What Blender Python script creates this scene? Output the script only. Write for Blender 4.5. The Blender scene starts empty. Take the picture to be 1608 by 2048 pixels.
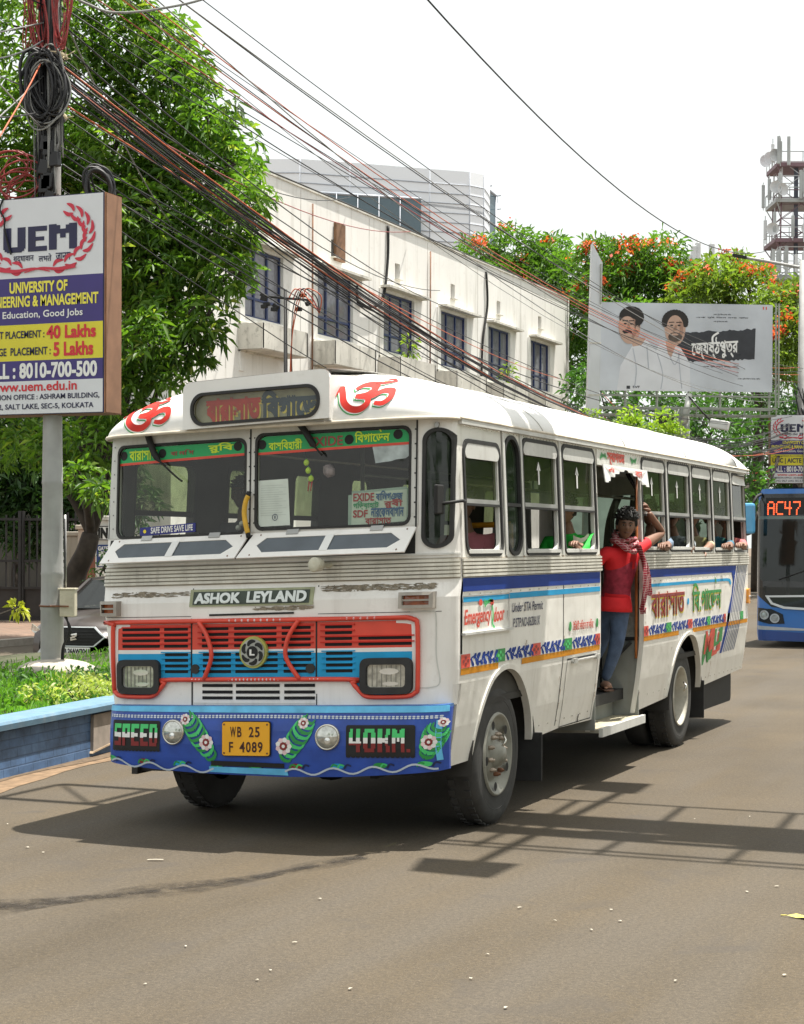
import bpy, bmesh, math, random
import numpy as np
from mathutils import Vector, Matrix
from mathutils.geometry import tessellate_polygon

random.seed(7)
RNG = np.random.default_rng(7)
V3 = lambda x, y, z: Vector((x, y, z))
SC = bpy.context.scene
COL = SC.collection
R_ = math.radians

# ------------------------------------------------------------------ camera
cam_data = bpy.data.cameras.new('camera')
cam = bpy.data.objects.new('camera', cam_data)
COL.objects.link(cam)
CAM = Vector((4.4035, -11.5232, 2.0612))
_yaw, _pit, _rol = 0.39517, -0.00628, 0.00352
_F = Vector((-math.sin(_yaw) * math.cos(_pit), math.cos(_yaw) * math.cos(_pit), math.sin(_pit)))
_R = Vector((math.cos(_yaw), math.sin(_yaw), 0))
_U = _R.cross(_F)
_R2 = _R * math.cos(_rol) + _U * math.sin(_rol)
_U2 = _U * math.cos(_rol) - _R * math.sin(_rol)
cam.matrix_world = Matrix(((_R2.x, _U2.x, -_F.x, CAM.x), (_R2.y, _U2.y, -_F.y, CAM.y),
                           (_R2.z, _U2.z, -_F.z, CAM.z), (0, 0, 0, 1)))
cam_data.sensor_fit = 'VERTICAL'
cam_data.sensor_height = 36.0
cam_data.lens = 3668.55 / 2048 * 36
cam_data.shift_x = 17.6 / 2048
cam_data.shift_y = 85.0 / 2048
cam_data.clip_end = 3000
SC.camera = cam

# ------------------------------------------------------------------ world, sun, exposure
SUN_DIR = Vector((0.15, 0.20, 1.0)).normalized()
world = bpy.data.worlds.new('World')
SC.world = world
world.use_nodes = True
wn = world.node_tree
bg = wn.nodes['Background']
sky = wn.nodes.new('ShaderNodeTexSky')
sky.sky_type = 'NISHITA'
sky.sun_disc = False
sky.sun_elevation = math.asin(SUN_DIR.z)
sky.sun_rotation = math.atan2(SUN_DIR.x, SUN_DIR.y)
sky.altitude = 0
sky.air_density = 1.0
sky.dust_density = 6.0
sky.ozone_density = 1.0
hz = wn.nodes.new('ShaderNodeMixRGB')            # thin white haze of a humid noon
hz.inputs[0].default_value = 0.72
hz.inputs[2].default_value = (10.6, 10.9, 10.5, 1)
wn.links.new(sky.outputs[0], hz.inputs[1])
wn.links.new(hz.outputs[0], bg.inputs[0])
bg.inputs[1].default_value = 0.068
sl = bpy.data.lights.new('sun', 'SUN')
sl.energy = 5.0
sl.angle = R_(0.55)
sl.color = (1.0, 0.95, 0.87)
so = bpy.data.objects.new('sun', sl)
COL.objects.link(so)
so.rotation_euler = (-SUN_DIR).to_track_quat('-Z', 'Y').to_euler()
so.location = (0, 0, 30)
SC.view_settings.view_transform = 'Standard'
SC.view_settings.look = 'None'
SC.view_settings.exposure = 0.93
SC.view_settings.gamma = 1.0
SC.render.engine = 'CYCLES'
SC.cycles.max_bounces = 8
SC.cycles.transparent_max_bounces = 16
SC.cycles.use_denoising = True

# ------------------------------------------------------------------ materials
def lin(c):
    return tuple((x / 12.92 if x <= 0.04045 else ((x + 0.055) / 1.055) ** 2.4) for x in (v / 255 for v in c))

MATS = {}
def mat(name, rgb, rough=0.55, var=0.12, scale=4.0, metal=0.0, bump=0.0, streak=0.0, dirt=0.0, spec=0.5, coat=0.0, dirtcol=(0.16, 0.13, 0.10), wave=0.0, sscale=(9, 9, .7)):
    """paint-like surface: base colour in linear values, broken up by noise, optional vertical grime streaks"""
    if name in MATS: return MATS[name]
    m = bpy.data.materials.new(name); m.use_nodes = True
    t = m.node_tree; N = t.nodes; L = t.links
    p = N['Principled BSDF']
    tc = N.new('ShaderNodeTexCoord')
    nz = N.new('ShaderNodeTexNoise'); nz.inputs['Scale'].default_value = scale; nz.inputs['Detail'].default_value = 6
    L.new(tc.outputs['Object'], nz.inputs['Vector'])
    mr = N.new('ShaderNodeMapRange'); mr.inputs[1].default_value = .3; mr.inputs[2].default_value = .7
    mr.inputs[3].default_value = 1 - var; mr.inputs[4].default_value = 1 + var
    L.new(nz.outputs[0], mr.inputs[0])
    mx = N.new('ShaderNodeMixRGB'); mx.blend_type = 'MULTIPLY'; mx.inputs[0].default_value = 1
    mx.inputs[1].default_value = (*rgb, 1)
    L.new(mr.outputs[0], mx.inputs[2])
    out = mx.outputs[0]
    if streak > 0:
        mp = N.new('ShaderNodeMapping'); mp.inputs['Scale'].default_value = sscale
        L.new(tc.outputs['Object'], mp.inputs[0])
        n2 = N.new('ShaderNodeTexNoise'); n2.inputs['Scale'].default_value = 1.0; n2.inputs['Detail'].default_value = 8; n2.inputs['Roughness'].default_value = .65
        L.new(mp.outputs[0], n2.inputs['Vector'])
        m2 = N.new('ShaderNodeMapRange'); m2.inputs[1].default_value = .52; m2.inputs[2].default_value = .78; m2.inputs[3].default_value = 0; m2.inputs[4].default_value = streak
        L.new(n2.outputs[0], m2.inputs[0])
        x2 = N.new('ShaderNodeMixRGB'); x2.inputs[2].default_value = (*dirtcol, 1)
        L.new(m2.outputs[0], x2.inputs[0]); L.new(out, x2.inputs[1]); out = x2.outputs[0]
    if dirt > 0:
        n3 = N.new('ShaderNodeTexNoise'); n3.inputs['Scale'].default_value = scale * 5; n3.inputs['Detail'].default_value = 10; n3.inputs['Roughness'].default_value = .7
        L.new(tc.outputs['Object'], n3.inputs['Vector'])
        m3 = N.new('ShaderNodeMapRange'); m3.inputs[1].default_value = .56; m3.inputs[2].default_value = .72; m3.inputs[3].default_value = 0; m3.inputs[4].default_value = dirt
        L.new(n3.outputs[0], m3.inputs[0])
        x3 = N.new('ShaderNodeMixRGB'); x3.inputs[2].default_value = (*dirtcol, 1)
        L.new(m3.outputs[0], x3.inputs[0]); L.new(out, x3.inputs[1]); out = x3.outputs[0]
    L.new(out, p.inputs['Base Color'])
    p.inputs['Roughness'].default_value = rough
    p.inputs['Metallic'].default_value = metal
    p.inputs['Specular IOR Level'].default_value = spec
    p.inputs['Coat Weight'].default_value = coat
    if bump > 0:
        b = N.new('ShaderNodeBump'); b.inputs['Strength'].default_value = bump; b.inputs['Distance'].default_value = .01
        nb = N.new('ShaderNodeTexNoise'); nb.inputs['Scale'].default_value = scale * 12; nb.inputs['Detail'].default_value = 6
        L.new(tc.outputs['Object'], nb.inputs['Vector']); L.new(nb.outputs[0], b.inputs['Height'])
        L.new(b.outputs[0], p.inputs['Normal'])
    if wave > 0:
        b = N.new('ShaderNodeBump'); b.inputs['Strength'].default_value = wave; b.inputs['Distance'].default_value = .05
        nb = N.new('ShaderNodeTexNoise'); nb.inputs['Scale'].default_value = 2.2; nb.inputs['Detail'].default_value = 2
        L.new(tc.outputs['Object'], nb.inputs['Vector']); L.new(nb.outputs[0], b.inputs['Height']); L.new(b.outputs[0], p.inputs['Normal'])
    MATS[name] = m
    return m

def glass(name, tint, trans, rough=0.05, body=(.02, .025, .02), dust=0.0):
    """window pane: part clear, part glossy, part dusty body colour"""
    if name in MATS: return MATS[name]
    m = bpy.data.materials.new(name); m.use_nodes = True
    N = m.node_tree.nodes; L = m.node_tree.links
    N.remove(N['Principled BSDF'])
    o = N['Material Output']
    tr = N.new('ShaderNodeBsdfTransparent'); tr.inputs[0].default_value = (*tint, 1)
    df = N.new('ShaderNodeBsdfDiffuse'); df.inputs[0].default_value = (*body, 1)
    gl = N.new('ShaderNodeBsdfGlossy'); gl.inputs[1].default_value = rough
    lw = N.new('ShaderNodeLayerWeight'); lw.inputs[0].default_value = .5; pw = N.new('ShaderNodeMath'); pw.operation = 'POWER'; pw.inputs[1].default_value = 4.0; L.new(lw.outputs['Facing'], pw.inputs[0]); fr = N.new('ShaderNodeMath'); fr.operation = 'MULTIPLY_ADD'; fr.inputs[1].default_value = .5; fr.inputs[2].default_value = .05; L.new(pw.outputs[0], fr.inputs[0])
    nz = N.new('ShaderNodeTexNoise'); nz.inputs['Scale'].default_value = 6; nz.inputs['Detail'].default_value = 8
    tc = N.new('ShaderNodeTexCoord'); L.new(tc.outputs['Object'], nz.inputs['Vector'])
    mr = N.new('ShaderNodeMapRange'); mr.inputs[1].default_value = .35; mr.inputs[2].default_value = .75
    mr.inputs[3].default_value = max(0, 1 - trans - dust); mr.inputs[4].default_value = min(1, 1 - trans + dust)
    L.new(nz.outputs[0], mr.inputs[0])
    a = N.new('ShaderNodeMixShader'); L.new(mr.outputs[0], a.inputs[0])
    L.new(tr.outputs[0], a.inputs[1]); L.new(df.outputs[0], a.inputs[2])
    b = N.new('ShaderNodeMixShader'); L.new(fr.outputs[0], b.inputs[0])
    L.new(a.outputs[0], b.inputs[1]); L.new(gl.outputs[0], b.inputs[2])
    L.new(b.outputs[0], o.inputs[0])
    MATS[name] = m
    return m

def leafmat(name, c0, c1, trans=.35, rough=.5, c2=None):
    if name in MATS: return MATS[name]
    m = bpy.data.materials.new(name); m.use_nodes = True
    N = m.node_tree.nodes; L = m.node_tree.links
    p = N['Principled BSDF']; o = N['Material Output']
    g = N.new('ShaderNodeNewGeometry')
    cr = N.new('ShaderNodeValToRGB'); e = cr.color_ramp.elements
    e[0].color = (*c0, 1); e[1].color = (*c1, 1)
    if c2 is not None:
        x = e.new(.93); x.color = (*c1, 1); e[-1].color = (*c2, 1)
    L.new(g.outputs['Random Per Island'], cr.inputs[0])
    nz = N.new('ShaderNodeTexNoise'); nz.inputs['Scale'].default_value = .55; nz.inputs['Detail'].default_value = 3
    tc = N.new('ShaderNodeTexCoord'); L.new(tc.outputs['Object'], nz.inputs['Vector'])
    mr = N.new('ShaderNodeMapRange'); mr.inputs[1].default_value = .35; mr.inputs[2].default_value = .65; mr.inputs[3].default_value = .65; mr.inputs[4].default_value = 1.3
    L.new(nz.outputs[0], mr.inputs[0])
    mx = N.new('ShaderNodeMixRGB'); mx.blend_type = 'MULTIPLY'; mx.inputs[0].default_value = 1
    L.new(cr.outputs[0], mx.inputs[1]); L.new(mr.outputs[0], mx.inputs[2])
    L.new(mx.outputs[0], p.inputs['Base Color']); p.inputs['Roughness'].default_value = rough
    tl = N.new('ShaderNodeBsdfTranslucent')
    tm = N.new('ShaderNodeMixRGB'); tm.blend_type = 'MULTIPLY'; tm.inputs[0].default_value = 1; tm.inputs[2].default_value = (1.5, 1.6, .7, 1)
    L.new(mx.outputs[0], tm.inputs[1]); L.new(tm.outputs[0], tl.inputs[0])
    ms = N.new('ShaderNodeMixShader'); ms.inputs[0].default_value = trans
    L.new(p.outputs[0], ms.inputs[1]); L.new(tl.outputs[0], ms.inputs[2]); L.new(ms.outputs[0], o.inputs[0])
    MATS[name] = m
    return m

# ------------------------------------------------------------------ mesh collecting helper
def ident(u, v, w): return (u, v, w)
def plane(o, ud, vd):
    o = Vector(o); ud = Vector(ud).normalized(); vd = Vector(vd).normalized(); nd = ud.cross(vd)
    return lambda u, v, w: tuple(o + ud * u + vd * v + nd * w)

def rr(u0, v0, u1, v1, r, n=5):
    r = min(r, (u1 - u0) / 2 - 1e-4, (v1 - v0) / 2 - 1e-4); P = []
    for cx, cy, a in ((u1 - r, v0 + r, -90), (u1 - r, v1 - r, 0), (u0 + r, v1 - r, 90), (u0 + r, v0 + r, 180)):
        for k in range(n + 1):
            t = R_(a + 90 * k / n); P.append((cx + r * math.cos(t), cy + r * math.sin(t)))
    return P
def rect(u0, v0, u1, v1): return [(u0, v0), (u1, v0), (u1, v1), (u0, v1)]
def ell(cu, cv, ru, rv, n=20, a0=0): return [(cu + ru * math.cos(a0 + 2 * math.pi * k / n), cv + rv * math.sin(a0 + 2 * math.pi * k / n)) for k in range(n)]
def grow(P, d):
    """offset a convex-ish closed loop outwards from its centre by about d"""
    cu = sum(p[0] for p in P) / len(P); cv = sum(p[1] for p in P) / len(P)
    hu = max(abs(p[0] - cu) for p in P); hv = max(abs(p[1] - cv) for p in P)
    return [(cu + (p[0] - cu) * (hu + d) / hu, cv + (p[1] - cv) * (hv + d) / hv) for p in P]
def ribbon(P, w):
    """closed 2-D outline of a stroke along P with half-widths w (number or list)"""
    n = len(P)
    if not hasattr(w, '__len__'): w = [w] * n
    A, B = [], []
    for i in range(n):
        a = P[max(0, i - 1)]; b = P[min(n - 1, i + 1)]
        dx, dy = b[0] - a[0], b[1] - a[1]; l = math.hypot(dx, dy) or 1
        A.append((P[i][0] - dy / l * w[i], P[i][1] + dx / l * w[i])); B.append((P[i][0] + dy / l * w[i], P[i][1] - dx / l * w[i]))
    return A, B
def smooth(P, k=6):
    """Catmull-Rom through points"""
    out = []; n = len(P)
    for i in range(n - 1):
        p0 = P[max(0, i - 1)]; p1 = P[i]; p2 = P[i + 1]; p3 = P[min(n - 1, i + 2)]
        for j in range(k):
            t = j / k
            out.append(tuple(.5 * (2 * b + (c - a) * t + (2 * a - 5 * b + 4 * c - d) * t * t + (-a + 3 * b - 3 * c + d) * t ** 3) for a, b, c, d in zip(p0, p1, p2, p3)))
    out.append(tuple(P[-1]))
    return out

TXT = {}
BLOCK = {'S': [(0, .80, 1, 1), (0, .60, .36, .80), (0, .40, 1, .60), (.64, .2, 1, .40), (0, 0, 1, .2)], 'P': [(0, 0, .38, 1), (.38, .80, 1, 1), (.66, .55, 1, .80), (.38, .38, 1, .55)], 'E': [(0, 0, .40, 1), (.4, .80, 1, 1), (.4, .42, .85, .58), (.4, 0, 1, .2)],
         'D': [(0, 0, .38, 1), (.38, .84, .9, 1), (.38, 0, .9, .16), (.66, .16, 1, .84)], '4': [(0, .30, .30, .86), (.08, .86, .30, 1), (.30, .30, .58, .46), (.58, 0, .90, 1), (.90, .30, 1, .46)], '0': [(0, .16, .36, .84), (.64, .16, 1, .84), (.10, .84, .90, 1), (.10, 0, .90, .16)],
         'K': [(0, 0, .38, 1), (.38, .42, .60, .60), (.60, .52, .84, .74), (.68, .74, 1, 1), (.60, .28, .84, .50), (.68, 0, 1, .28)], 'M': [(0, 0, .28, 1), (.72, 0, 1, 1), (.28, .62, .40, .95), (.60, .62, .72, .95), (.40, .45, .60, .80)], '.': [(0, 0, .30, .14)],
         'U': [(0, .14, .36, 1), (.64, .14, 1, 1), (.06, .05, .94, .14), (.16, 0, .84, .05), (.36, .14, .64, .22)]}
def text_mesh(s, bold, shear=0.0):
    k = (s, bold, shear)
    if k not in TXT:
        c = bpy.data.curves.new('writing', 'FONT'); c.body = s; c.offset = bold; c.shear = shear; c.resolution_u = 3
        o = bpy.data.objects.new('writing', c); COL.objects.link(o)
        me = o.to_mesh()
        V = [(v.co.x, v.co.y) for v in me.vertices]; F = [tuple(p.vertices) for p in me.polygons]
        o.to_mesh_clear()
        bpy.data.objects.remove(o); bpy.data.curves.remove(c)
        TXT[k] = (V, F)
    return TXT[k]

class MB:
    def __init__(s): s.v = []; s.f = []; s.m = []; s.sm = []; s.mats = []
    def mi(s, m):
        if m not in s.mats: s.mats.append(m)
        return s.mats.index(m)
    def add(s, V, F, m, smooth=False):
        b = len(s.v); k = s.mi(m)
        s.v.extend(tuple(p) for p in V)
        for f in F:
            s.f.append(tuple(i + b for i in f)); s.m.append(k); s.sm.append(smooth)
    def box(s, c, d, m, rot=None, ch=0.0):
        x, y, z = (t / 2 for t in d); c = Vector(c)
        if ch <= 0:
            V = [Vector((a, b, e)) for a in (-x, x) for b in (-y, y) for e in (-z, z)]
            F = [(0, 1, 3, 2), (4, 6, 7, 5), (0, 4, 5, 1), (2, 3, 7, 6), (0, 2, 6, 4), (1, 5, 7, 3)]
        else:
            bm = bmesh.new(); bmesh.ops.create_cube(bm, size=1)
            for v in bm.verts: v.co = Vector((v.co.x * 2 * x, v.co.y * 2 * y, v.co.z * 2 * z))
            bmesh.ops.bevel(bm, geom=bm.edges[:], offset=ch, segments=2, affect='EDGES', profile=.5)
            bm.verts.index_update(); V = [v.co.copy() for v in bm.verts]; F = [tuple(q.index for q in f.verts) for f in bm.faces]; bm.free()
        if rot is not None: V = [rot @ v for v in V]
        s.add([c + v for v in V], F, m)
    def bx(s, x0, x1, y0, y1, z0, z1, m, ch=0.0):
        s.box(((x0 + x1) / 2, (y0 + y1) / 2, (z0 + z1) / 2), (abs(x1 - x0), abs(y1 - y0), abs(z1 - z0)), m, None, ch)
    def tube(s, P, r, m, n=8, closed=False, cap=True):
        P = [Vector(p) for p in P]; k = len(P)
        if not hasattr(r, '__len__'): r = [r] * k
        V = []; F = []; up = None
        for i in range(k):
            a = P[i - 1] if (i > 0 or closed) else P[0]; b = P[(i + 1) % k] if (i < k - 1 or closed) else P[-1]
            t = (b - a)
            if t.length < 1e-9: t = Vector((0, 0, 1))
            t.normalize()
            if up is None:
                up = Vector((0, 0, 1)) if abs(t.z) < .9 else Vector((1, 0, 0))
            x = t.cross(up)
            if x.length < 1e-5: x = t.cross(Vector((0.3, 1, 0.1)))
            x.normalize(); y = x.cross(t).normalized(); up = y
            for j in range(n):
                an = 2 * math.pi * j / n; V.append(P[i] + (x * math.cos(an) + y * math.sin(an)) * r[i])
        for i in range(k if closed else k - 1):
            for j in range(n):
                a = i * n + j; b = i * n + (j + 1) % n; c = ((i + 1) % k) * n + (j + 1) % n; d = ((i + 1) % k) * n + j
                F.append((a, b, c, d))
        if cap and not closed:
            F.append(tuple(range(n))[::-1]); F.append(tuple((k - 1) * n + j for j in range(n)))
        s.add(V, F, m, True)
    def bar(s, a, b, w, m, d=None):
        """square-section bar from a to b"""
        a = Vector(a); b = Vector(b); t = b - a; q = t.to_track_quat('Z', 'Y').to_matrix()
        s.box((a + b) / 2, (w, d or w, t.length), m, q)
    def lathe(s, prof, o, axis, m, n=24, mats=None):
        """profile of (radius, height) turned about axis from o; mats: one material per ring of faces"""
        o = Vector(o); q = Vector(axis).to_track_quat('Z', 'Y').to_matrix(); k = len(prof)
        V = [o + q @ Vector((r * math.cos(2 * math.pi * j / n), r * math.sin(2 * math.pi * j / n), h)) for r, h in prof for j in range(n)]
        for i in range(k - 1):
            F = [(i * n + j, i * n + (j + 1) % n, (i + 1) * n + (j + 1) % n, (i + 1) * n + j) for j in range(n)]
            if i == 0: b = len(s.v); s.v.extend(tuple(p) for p in V)
            mm = s.mi(mats[i] if mats else m)
            for f in F: s.f.append(tuple(x + b for x in f)); s.m.append(mm); s.sm.append(True)
    def sphere(s, c, r, m, nu=16, nv=10, rot=None, fn=None):
        if not hasattr(r, '__len__'): r = (r, r, r)
        V = []; F = []; c = Vector(c)
        for i in range(nv + 1):
            th = math.pi * i / nv
            for j in range(nu):
                ph = 2 * math.pi * j / nu
                d = Vector((math.sin(th) * math.cos(ph), math.sin(th) * math.sin(ph), math.cos(th)))
                p = Vector((d.x * r[0], d.y * r[1], d.z * r[2]))
                if fn: p = fn(d, p)
                if rot is not None: p = rot @ p
                V.append(c + p)
        for i in range(nv):
            for j in range(nu):
                F.append((i * nu + j, (i + 1) * nu + j, (i + 1) * nu + (j + 1) % nu, i * nu + (j + 1) % nu))
        s.add(V, F, m, True)
    def grid(s, fn, us, vs, m, smooth=True, closed_u=False):
        nu, nv = len(us), len(vs)
        V = [fn(u, v) for u in us for v in vs]
        F = [(i * nv + j, ((i + 1) % nu) * nv + j, ((i + 1) % nu) * nv + j + 1, i * nv + j + 1) for i in range(nu if closed_u else nu - 1) for j in range(nv - 1)]
        s.add(V, F, m, smooth)
    def _bm(s, bm, m, mapper, cu, cv, smooth=False):
        for c in cu:
            bmesh.ops.bisect_plane(bm, geom=bm.verts[:] + bm.edges[:] + bm.faces[:], dist=1e-5, plane_co=(c, 0, 0), plane_no=(1, 0, 0))
        for c in cv:
            bmesh.ops.bisect_plane(bm, geom=bm.verts[:] + bm.edges[:] + bm.faces[:], dist=1e-5, plane_co=(0, c, 0), plane_no=(0, 1, 0))
        bm.verts.index_update()
        s.add([mapper(*v.co) for v in bm.verts], [tuple(q.index for q in f.verts) for f in bm.faces], m, smooth)
        bm.free()
    def shape(s, loops, m, w0, w1, mapper=ident, cu=(), cv=()):
        """filled outline (first loop) with holes (other loops), a slab from w0 to w1, laid on a surface by mapper"""
        if loops and not hasattr(loops[0][0], '__len__'): loops = [loops]
        L = [[Vector((p[0], p[1], 0)) for p in l] for l in loops]
        T = tessellate_polygon(L); P = [p for l in L for p in l]
        bm = bmesh.new()
        A = [bm.verts.new((p.x, p.y, w1)) for p in P]
        B = [bm.verts.new((p.x, p.y, w0)) for p in P] if w0 != w1 else None
        for t in T:
            try: bm.faces.new([A[i] for i in t])
            except ValueError: pass
            if B:
                try: bm.faces.new([B[i] for i in reversed(t)])
                except ValueError: pass
        if B:
            k = 0
            for l in L:
                n = len(l)
                for i in range(n):
                    try: bm.faces.new([A[k + i], A[k + (i + 1) % n], B[k + (i + 1) % n], B[k + i]])
                    except ValueError: pass
                k += n
        bmesh.ops.recalc_face_normals(bm, faces=bm.faces[:])
        s._bm(bm, m, mapper, cu, cv)
    def stroke(s, P, w, m, w0, w1, mapper=ident, cu=(), cv=()):
        """flat painted stroke as a strip of quads"""
        A, B = ribbon(P, w); bm = bmesh.new()
        a = [bm.verts.new((p[0], p[1], w1)) for p in A]; b = [bm.verts.new((p[0], p[1], w1)) for p in B]
        for i in range(len(P) - 1): bm.faces.new((a[i], b[i], b[i + 1], a[i + 1]))
        s._bm(bm, m, mapper, cu, cv)
    def text(s, txt, box, m, w, mapper=ident, bold=0.0, cu=(), shear=0.0, rise=0.0):
        """lettering fitted into box (u0,v0,u1,v1); rise lifts the right end; heavy or Bengali strokes are thickened by shifted copies"""
        indic = any(ord(c) > 0x8ff for c in txt)
        V, F = text_mesh(txt, 0 if indic else min(bold, .010), shear)
        if not V: return
        x0 = min(p[0] for p in V); x1 = max(p[0] for p in V); y0 = min(p[1] for p in V); y1 = max(p[1] for p in V)
        t = bold if indic else max(0, bold - .010)
        du = t / (x1 - x0) * (box[2] - box[0]); dv = t / (y1 - y0) * (box[3] - box[1])
        offs = [(0, 0)] if t < .004 else [(-du, -dv), (du, dv), (-du, dv), (du, -dv), (0, 0)]
        sg = 1 if w >= 0 else 1
        for k, (ou, ov) in enumerate(offs):
            bm = bmesh.new(); vs = []
            for x, y in V:
                a = (x - x0) / (x1 - x0); b = (y - y0) / (y1 - y0)
                vs.append(bm.verts.new((box[0] + (box[2] - box[0]) * a + ou, box[1] + (box[3] - box[1]) * b + ov + rise * a, w + .00025 * k)))
            for f in F:
                try: bm.faces.new([vs[i] for i in f])
                except ValueError: pass
            s._bm(bm, m, mapper, cu, ())
    def blocks(s, txt, box, bands, w, mapper, cu=(), th=.27, gap=.14):
        """heavy square sign-writer's letters built of bars; bands: (lo, hi, material) from foot to head"""
        n = len(txt); cw = (box[2] - box[0]) / (n - gap); H = box[3] - box[1]
        for i, ch in enumerate(txt):
            for (a, b_, c, d) in BLOCK[ch]:
                for lo, hi, m in bands:
                    z0, z1 = max(b_, lo), min(d, hi)
                    if z1 - z0 < .002: continue
                    u0 = box[0] + cw * (i + a * (1 - gap)); u1 = box[0] + cw * (i + c * (1 - gap))
                    s.shape([(u0, box[1] + H * z0), (u1, box[1] + H * z0), (u1, box[1] + H * z1), (u0, box[1] + H * z1)], m, w, w, mapper, cu)
    def build(s, name, parent=None, xf=None, origin=None):
        me = bpy.data.meshes.new(name)
        V = s.v if xf is None else [xf(p) for p in s.v]
        if origin is not None: V = [(p[0] - origin[0], p[1] - origin[1], p[2] - origin[2]) for p in V]
        me.from_pydata(V, [], s.f)
        for m in s.mats: me.materials.append(m)
        me.polygons.foreach_set('material_index', s.m); me.polygons.foreach_set('use_smooth', s.sm)
        me.update()
        o = bpy.data.objects.new(name, me); COL.objects.link(o)
        if origin is not None: o.location = origin
        if parent is not None: o.parent = parent
        return o

def tag(o, label=None, cat=None, group=None, kind=None):
    if label: o['label'] = label
    if cat: o['category'] = cat
    if group: o['group'] = group
    if kind: o['kind'] = kind
    return o
def empty(name, loc, label=None, cat=None, group=None, rz=0):
    o = bpy.data.objects.new(name, None); COL.objects.link(o); o.location = loc; o.rotation_euler.z = rz
    o.empty_display_size = .2
    return tag(o, label, cat, group)
def under(root, mb, name):
    """part whose mesh was written in world coordinates"""
    return mb.build(name, root, lambda p: (p[0] - root.location.x, p[1] - root.location.y, p[2] - root.location.z))
def sub(part, mb, name):
    """sub-part of a part, mesh in the same coordinates as its part's own mesh"""
    root = part.parent
    return mb.build(name, part, lambda p: (p[0] - root.location.x, p[1] - root.location.y, p[2] - root.location.z))

def leaf_mesh(name, C, D, length, width, m, mats=None, parent=None, droop=.25, loc=(0, 0, 0), extra=None):
    """many leaves: C (n,3) bases, D (n,3) unit directions; each leaf is a creased diamond of two triangles"""
    n = len(C)
    sz = .5 + 1.0 * RNG.random(n); ln = length * sz; wd = width * (.35 + .65 * sz) * (.8 + .4 * RNG.random(n))
    up = RNG.normal(size=(n, 3)) * .6 + np.array([0, 0, 1.0])
    sd = np.cross(D, up); sd /= np.linalg.norm(sd, axis=1)[:, None] + 1e-9
    nm = np.cross(sd, D)
    mid = C + D * (ln * .55)[:, None]; tip = C + D * ln[:, None] - np.array([0, 0, 1.0]) * (droop * ln)[:, None]
    V = np.empty((n, 4, 3)); V[:, 0] = C; V[:, 1] = mid + sd * wd[:, None] / 2 + nm * (wd * .18)[:, None]
    V[:, 2] = tip; V[:, 3] = mid - sd * wd[:, None] / 2 + nm * (wd * .18)[:, None]
    V = V.reshape(-1, 3) - np.array(loc)
    me = bpy.data.meshes.new(name)
    me.vertices.add(4 * n); me.vertices.foreach_set('co', V.astype(np.float32).ravel())
    b = np.arange(n) * 4
    tri = np.stack([b, b + 1, b + 2, b, b + 2, b + 3], 1).ravel()
    me.loops.add(6 * n); me.loops.foreach_set('vertex_index', tri.astype(np.int32))
    me.polygons.add(2 * n); me.polygons.foreach_set('loop_start', (np.arange(2 * n) * 3).astype(np.int32))
    me.polygons.foreach_set('loop_total', np.full(2 * n, 3, np.int32))
    me.materials.append(m)
    me.update(calc_edges=True); me.validate()
    o = bpy.data.objects.new(name, me); COL.objects.link(o); o.location = loc
    if parent is not None: o.parent = parent; o.location = (0, 0, 0)
    return o

# ------------------------------------------------------------------ the white bus
HW = 1.41; KS = 0.035
def lerp(t, z):
    if z <= t[0][0]: return t[0][1]
    for (a, p), (b, q) in zip(t, t[1:]):
        if z <= b: return p + (q - p) * (z - a) / (b - a)
    return t[-1][1]
XS = [(.42, -.10), (.8, -.04), (1.1, -.005), (1.2, 0), (1.80, 0), (1.95, -.008), (2.9, -.05)]
XL = [(.4, -.2), (.95, -.10), (1.3, -.05), (1.8, 0), (1.95, -.01), (2.9, -.055)]
Y0 = [(.4, 0), (1.70, 0), (1.8, .03), (1.95, .03), (2.9, .05)]
def hws(x, z): return HW + (lerp(XS, z) if x > -HW else lerp(XL, z))
def corner(s, r=.16, d=.13):
    t = max(0, (min(1, s) - 1 + r) / r)
    return .10 * s * s + d * (1 - math.sqrt(max(0, 1 - t * t)))
def yfront(x, z):
    s = min(1, abs(x + HW) / hws(x, z)); return lerp(Y0, z) + corner(s)
def FR(x, z, w):                                  # front face of the body
    h = hws(x, z); x = max(-HW - h, min(-HW + h, x))
    return (x, yfront(x, z) - w, z)
def NS(y, z, w):                                  # near side wall
    x = lerp(XS, z) + w; e = max(0, y - 9.72)
    if e > 0: x -= .28 * (1 - math.sqrt(max(0, 1 - min(1, e / .3) ** 2)))
    return (x, y, z)
def FS(y, z, w): return (-2 * HW - lerp(XL, z) - w, y, z)
def BUMP(x, z, w):
    s = min(1, abs(x + 1.345) / 1.335); return (x, -.075 + corner(s) - w - .03 * math.sin(max(0, min(1, (z - .48) / .48)) * math.pi), z)
def lean(p): return (p[0], p[1], p[2] + KS * p[0])
CUX = [-2.8, -2.77, -2.73, -2.68, -2.63, -2.58, -2.5, -2.4, -2.3, -2.2, -2.1, -2, -1.9, -1.8, -1.7, -1.6, -1.5, -1.4, -1.3, -1.2, -1.1, -1, -.9, -.8, -.7, -.6, -.5, -.4, -.32, -.26, -.225, -.19, -.155, -.12, -.09, -.065, -.045, -.03, -.015, -.006]
CUZ = [.6, .8, .95, 1.1, 1.2, 1.7, 1.8, 1.95, 2.2, 2.5]
CUY = [9.72, 9.78, 9.83, 9.88, 9.92, 9.96, 9.99]

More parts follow.
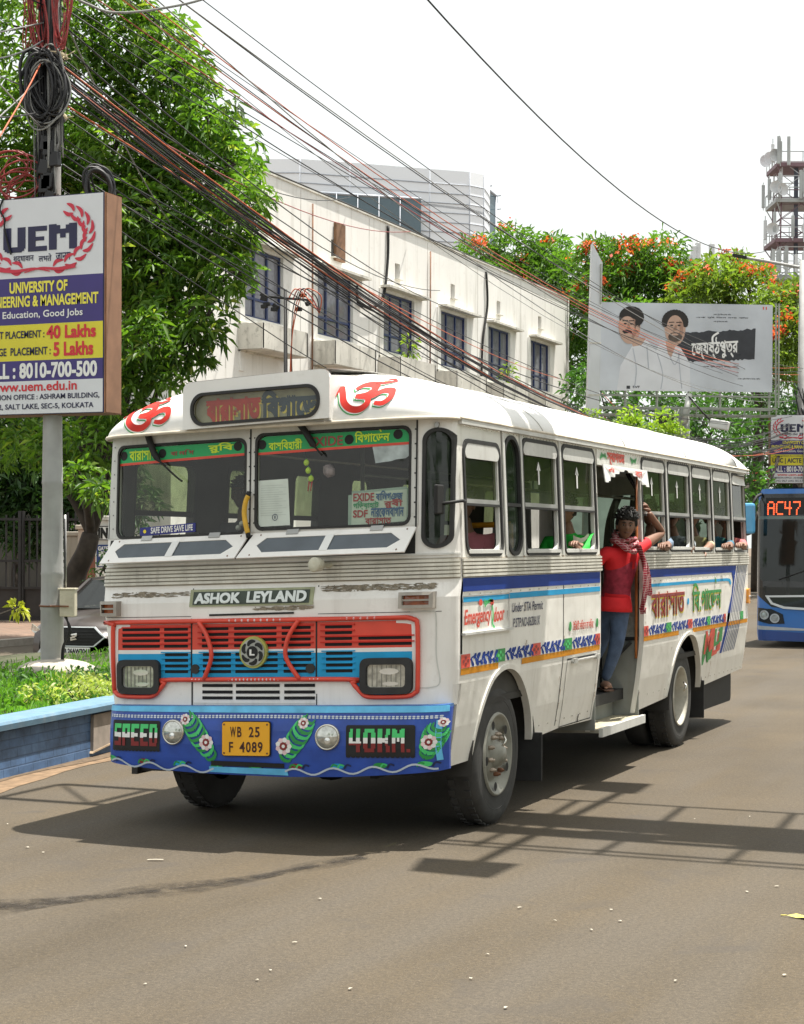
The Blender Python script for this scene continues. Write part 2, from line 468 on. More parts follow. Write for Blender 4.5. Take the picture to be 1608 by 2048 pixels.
WHITE = mat('bus white paint', (.84, .825, .77), .38, .05, 2.0, streak=.34, dirt=.16, coat=.2, dirtcol=(.36, .31, .24), wave=.35)
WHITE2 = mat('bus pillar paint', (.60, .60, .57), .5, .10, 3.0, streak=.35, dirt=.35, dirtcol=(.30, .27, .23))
FRONTW = mat('bus front paint', (.84, .82, .785), .4, .06, 2.0, streak=.22, dirt=.20, coat=.2, dirtcol=(.36, .30, .25), wave=.3)
ROOFW = mat('bus roof paint', (.80, .79, .76), .45, .05, 1.3, streak=.14, dirt=.16, dirtcol=(.40, .36, .30), wave=.3)
CEILSHADE = mat('bus shade-dark ceiling', (.075, .070, .06), .7, .15, 3)  # ceiling colour darkened to stand for the dim interior
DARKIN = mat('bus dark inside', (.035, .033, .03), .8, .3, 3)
RAILM = mat('corrugated trim', (.66, .64, .57), .45, .12, 6, metal=.2, streak=.4, dirt=.35, dirtcol=(.20, .17, .13))
RUBBER = mat('black rubber', (.022, .022, .022), .65, .3, 8)
BLACK = mat('matt black', (.012, .012, .012), .7, .2, 8)
DKBLUE = mat('dark blue paint', (.012, .045, .26), .62, .12, 5, spec=.2)
LTBLUE = mat('light blue paint', (.025, .33, .62), .62, .10, 5, spec=.2)
CYAN = mat('pale cyan paint', (.12, .48, .78), .45, .2, 8)
RED = mat('red paint', (.55, .035, .025), .62, .12, 6, spec=.2)
REDB = mat('bright red paint', (.68, .07, .04), .42, .1, 6)
DKRED = mat('dark red paint', (.22, .02, .02), .45, .1, 6)
GREEN = mat('green paint', (.02, .28, .06), .45, .12, 6)
LGREEN = mat('light green paint', (.06, .55, .16), .45, .12, 6)
YEL = mat('yellow paint', (.78, .62, .03), .45, .08, 6)
LIME = mat('lime lettering', (.60, .80, .03), .45, .05, 6)
ORANGE = mat('orange paint', (.66, .27, .015), .62, .12, 5, dirt=.2, spec=.2)
WPAINT = mat('white lettering', (.78, .78, .76), .45, .05, 6)
PINKW = mat('pale pink petal', (.75, .55, .57), .5, .1, 9)
NAVY = mat('navy lettering', (.010, .018, .075), .5, .1, 6)
BUMPB = mat('bumper blue', (.018, .070, .37), .42, .18, 7, dirt=.15, dirtcol=(.05, .16, .45), coat=.15)
STEEL = mat('galvanised steel', (.42, .42, .41), .45, .15, 5, metal=.6)
CHROME = mat('worn chrome', (.62, .60, .55), .22, .1, 5, metal=.95)
RUST = mat('rust', (.16, .07, .035), .85, .35, 14)
RAILC = mat('rivet heads', (.40, .38, .33), .5, .2, 9)
RUSTS = mat('rust weeping', (.33, .22, .13), .9, .35, 14)
PLY = mat('brown trim', (.20, .09, .04), .6, .2, 6)
VISORG = mat('green visor strip', (.015, .36, .11), .5, .06, 4)
LGLASS = mat('lamp glass', (.55, .56, .52), .08, .35, 22, metal=.55)
AMBER = mat('amber lens', (.32, .07, .015), .2, .3, 20, coat=.5)
AMBERB = mat('amber marker', (.85, .33, .02), .3, .2, 20, coat=.5)
TYRE = mat('tyre rubber', (.045, .044, .042), .8, .25, 7, dirt=.3, dirtcol=(.13, .115, .095))
WHEELM = mat('wheel paint', (.27, .265, .225), .5, .18, 6, dirt=.5, dirtcol=(.12, .09, .06))
PEEL = mat('weathered bare strip', (.235, .20, .15), .85, .45, 30)
WSGLASS = glass('windscreen glass', (.82, .88, .84), .985, .02, dust=.012, body=(.3, .32, .28))
SIDEGL = glass('tinted sash glass', (.42, .52, .28), .60, .10, body=(.05, .06, .025), dust=.15)
DARKGL = glass('dark green glass', (.30, .38, .30), .55, .04, body=(.03, .04, .032), dust=.1)
VENTGL = glass('ventilator glass', (.5, .55, .58), .25, .12, body=(.12, .145, .17), dust=.1)

bus = empty('bus', (0, 0, 0), 'white private bus with red and blue grille and painted blue bumper, coming down the road', 'bus')
def part(mb, name, parent=None): return mb.build(name, parent or bus, lean)

# --- near side wall with window, door and wheel-arch openings
YE = 10.0
def y_start(z): return lerp(Y0, z) + .23
lower = [(y_start(z), z) for z in (2.93, 2.5, 2.2, 1.95, 1.8, 1.7, 1.2, .53)]
arch1 = [(.66, .531), (.70, .75), (.79, .93), (.93, 1.075), (1.13, 1.135), (1.33, 1.13), (1.53, 1.06), (1.70, .94), (1.84, .80), (1.94, .66), (1.995, .545)]
arch2 = [(6.265, .545), (6.30, .76), (6.40, .93), (6.56, 1.06), (6.76, 1.125), (6.96, 1.135), (7.15, 1.09), (7.34, .97), (7.50, .81), (7.60, .67), (7.657, .548)]
arch1 = smooth(arch1, 3); arch2 = smooth(arch2, 3)
wall = lower + arch1 + [(2.72, .57), (3.66, .555), (3.67, .45), (3.64, 2.74), (5.06, 2.74), (5.10, .49), (5.17, .505)] + arch2 + [(8.8, .585), (9.9, .625), (YE, .70), (YE, 1.3), (YE, 2.93)]
WIN = [(.375, 1.985, 1.125, 2.775), (1.645, 1.985, 2.53, 2.85), (2.645, 1.985, 3.565, 2.855), (5.10, 2.0, 5.97, 2.86), (6.075, 2.0, 6.98, 2.865), (7.075, 1.995, 7.955, 2.865), (8.035, 1.99, 8.90, 2.865), (9.0, 1.99, 9.88, 2.855)]
NAR = (1.235, 1.985, 1.575, 2.85)
holes = [rr(*w, .10) for w in WIN] + [rr(*NAR, .16, 8)]
b = MB()
b.shape([wall] + holes, WHITE, -.045, 0, NS, CUY, CUZ)
# arch lips, panel seams and trim
for a in (arch1, arch2):
    c0 = sum(p[0] for p in a) / len(a); o_ = [(c0 + (p[0] - c0) * 1.05, p[1] + (.035 if p[1] > .8 else .012)) for p in a]
    b.shape([a + o_[::-1]], WHITE, 0, .010, NS, (), CUZ)
for y in (1.19, 1.605, 2.585): b.shape(rect(y - .004, .60, y + .004, 1.80) if y > 2 else rect(y - .004, 1.98, y + .004, 2.9), BLACK, 0, .003, NS, (), CUZ)
for y in (6.95, 8.0): b.shape(rect(y - .003, 1.16, y + .003, 1.80), WHITE2, 0, .002, NS)
for y in (1.21, 1.61, 2.587, 5.03, 6.02, 7.02, 7.99, 8.95): b.shape(rect(y - .02, 1.97, y + .02, 2.9), WHITE2, 0, .014, NS, (), CUZ)
b.shape(rect(.30, 2.885, 9.98, 2.915), WHITE2, 0, .03, NS, CUY)
for k in range(120):
    y = .34 + k * .08
    if y < 9.9: b.shape(ell(y, 2.868 if k % 3 else 2.87, .006, .006, 6), RAILC, .03, .034, NS)
for k in range(44):
    y = .4 + k * .22
    if not 3.55 < y < 5.15: b.shape(ell(y, 1.712, .006, .006, 6), RAILC, .004, .008, NS)
    if y > 2.1 and not 3.55 < y < 5.3 and not 6.2 < y < 7.7: b.shape(ell(y, .64, .007, .007, 6), RAILC, .001, .005, NS)
rr_ = random.Random(8)
for k in range(70):                                            # rust weeping at seams and chips along edges
    y = rr_.choice((1.19, 1.605, 2.585, 3.6, 5.12, 6.95, 8.0, rr_.uniform(.5, 9.5))); z = rr_.choice((rr_.uniform(.62, 1.1), rr_.uniform(1.3, 1.65), 1.975)); h = rr_.uniform(.015, .075); w0 = rr_.uniform(.003, .010)
    if 3.62 < y < 5.08 or (y < 2.0 and z < 1.15) or (6.2 < y < 7.7 and z < 1.15): continue
    b.shape([(y - w0, z), (y + w0, z), (y + w0 * .5, z - h * .6), (y, z - h), (y - w0 * .6, z - h * .5)], RUSTS, .0085, .0085, NS)
# corrugated waist trim along the side
def rails(mb, y0, y1):
    for k in range(5):
        z = 1.832 + k * .0265; mb.shape(rect(y0, z, y1, z + .0175), RAILM, 0, .016, NS, CUY)
    mb.shape(rect(y0, 1.825, y1, 1.965), mat('trim shadow gap', (.33, .30, .25), .8, .2, 6), 0, .004, NS, CUY)
rails(b, .27, 3.66); rails(b, 5.06, 9.99)
# painted stripes
def dec(P, m, w=.004): b.shape(P, m, w, w, NS, CUY, CUZ)
dec(rect(.27, 1.728, 3.62, 1.822), DKBLUE); dec(rect(.27, 1.655, 3.62, 1.697), LTBLUE)
dec([(5.07, 1.745), (8.86, 1.745), (8.93, 1.66), (8.86, 1.5), (8.66, 1.30), (8.40, .865), (8.50, .865), (8.80, 1.30), (9.10, 1.822), (5.07, 1.822)], DKBLUE)
dec([(5.07, 1.685), (8.62, 1.685), (8.78, 1.675), (8.84, 1.63), (8.80, 1.60), (8.72, 1.645), (8.60, 1.655), (5.07, 1.655)], LTBLUE)
PINS = mat('thin slate stripes', (.10, .13, .22), .5, .1, 6)
for k in range(7):
    a, c = 9.17 + k * .078, 8.56 + k * .090
    dec([(c, .868 + .002 * k), (c + .030, .868), (a + .030, 1.822), (a, 1.822)], PINS if k else DKBLUE)
# floral band
dec(rect(.235, 1.203, 3.62, 1.297), WPAINT); dec(rect(5.07, 1.203, 9.7, 1.297), WPAINT)
SQ = [(.235, .415, 0), (.944, 1.152, 1), (1.765, 1.986, 0), (2.565, 2.809, 1), (3.45, 3.62, 0), (5.072, 5.234, 0), (5.875, 6.112, 1), (6.773, 6.989, 0), (7.619, 7.806, 1), (8.414, 8.565, 0), (9.3, 9.48, 1)]
for a, c, k in SQ:
    dec(rect(a, 1.203, c, 1.297), GREEN if k else REDB, .006)
    mm = (a + c) / 2
    for q in range(4): dec(ell(mm + .045 * math.cos(q * 1.57), 1.25 + .022 * math.sin(q * 1.57), .022, .013, 8), DKRED if not k else LGREEN, .008)
for (a, c, k), (a2, c2, k2) in zip(SQ, SQ[1:]):
    if a2 - c > 1.2 or c > 8.5: continue
    n = 4; st = (a2 - c) / n
    P = [(c + (a2 - c) * i / 40, 1.25 + .022 * math.sin(i / 40 * n * math.pi)) for i in range(41)]
    b.stroke(P, .006, DKBLUE, .006, .006, NS)
    for q in range(n):
        f = 1 if q % 2 else -1; x0 = c + (q + .5) * st
        for dx_, L_, up_ in ((-.05, .062, f), (.035, .075, f), (.0, .06, -f), (.07, .05, -f)):
            Q = smooth([(x0 + dx_, 1.25 - f * .012), (x0 + dx_ + L_ * .5, 1.25 + up_ * .026), (x0 + dx_ + L_, 1.25 + up_ * .036)], 4)
            b.stroke(Q, [.003 + .013 * math.sin(math.pi * (i + .4) / len(Q)) for i in range(len(Q))], DKBLUE, .0065 + .0003 * q, .0065 + .0003 * q, NS)
for y0, y1 in ((.235, 1.01), (1.54, 3.62), (5.07, 6.42), (7.02, 9.72)): dec(rect(y0, 1.156, y1, 1.2), ORANGE)
# emergency door panel, small notices
for P in (rect(.262, 1.69, 1.24, 1.70), rect(.262, 1.437, .272, 1.69), rect(1.232, 1.437, 1.242, 1.69)): dec(P, STEEL, .006)
b.shape(rect(.255, 1.428, 1.27, 1.445), WHITE2, 0, .03, NS)
b.text('Emergency', (.30, 1.465, .84, 1.60), REDB, .006, NS, .02, shear=.15, rise=.012); b.text('door', (.90, 1.495, 1.13, 1.60), REDB, .006, NS, .02, shear=.1, rise=.01)
for fy, fz in ((.62, 1.645), (.86, 1.64)): dec(ell(fy, fz, .038, .024, 10), REDB, .007)
for q in range(5): b.stroke([(.72 + .02 * q, 1.61 + .012 * q), (.70 + .045 * q, 1.665 - .004 * q)], .011, LGREEN, .007, .007, NS)
b.stroke(smooth([(.86, 1.63), (.885, 1.55), (.87, 1.49), (.92, 1.455)]), .010, LGREEN, .007, .007, NS)
b.text('Under STA Permit', (1.31, 1.552, 2.04, 1.622), NAVY, .006, NS, .01, shear=.2)
b.text('P.STP.NO-062061X', (1.33, 1.437, 1.97, 1.508), NAVY, .006, NS, .01, shear=.2)
b.text('টিকিট দিবেন না দিলে', (2.84, 1.352, 3.42, 1.43), REDB, .006, NS, .012)
for y in (2.76, 3.53): dec(ell(y, 1.39, .035, .04, 12), GREEN, .006)
# big route names
def shadowed(txt, box, m, m2, bold=.016, d=.016):
    b.text(txt, (box[0] + d, box[1] - d * .8, box[2] + d, box[3] - d * .8), m2, .005, NS, bold + .006)
    b.text(txt, box, m, .008, NS, bold)
shadowed('বারাসাত', (5.33, 1.37, 6.63, 1.60), RED, YEL)
b.text('বারাসাত', (5.33, 1.37, 6.63, 1.60), DKRED, .0097, NS, .0)
shadowed('িব.গােডন', (6.98, 1.375, 8.30, 1.655), GREEN, YEL)
b.stroke([(8.02, 1.70), (8.06, 1.64)], .018, GREEN, .008, .008, NS)
dec(ell(6.80, 1.48, .04, .035, 10), LTBLUE, .006)
for k, (ch, mcol) in enumerate((('M', REDB), ('I', REDB), ('L', GREEN), ('I', GREEN))):
    y0 = (7.62, 7.90, 8.05, 8.27)[k]; y1 = (7.87, 7.98, 8.24, 8.36)[k]
    b.text(ch, (y0 - .04, .79 + .035 * k, y1, 1.10), GREEN if k < 2 else REDB, .005, NS, .03, rise=.02); b.text(ch, (y0, .90 + .03 * k, y1 + .04, 1.135), mcol, .007, NS, .03, rise=.02)
# luggage hatch
for P in (rect(2.70, 1.115, 3.59, 1.13), rect(2.70, .575, 2.708, 1.13), rect(3.585, .57, 3.593, 1.13), rect(2.70, .572, 3.59, .58)): dec(P, BLACK, .003)
for y in (2.82, 3.48): b.shape(rect(y, 1.085, y + .09, 1.125), WHITE2, .0, .03, NS)
b.shape(rect(2.80, 1.10, 3.52, 1.112), WHITE2, .005, .022, NS)
dec(rect(3.20, .57, 3.22, .64), BLACK, .006)
b.shape([[(.3, .95), (3.62, .95), (3.62, 2.9), (.3, 2.9)]] + [rr(*w, .10) for w in WIN[:3]] + [rr(*NAR, .16, 8)], mat('shade-dark lining', (.05, .048, .043), .8, .2, 3), -.055, -.048, NS)  # dark sheet added inside the wall, interior shade put into its colour
b.shape([[(5.08, 1.2), (9.7, 1.2), (9.98, 1.2), (9.98, 2.9), (5.08, 2.9)]] + [rr(*w, .10) for w in WIN[3:]], MATS['shade-dark lining'], -.055, -.048, NS)
side = part(b, 'side_wall')

def window(y0, z0, y1, z1, parent_name='window', full=False, sash=2.36, shade=.095, wf=NS, arrow=False, mp=1):
    f = MB(); r = .10
    f.shape([grow(rr(y0, z0, y1, z1, r), .016), rr(y0 + .014, z0 + .014, y1 - .014, z1 - .014, r - .012)], RUBBER, -.02, .012, wf)
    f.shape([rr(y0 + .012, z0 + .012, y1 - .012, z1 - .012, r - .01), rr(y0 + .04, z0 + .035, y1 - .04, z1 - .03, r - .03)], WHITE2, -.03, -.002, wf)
    f.shape(rect(y0 + .03, sash - .018, y1 - .03, sash + .012), STEEL, -.035, .004, wf)
    f.shape(rect(y0 + .02, sash - .035, y1 - .02, sash - .018), RUBBER, -.03, .006, wf)
    # pale shade strip under the top edge
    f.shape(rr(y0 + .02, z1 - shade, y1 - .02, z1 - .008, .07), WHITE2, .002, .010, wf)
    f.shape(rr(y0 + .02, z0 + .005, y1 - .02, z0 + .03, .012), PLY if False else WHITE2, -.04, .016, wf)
    w_ = part(f, parent_name)
    g = MB(); g.shape(rr(y0 + .03, sash, y1 - .03, z1 - .02, .06), SIDEGL, -.018, -.018, wf)
    if arrow:
        c = (y0 + y1) / 2; g.stroke([(c, sash + .16), (c, sash + .30)], .018, WPAINT, -.012, -.012, wf)
        g.shape([(c - .05, sash + .27), (c + .05, sash + .27), (c, sash + .34)], WPAINT, -.012, -.012, wf)
    g.build('pane', w_, lean)
    return w_
for i, w in enumerate(WIN): window(*w, shade=.115 if i else .12, arrow=i in (1, 2, 3, 4, 5, 6))
f = MB(); f.shape([grow(rr(*NAR, .16, 8), .015), rr(NAR[0] + .014, NAR[1] + .014, NAR[2] - .014, NAR[3] - .014, .15, 8)], RUBBER, -.02, .012, NS)
f.shape(rect(NAR[0], 2.335, NAR[2], 2.36), RUBBER, -.01, .012, NS)
w_ = part(f, 'window'); g = MB(); g.shape(rr(NAR[0] + .01, NAR[1] + .01, NAR[2] - .01, NAR[3] - .01, .15, 8), DARKGL, -.012, -.012, NS); g.build('pane', w_, lean)

# --- far side wall and rear wall
b = MB()
FW = [(.50, 1.98, 1.45, 2.78)] + [(2.0 + i * 1.25, 1.98, 2.55 + i * 1.25, 2.78) for i in range(6)]
b.shape([[(.25, .55), (.25, 2.93), (9.9, 2.93), (9.9, .6), (7.6, .6), (7.5, 1.1), (6.4, 1.1), (6.3, .6), (1.95, .6), (1.85, 1.1), (.75, 1.1), (.65, .55)]] + [rr(*w, .08) for w in FW], WHITE, -.045, 0, FS, (), CUZ)
b.shape([[(.3, .95), (.3, 2.9), (9.9, 2.9), (9.9, .95)]] + [rr(*w, .08) for w in FW], mat('shade-dark lining', (.05, .048, .043), .8, .2, 3), -.055, -.048, FS)  # same dark sheet, standing for shade inside the far wall
part(b, 'side_wall')
for w in FW:
    f = MB(); f.shape([grow(rr(*w, .08), .02), rr(w[0] + .02, w[1] + .02, w[2] - .02, w[3] - .02, .07)], RUBBER, -.06, .012, FS)
    f.shape(rect(w[0], 2.36, w[2], 2.40), RUBBER, -.05, .0, FS)
    w_ = part(f, 'window'); g = MB(); g.shape(rect(w[0] + .01, 2.38, w[2] - .01, w[3] - .01), SIDEGL, -.02, -.02, FS); g.build('pane', w_, lean)
b = MB()
b.shape([[(-2.62, .62), (-.2, .62), (-.22, 2.93), (-2.62, 2.93)], rr(-2.4, 2.05, -.5, 2.7, .15)], WHITE, 0, .05, lambda u, v, w: (u, 9.97 + w, v))
part(b, 'rear_wall')
g = MB(); g.shape(rr(-2.41, 2.04, -.49, 2.71, .15), DARKGL, 0, 0, lambda u, v, w: (u, 9.99, v)); part(g, 'rear_window')

# --- front panel with the two windscreens
ZL = [2.93, 2.7, 2.5, 2.2, 1.95, 1.8, 1.6, 1.3, 1.1, .96]
fo = [(-HW + hws(0, z), z) for z in ZL] + [(-HW - hws(-2.5, z), z) for z in ZL[::-1]]
WSL = rr(-2.645, 2.185, -1.555, 2.845, .06); WSR = rr(-1.465, 2.205, -.325, 2.868, .06)
CAP = rr(-.222, 2.045, -.050, 2.842, .085, 8)
b = MB()
b.shape([fo, WSL, WSR, CAP], FRONTW, -.04, 0, FR, CUX, CUZ)
def fdec(P, m, w0=.004, w1=None): b.shape(P, m, w0, w0 if w1 is None else w1, FR, CUX, ())
# grey pillar paint round the windscreens
b.shape([[(-HW - hws(-2.5, 2.9) + .03, 2.925), (-HW - hws(-2.5, 2.18) + .02, 2.175), (-.26, 2.195), (-.27, 2.925)], WSL, WSR], WHITE2, .003, .006, FR, CUX, ())
for x in (-2.75, -1.512, -.275): fdec(rect(x - .006, 2.18, x + .006, 2.92), BLACK, .008)
for x in (-2.70, -1.53, -1.49, -.295):
    for k in range(7): fdec(ell(x + .01, 2.25 + k * .1, .006, .006, 6), BLACK, .010)
for k in range(14): fdec(ell(-2.6 + k * .17, 2.19 + .0008 * k, .005, .005, 6), BLACK, .010)
# rubber round the openings
for H in (WSL, WSR): fdec([grow(H, .012), grow(H, -.006)], RUBBER, -.01, .010)
fdec([grow(CAP, .014), grow(CAP, -.010)], RUBBER, -.01, .014)
fdec(ell(-.14, 2.875, .014, .02, 8), STEEL, .01, .03)
# corrugated trim
for k in range(5):
    z = 1.832 + k * .0265; b.shape([(-HW + hws(0, z) - .002, z), (-HW + hws(0, z) - .002, z + .0175), (-HW - hws(-2.5, z) + .002, z + .0175), (-HW - hws(-2.5, z) + .002, z)], RAILM, 0, .018, FR, CUX, ())
b.shape([(-.002, 1.822), (-.004, 1.968), (-2.818, 1.968), (-2.818, 1.822)], MATS['trim shadow gap'], 0, .005, FR, CUX, ())
b.shape([(-.002, 1.985), (-.004, 1.999), (-2.81, 1.999), (-2.81, 1.985)], WHITE2, 0, .014, FR, CUX, ())
# seams
for P in (rect(-1.968, .965, -1.956, 1.56), rect(-.982, .965, -.974, 1.80), rect(-1.972, 1.56, -1.964, 1.80), rect(-2.75, 1.598, -1.97, 1.602), rect(-.97, 1.600, -.09, 1.604)): fdec(P, BLACK, .003)
fdec([(-.99, .965), (-1.955, .965), (-1.955, .985), (-.99, .985)], WHITE2, .003)
P = smooth([(-.30, 1.60), (-.16, 1.602), (-.125, 1.57), (-.122, 1.30), (-.10, 1.12), (-.16, 1.085), (-.235, 1.085)], 5); b.stroke(P, .004, WHITE2, .0, .004, FR)
# weathered bare patches in the paint
rp = random.Random(3)
for x0, x1, z0, z1, n in ((-.93, -.15, 1.755, 1.795, 300), (-1.45, -1.02, 1.635, 1.66, 110), (-2.68, -2.0, 1.745, 1.775, 90), (-2.68, -2.3, 1.75, 1.78, 60)):
    for _ in range(n):
        x = x0 + (x1 - x0) * rp.random(); z = z0 + (z1 - z0) * rp.random(); a = rp.uniform(.004, .05); h = rp.uniform(.0015, .0065)
        N_ = 9; P = [(x + a * math.cos(q * 6.283 / N_) * rp.uniform(.5, 1.1), z + h * math.sin(q * 6.283 / N_) * rp.uniform(.5, 1.2)) for q in range(N_)]
        fdec(P, PEEL, .003 + _ * .00001)
# louvre slot above the grille
fdec([(-1.82, 1.60), (-1.82, 1.614), (-1.15, 1.62), (-1.15, 1.606)], BLACK, .006)
front = part(b, 'front_panel')

# --- name plate, indicators
b = MB()
b.shape(rect(-1.985, 1.668, -1.005, 1.79), mat('plate rim', (.34, .36, .22), .5, .2, 9, dirt=.5), .002, .010, FR, CUX)
b.shape(rect(-1.955, 1.682, -1.035, 1.774), mat('plate ground', (.03, .045, .03), .4, .3, 9), .010, .014, FR, CUX)
b.text('ASHOK', (-1.935, 1.692, -1.57, 1.762), mat('plate letters', (.62, .65, .62), .35, .1, 9, metal=.5), .019, FR, .045)
b.text('LEYLAND', (-1.51, 1.694, -1.055, 1.766), MATS['plate letters'], .019, FR, .045)
part(b, 'name_plate')
for x0, x1, z0, z1 in ((-.362, -.125, 1.628, 1.738), (-2.775, -2.585, 1.612, 1.720)):
    b = MB(); mp = FR
    if x0 < -2: mp = lambda u, v, w: FR(u, v, w + .0)
    b.shape([rect(x0, z0, x1, z1), rect(x0 + .025, z0 + .022, x1 - .025, z1 - .022)], mat('indicator rim', (.34, .31, .27), .5, .2, 9), 0, .07, mp, CUX)
    b.shape(rect(x0 + .02, (z0 + z1) / 2 - .006, x1 - .02, (z0 + z1) / 2 + .006), MATS['indicator rim'], .03, .06, mp, CUX)
    o = part(b, 'indicator')
    g = MB(); g.shape(rect(x0 + .024, z0 + .02, x1 - .024, z1 - .02), AMBER, .0, .035, mp, CUX); g.build('lens', o, lean)
    if x0 < -2: o['label'] = 'darkened indicator lamp at the bus corner'
b = MB(); b.shape(rr(9.66, 1.375, 9.89, 1.548, .02), AMBERB, 0, .03, NS, CUY); b.shape(rect(9.66, 1.455, 9.89, 1.468), WPAINT, .03, .034, NS, CUY); part(b, 'marker_lamp')

# --- grille
GX = -1.447
def gp(half): return [(GX + p, z) for p, z in half]
right = [(1.13, 1.565), (1.18, 1.55), (1.205, 1.50), (1.207, 1.10), (1.19, 1.055), (1.13, 1.028), (.90, 1.024), (.83, 1.035), (.79, 1.07), (.735, 1.125), (.68, 1.148)]
outline = [(GX + p, z) for p, z in right] + [(GX - p, z) for p, z in right[::-1]]
b = MB()
inner = grow(outline, -.02)
def clip_h(P, z0, z1):
    """keep z0<=z<=z1 of a polygon"""
    def cut(P, z, up):
        o = []
        for i in range(len(P)):
            a, c = P[i], P[(i + 1) % len(P)]; ia = (a[1] >= z) == up or a[1] == z; ic = (c[1] >= z) == up or c[1] == z
            if ia: o.append(a)
            if ia != ic:
                t = (z - a[1]) / (c[1] - a[1]); o.append((a[0] + (c[0] - a[0]) * t, z))
        return o
    return cut(cut(P, z0, True), z1, False)
b.shape(clip_h(inner, 1.362, 1.6), REDB, .002, .006, FR, CUX)
b.shape(clip_h(inner, 1.334, 1.362), WPAINT, .002, .006, FR, CUX)
blue = clip_h(inner, .9, 1.334)
b.shape(blue, LTBLUE, .002, .006, FR, CUX)
for sx in (1, -1):                                                   # white edge inside the tube
    b.stroke(smooth([(GX + sx * 1.05, 1.545), (GX + sx * 1.15, 1.535), (GX + sx * 1.175, 1.49), (GX + sx * 1.178, 1.12), (GX + sx * 1.16, 1.07), (GX + sx * 1.10, 1.052)], 4), .016, WPAINT, .008, .008, FR)
SLOT = mat('louvre dark', (.006, .006, .007), .8, .1, 5)
rcols = [(-2.568, -2.235), (-2.199, -1.995), (-1.879, -1.662), (-1.617, -1.282), (-1.243, -1.021), (-.915, -.715), (-.669, -.288)]
for i, (x0, x1) in enumerate(rcols):
    for k in range(4):
        z = 1.378 + .0405 * k
        if i == 6 and k > 1: continue
        b.shape(rr(x0, z, x1, z + .021, .005, 2), SLOT, .007, .007, FR, CUX)
        b.shape(rect(x0 - .03 if i not in (0,) else x0, z + .022, x1 + .02, z + .031), RED, .006, .018, FR, CUX)
bcols = [(-2.191, -1.994), (-1.871, -1.64), (-1.606, -1.272), (-1.227, -1.017), (-.907, -.711)]
for x0, x1 in bcols:
    for k in range(4):
        z = 1.195 + .0405 * k
        b.shape(rr(x0, z, x1, z + .022, .005, 2), SLOT, .007, .007, FR, CUX)
        b.shape(rect(x0 - .03, z + .023, x1 + .02, z + .031), LTBLUE, .006, .018, FR, CUX)
for x in (-1.965, -.978): b.shape(rect(x - .006, 1.15, x + .006, 1.565), BLACK, .0075, .0075, FR)
for x in (-1.93, -1.02): b.shape(ell(x, 1.225, .034, .034, 14), DARKIN, .006, .02, FR)
# lower white louvre
for i, (x0, x1) in enumerate(((-1.876, -1.629), (-1.602, -1.258), (-1.223, -.989))):
    for z in (1.008, 1.05, 1.096): b.shape(rect(x0, z, x1, z + .022), SLOT, .004, .004, FR, CUX)
grille = part(b, 'grille')
g = MB()
P = [FR(x, z, .02) for x, z in smooth(outline + outline[:1], 3)]
g.tube(P[:-1], .017, REDB, 8, closed=True); g.build('grille_frame', grille, lean)
g = MB(); P = [FR(GX + sx, 1.566, .018) for sx in [k * .05 - 1.1 for k in range(45)]]
for pt in P[::1]: g.sphere(pt, .012, PINKW, 6, 4)
P = [FR(GX + sx, 1.150, .026) for sx in [k * .03 - .5 for k in range(34)]]
for pt in P: g.sphere(pt, .010, PINKW, 6, 4)
g.build('bead_chain', grille, lean)
for P in ([(-1.893, 1.56), (-1.82, 1.47), (-1.778, 1.36), (-1.785, 1.28), (-1.85, 1.15)], [(-1.105, 1.56), (-1.165, 1.46), (-1.190, 1.36), (-1.178, 1.28), (-1.095, 1.15)]):
    g = MB(); g.tube([FR(x, z, .055 - .03 * (abs(i / 24 - .5) * 2) ** 2) for i, (x, z) in enumerate(smooth(P, 6))], .016, REDB, 8); g.build('grille_bar', grille, lean)
g = MB()
EX, EZ = -1.449, 1.342
EM = mat('emblem grey', (.42, .43, .40), .35, .15, 9, metal=.4)
g.shape(ell(EX, EZ, .108, .112, 28), mat('emblem ring', (.42, .42, .10), .45, .15, 9), .01, .04, FR); g.shape(ell(EX, EZ, .092, .095, 28), EM, .04, .05, FR)
for k in range(6):
    a0 = k * math.pi / 3 + .2
    P = [(EX + r * math.cos(a0 + t), EZ + r * 1.03 * math.sin(a0 + t)) for r, t in ((.078, 0), (.076, .35), (.068, .7), (.052, .95))]
    g.stroke(smooth(P, 4), [.004 + .011 * math.sin(math.pi * min(1, (i + .3) / 13)) for i in range(13)], BLACK, .053, .053, FR)
g.shape([ell(EX, EZ, .044, .045, 20), ell(EX, EZ, .030, .031, 20)], BLACK, .053, .053, FR); g.shape(ell(EX, EZ, .030, .031, 20), BLACK, .052, .052, FR)
g.text('L', (EX - .016, EZ - .019, EX + .018, EZ + .019), WPAINT, .056, FR, .05)
g.build('emblem', grille, lean)
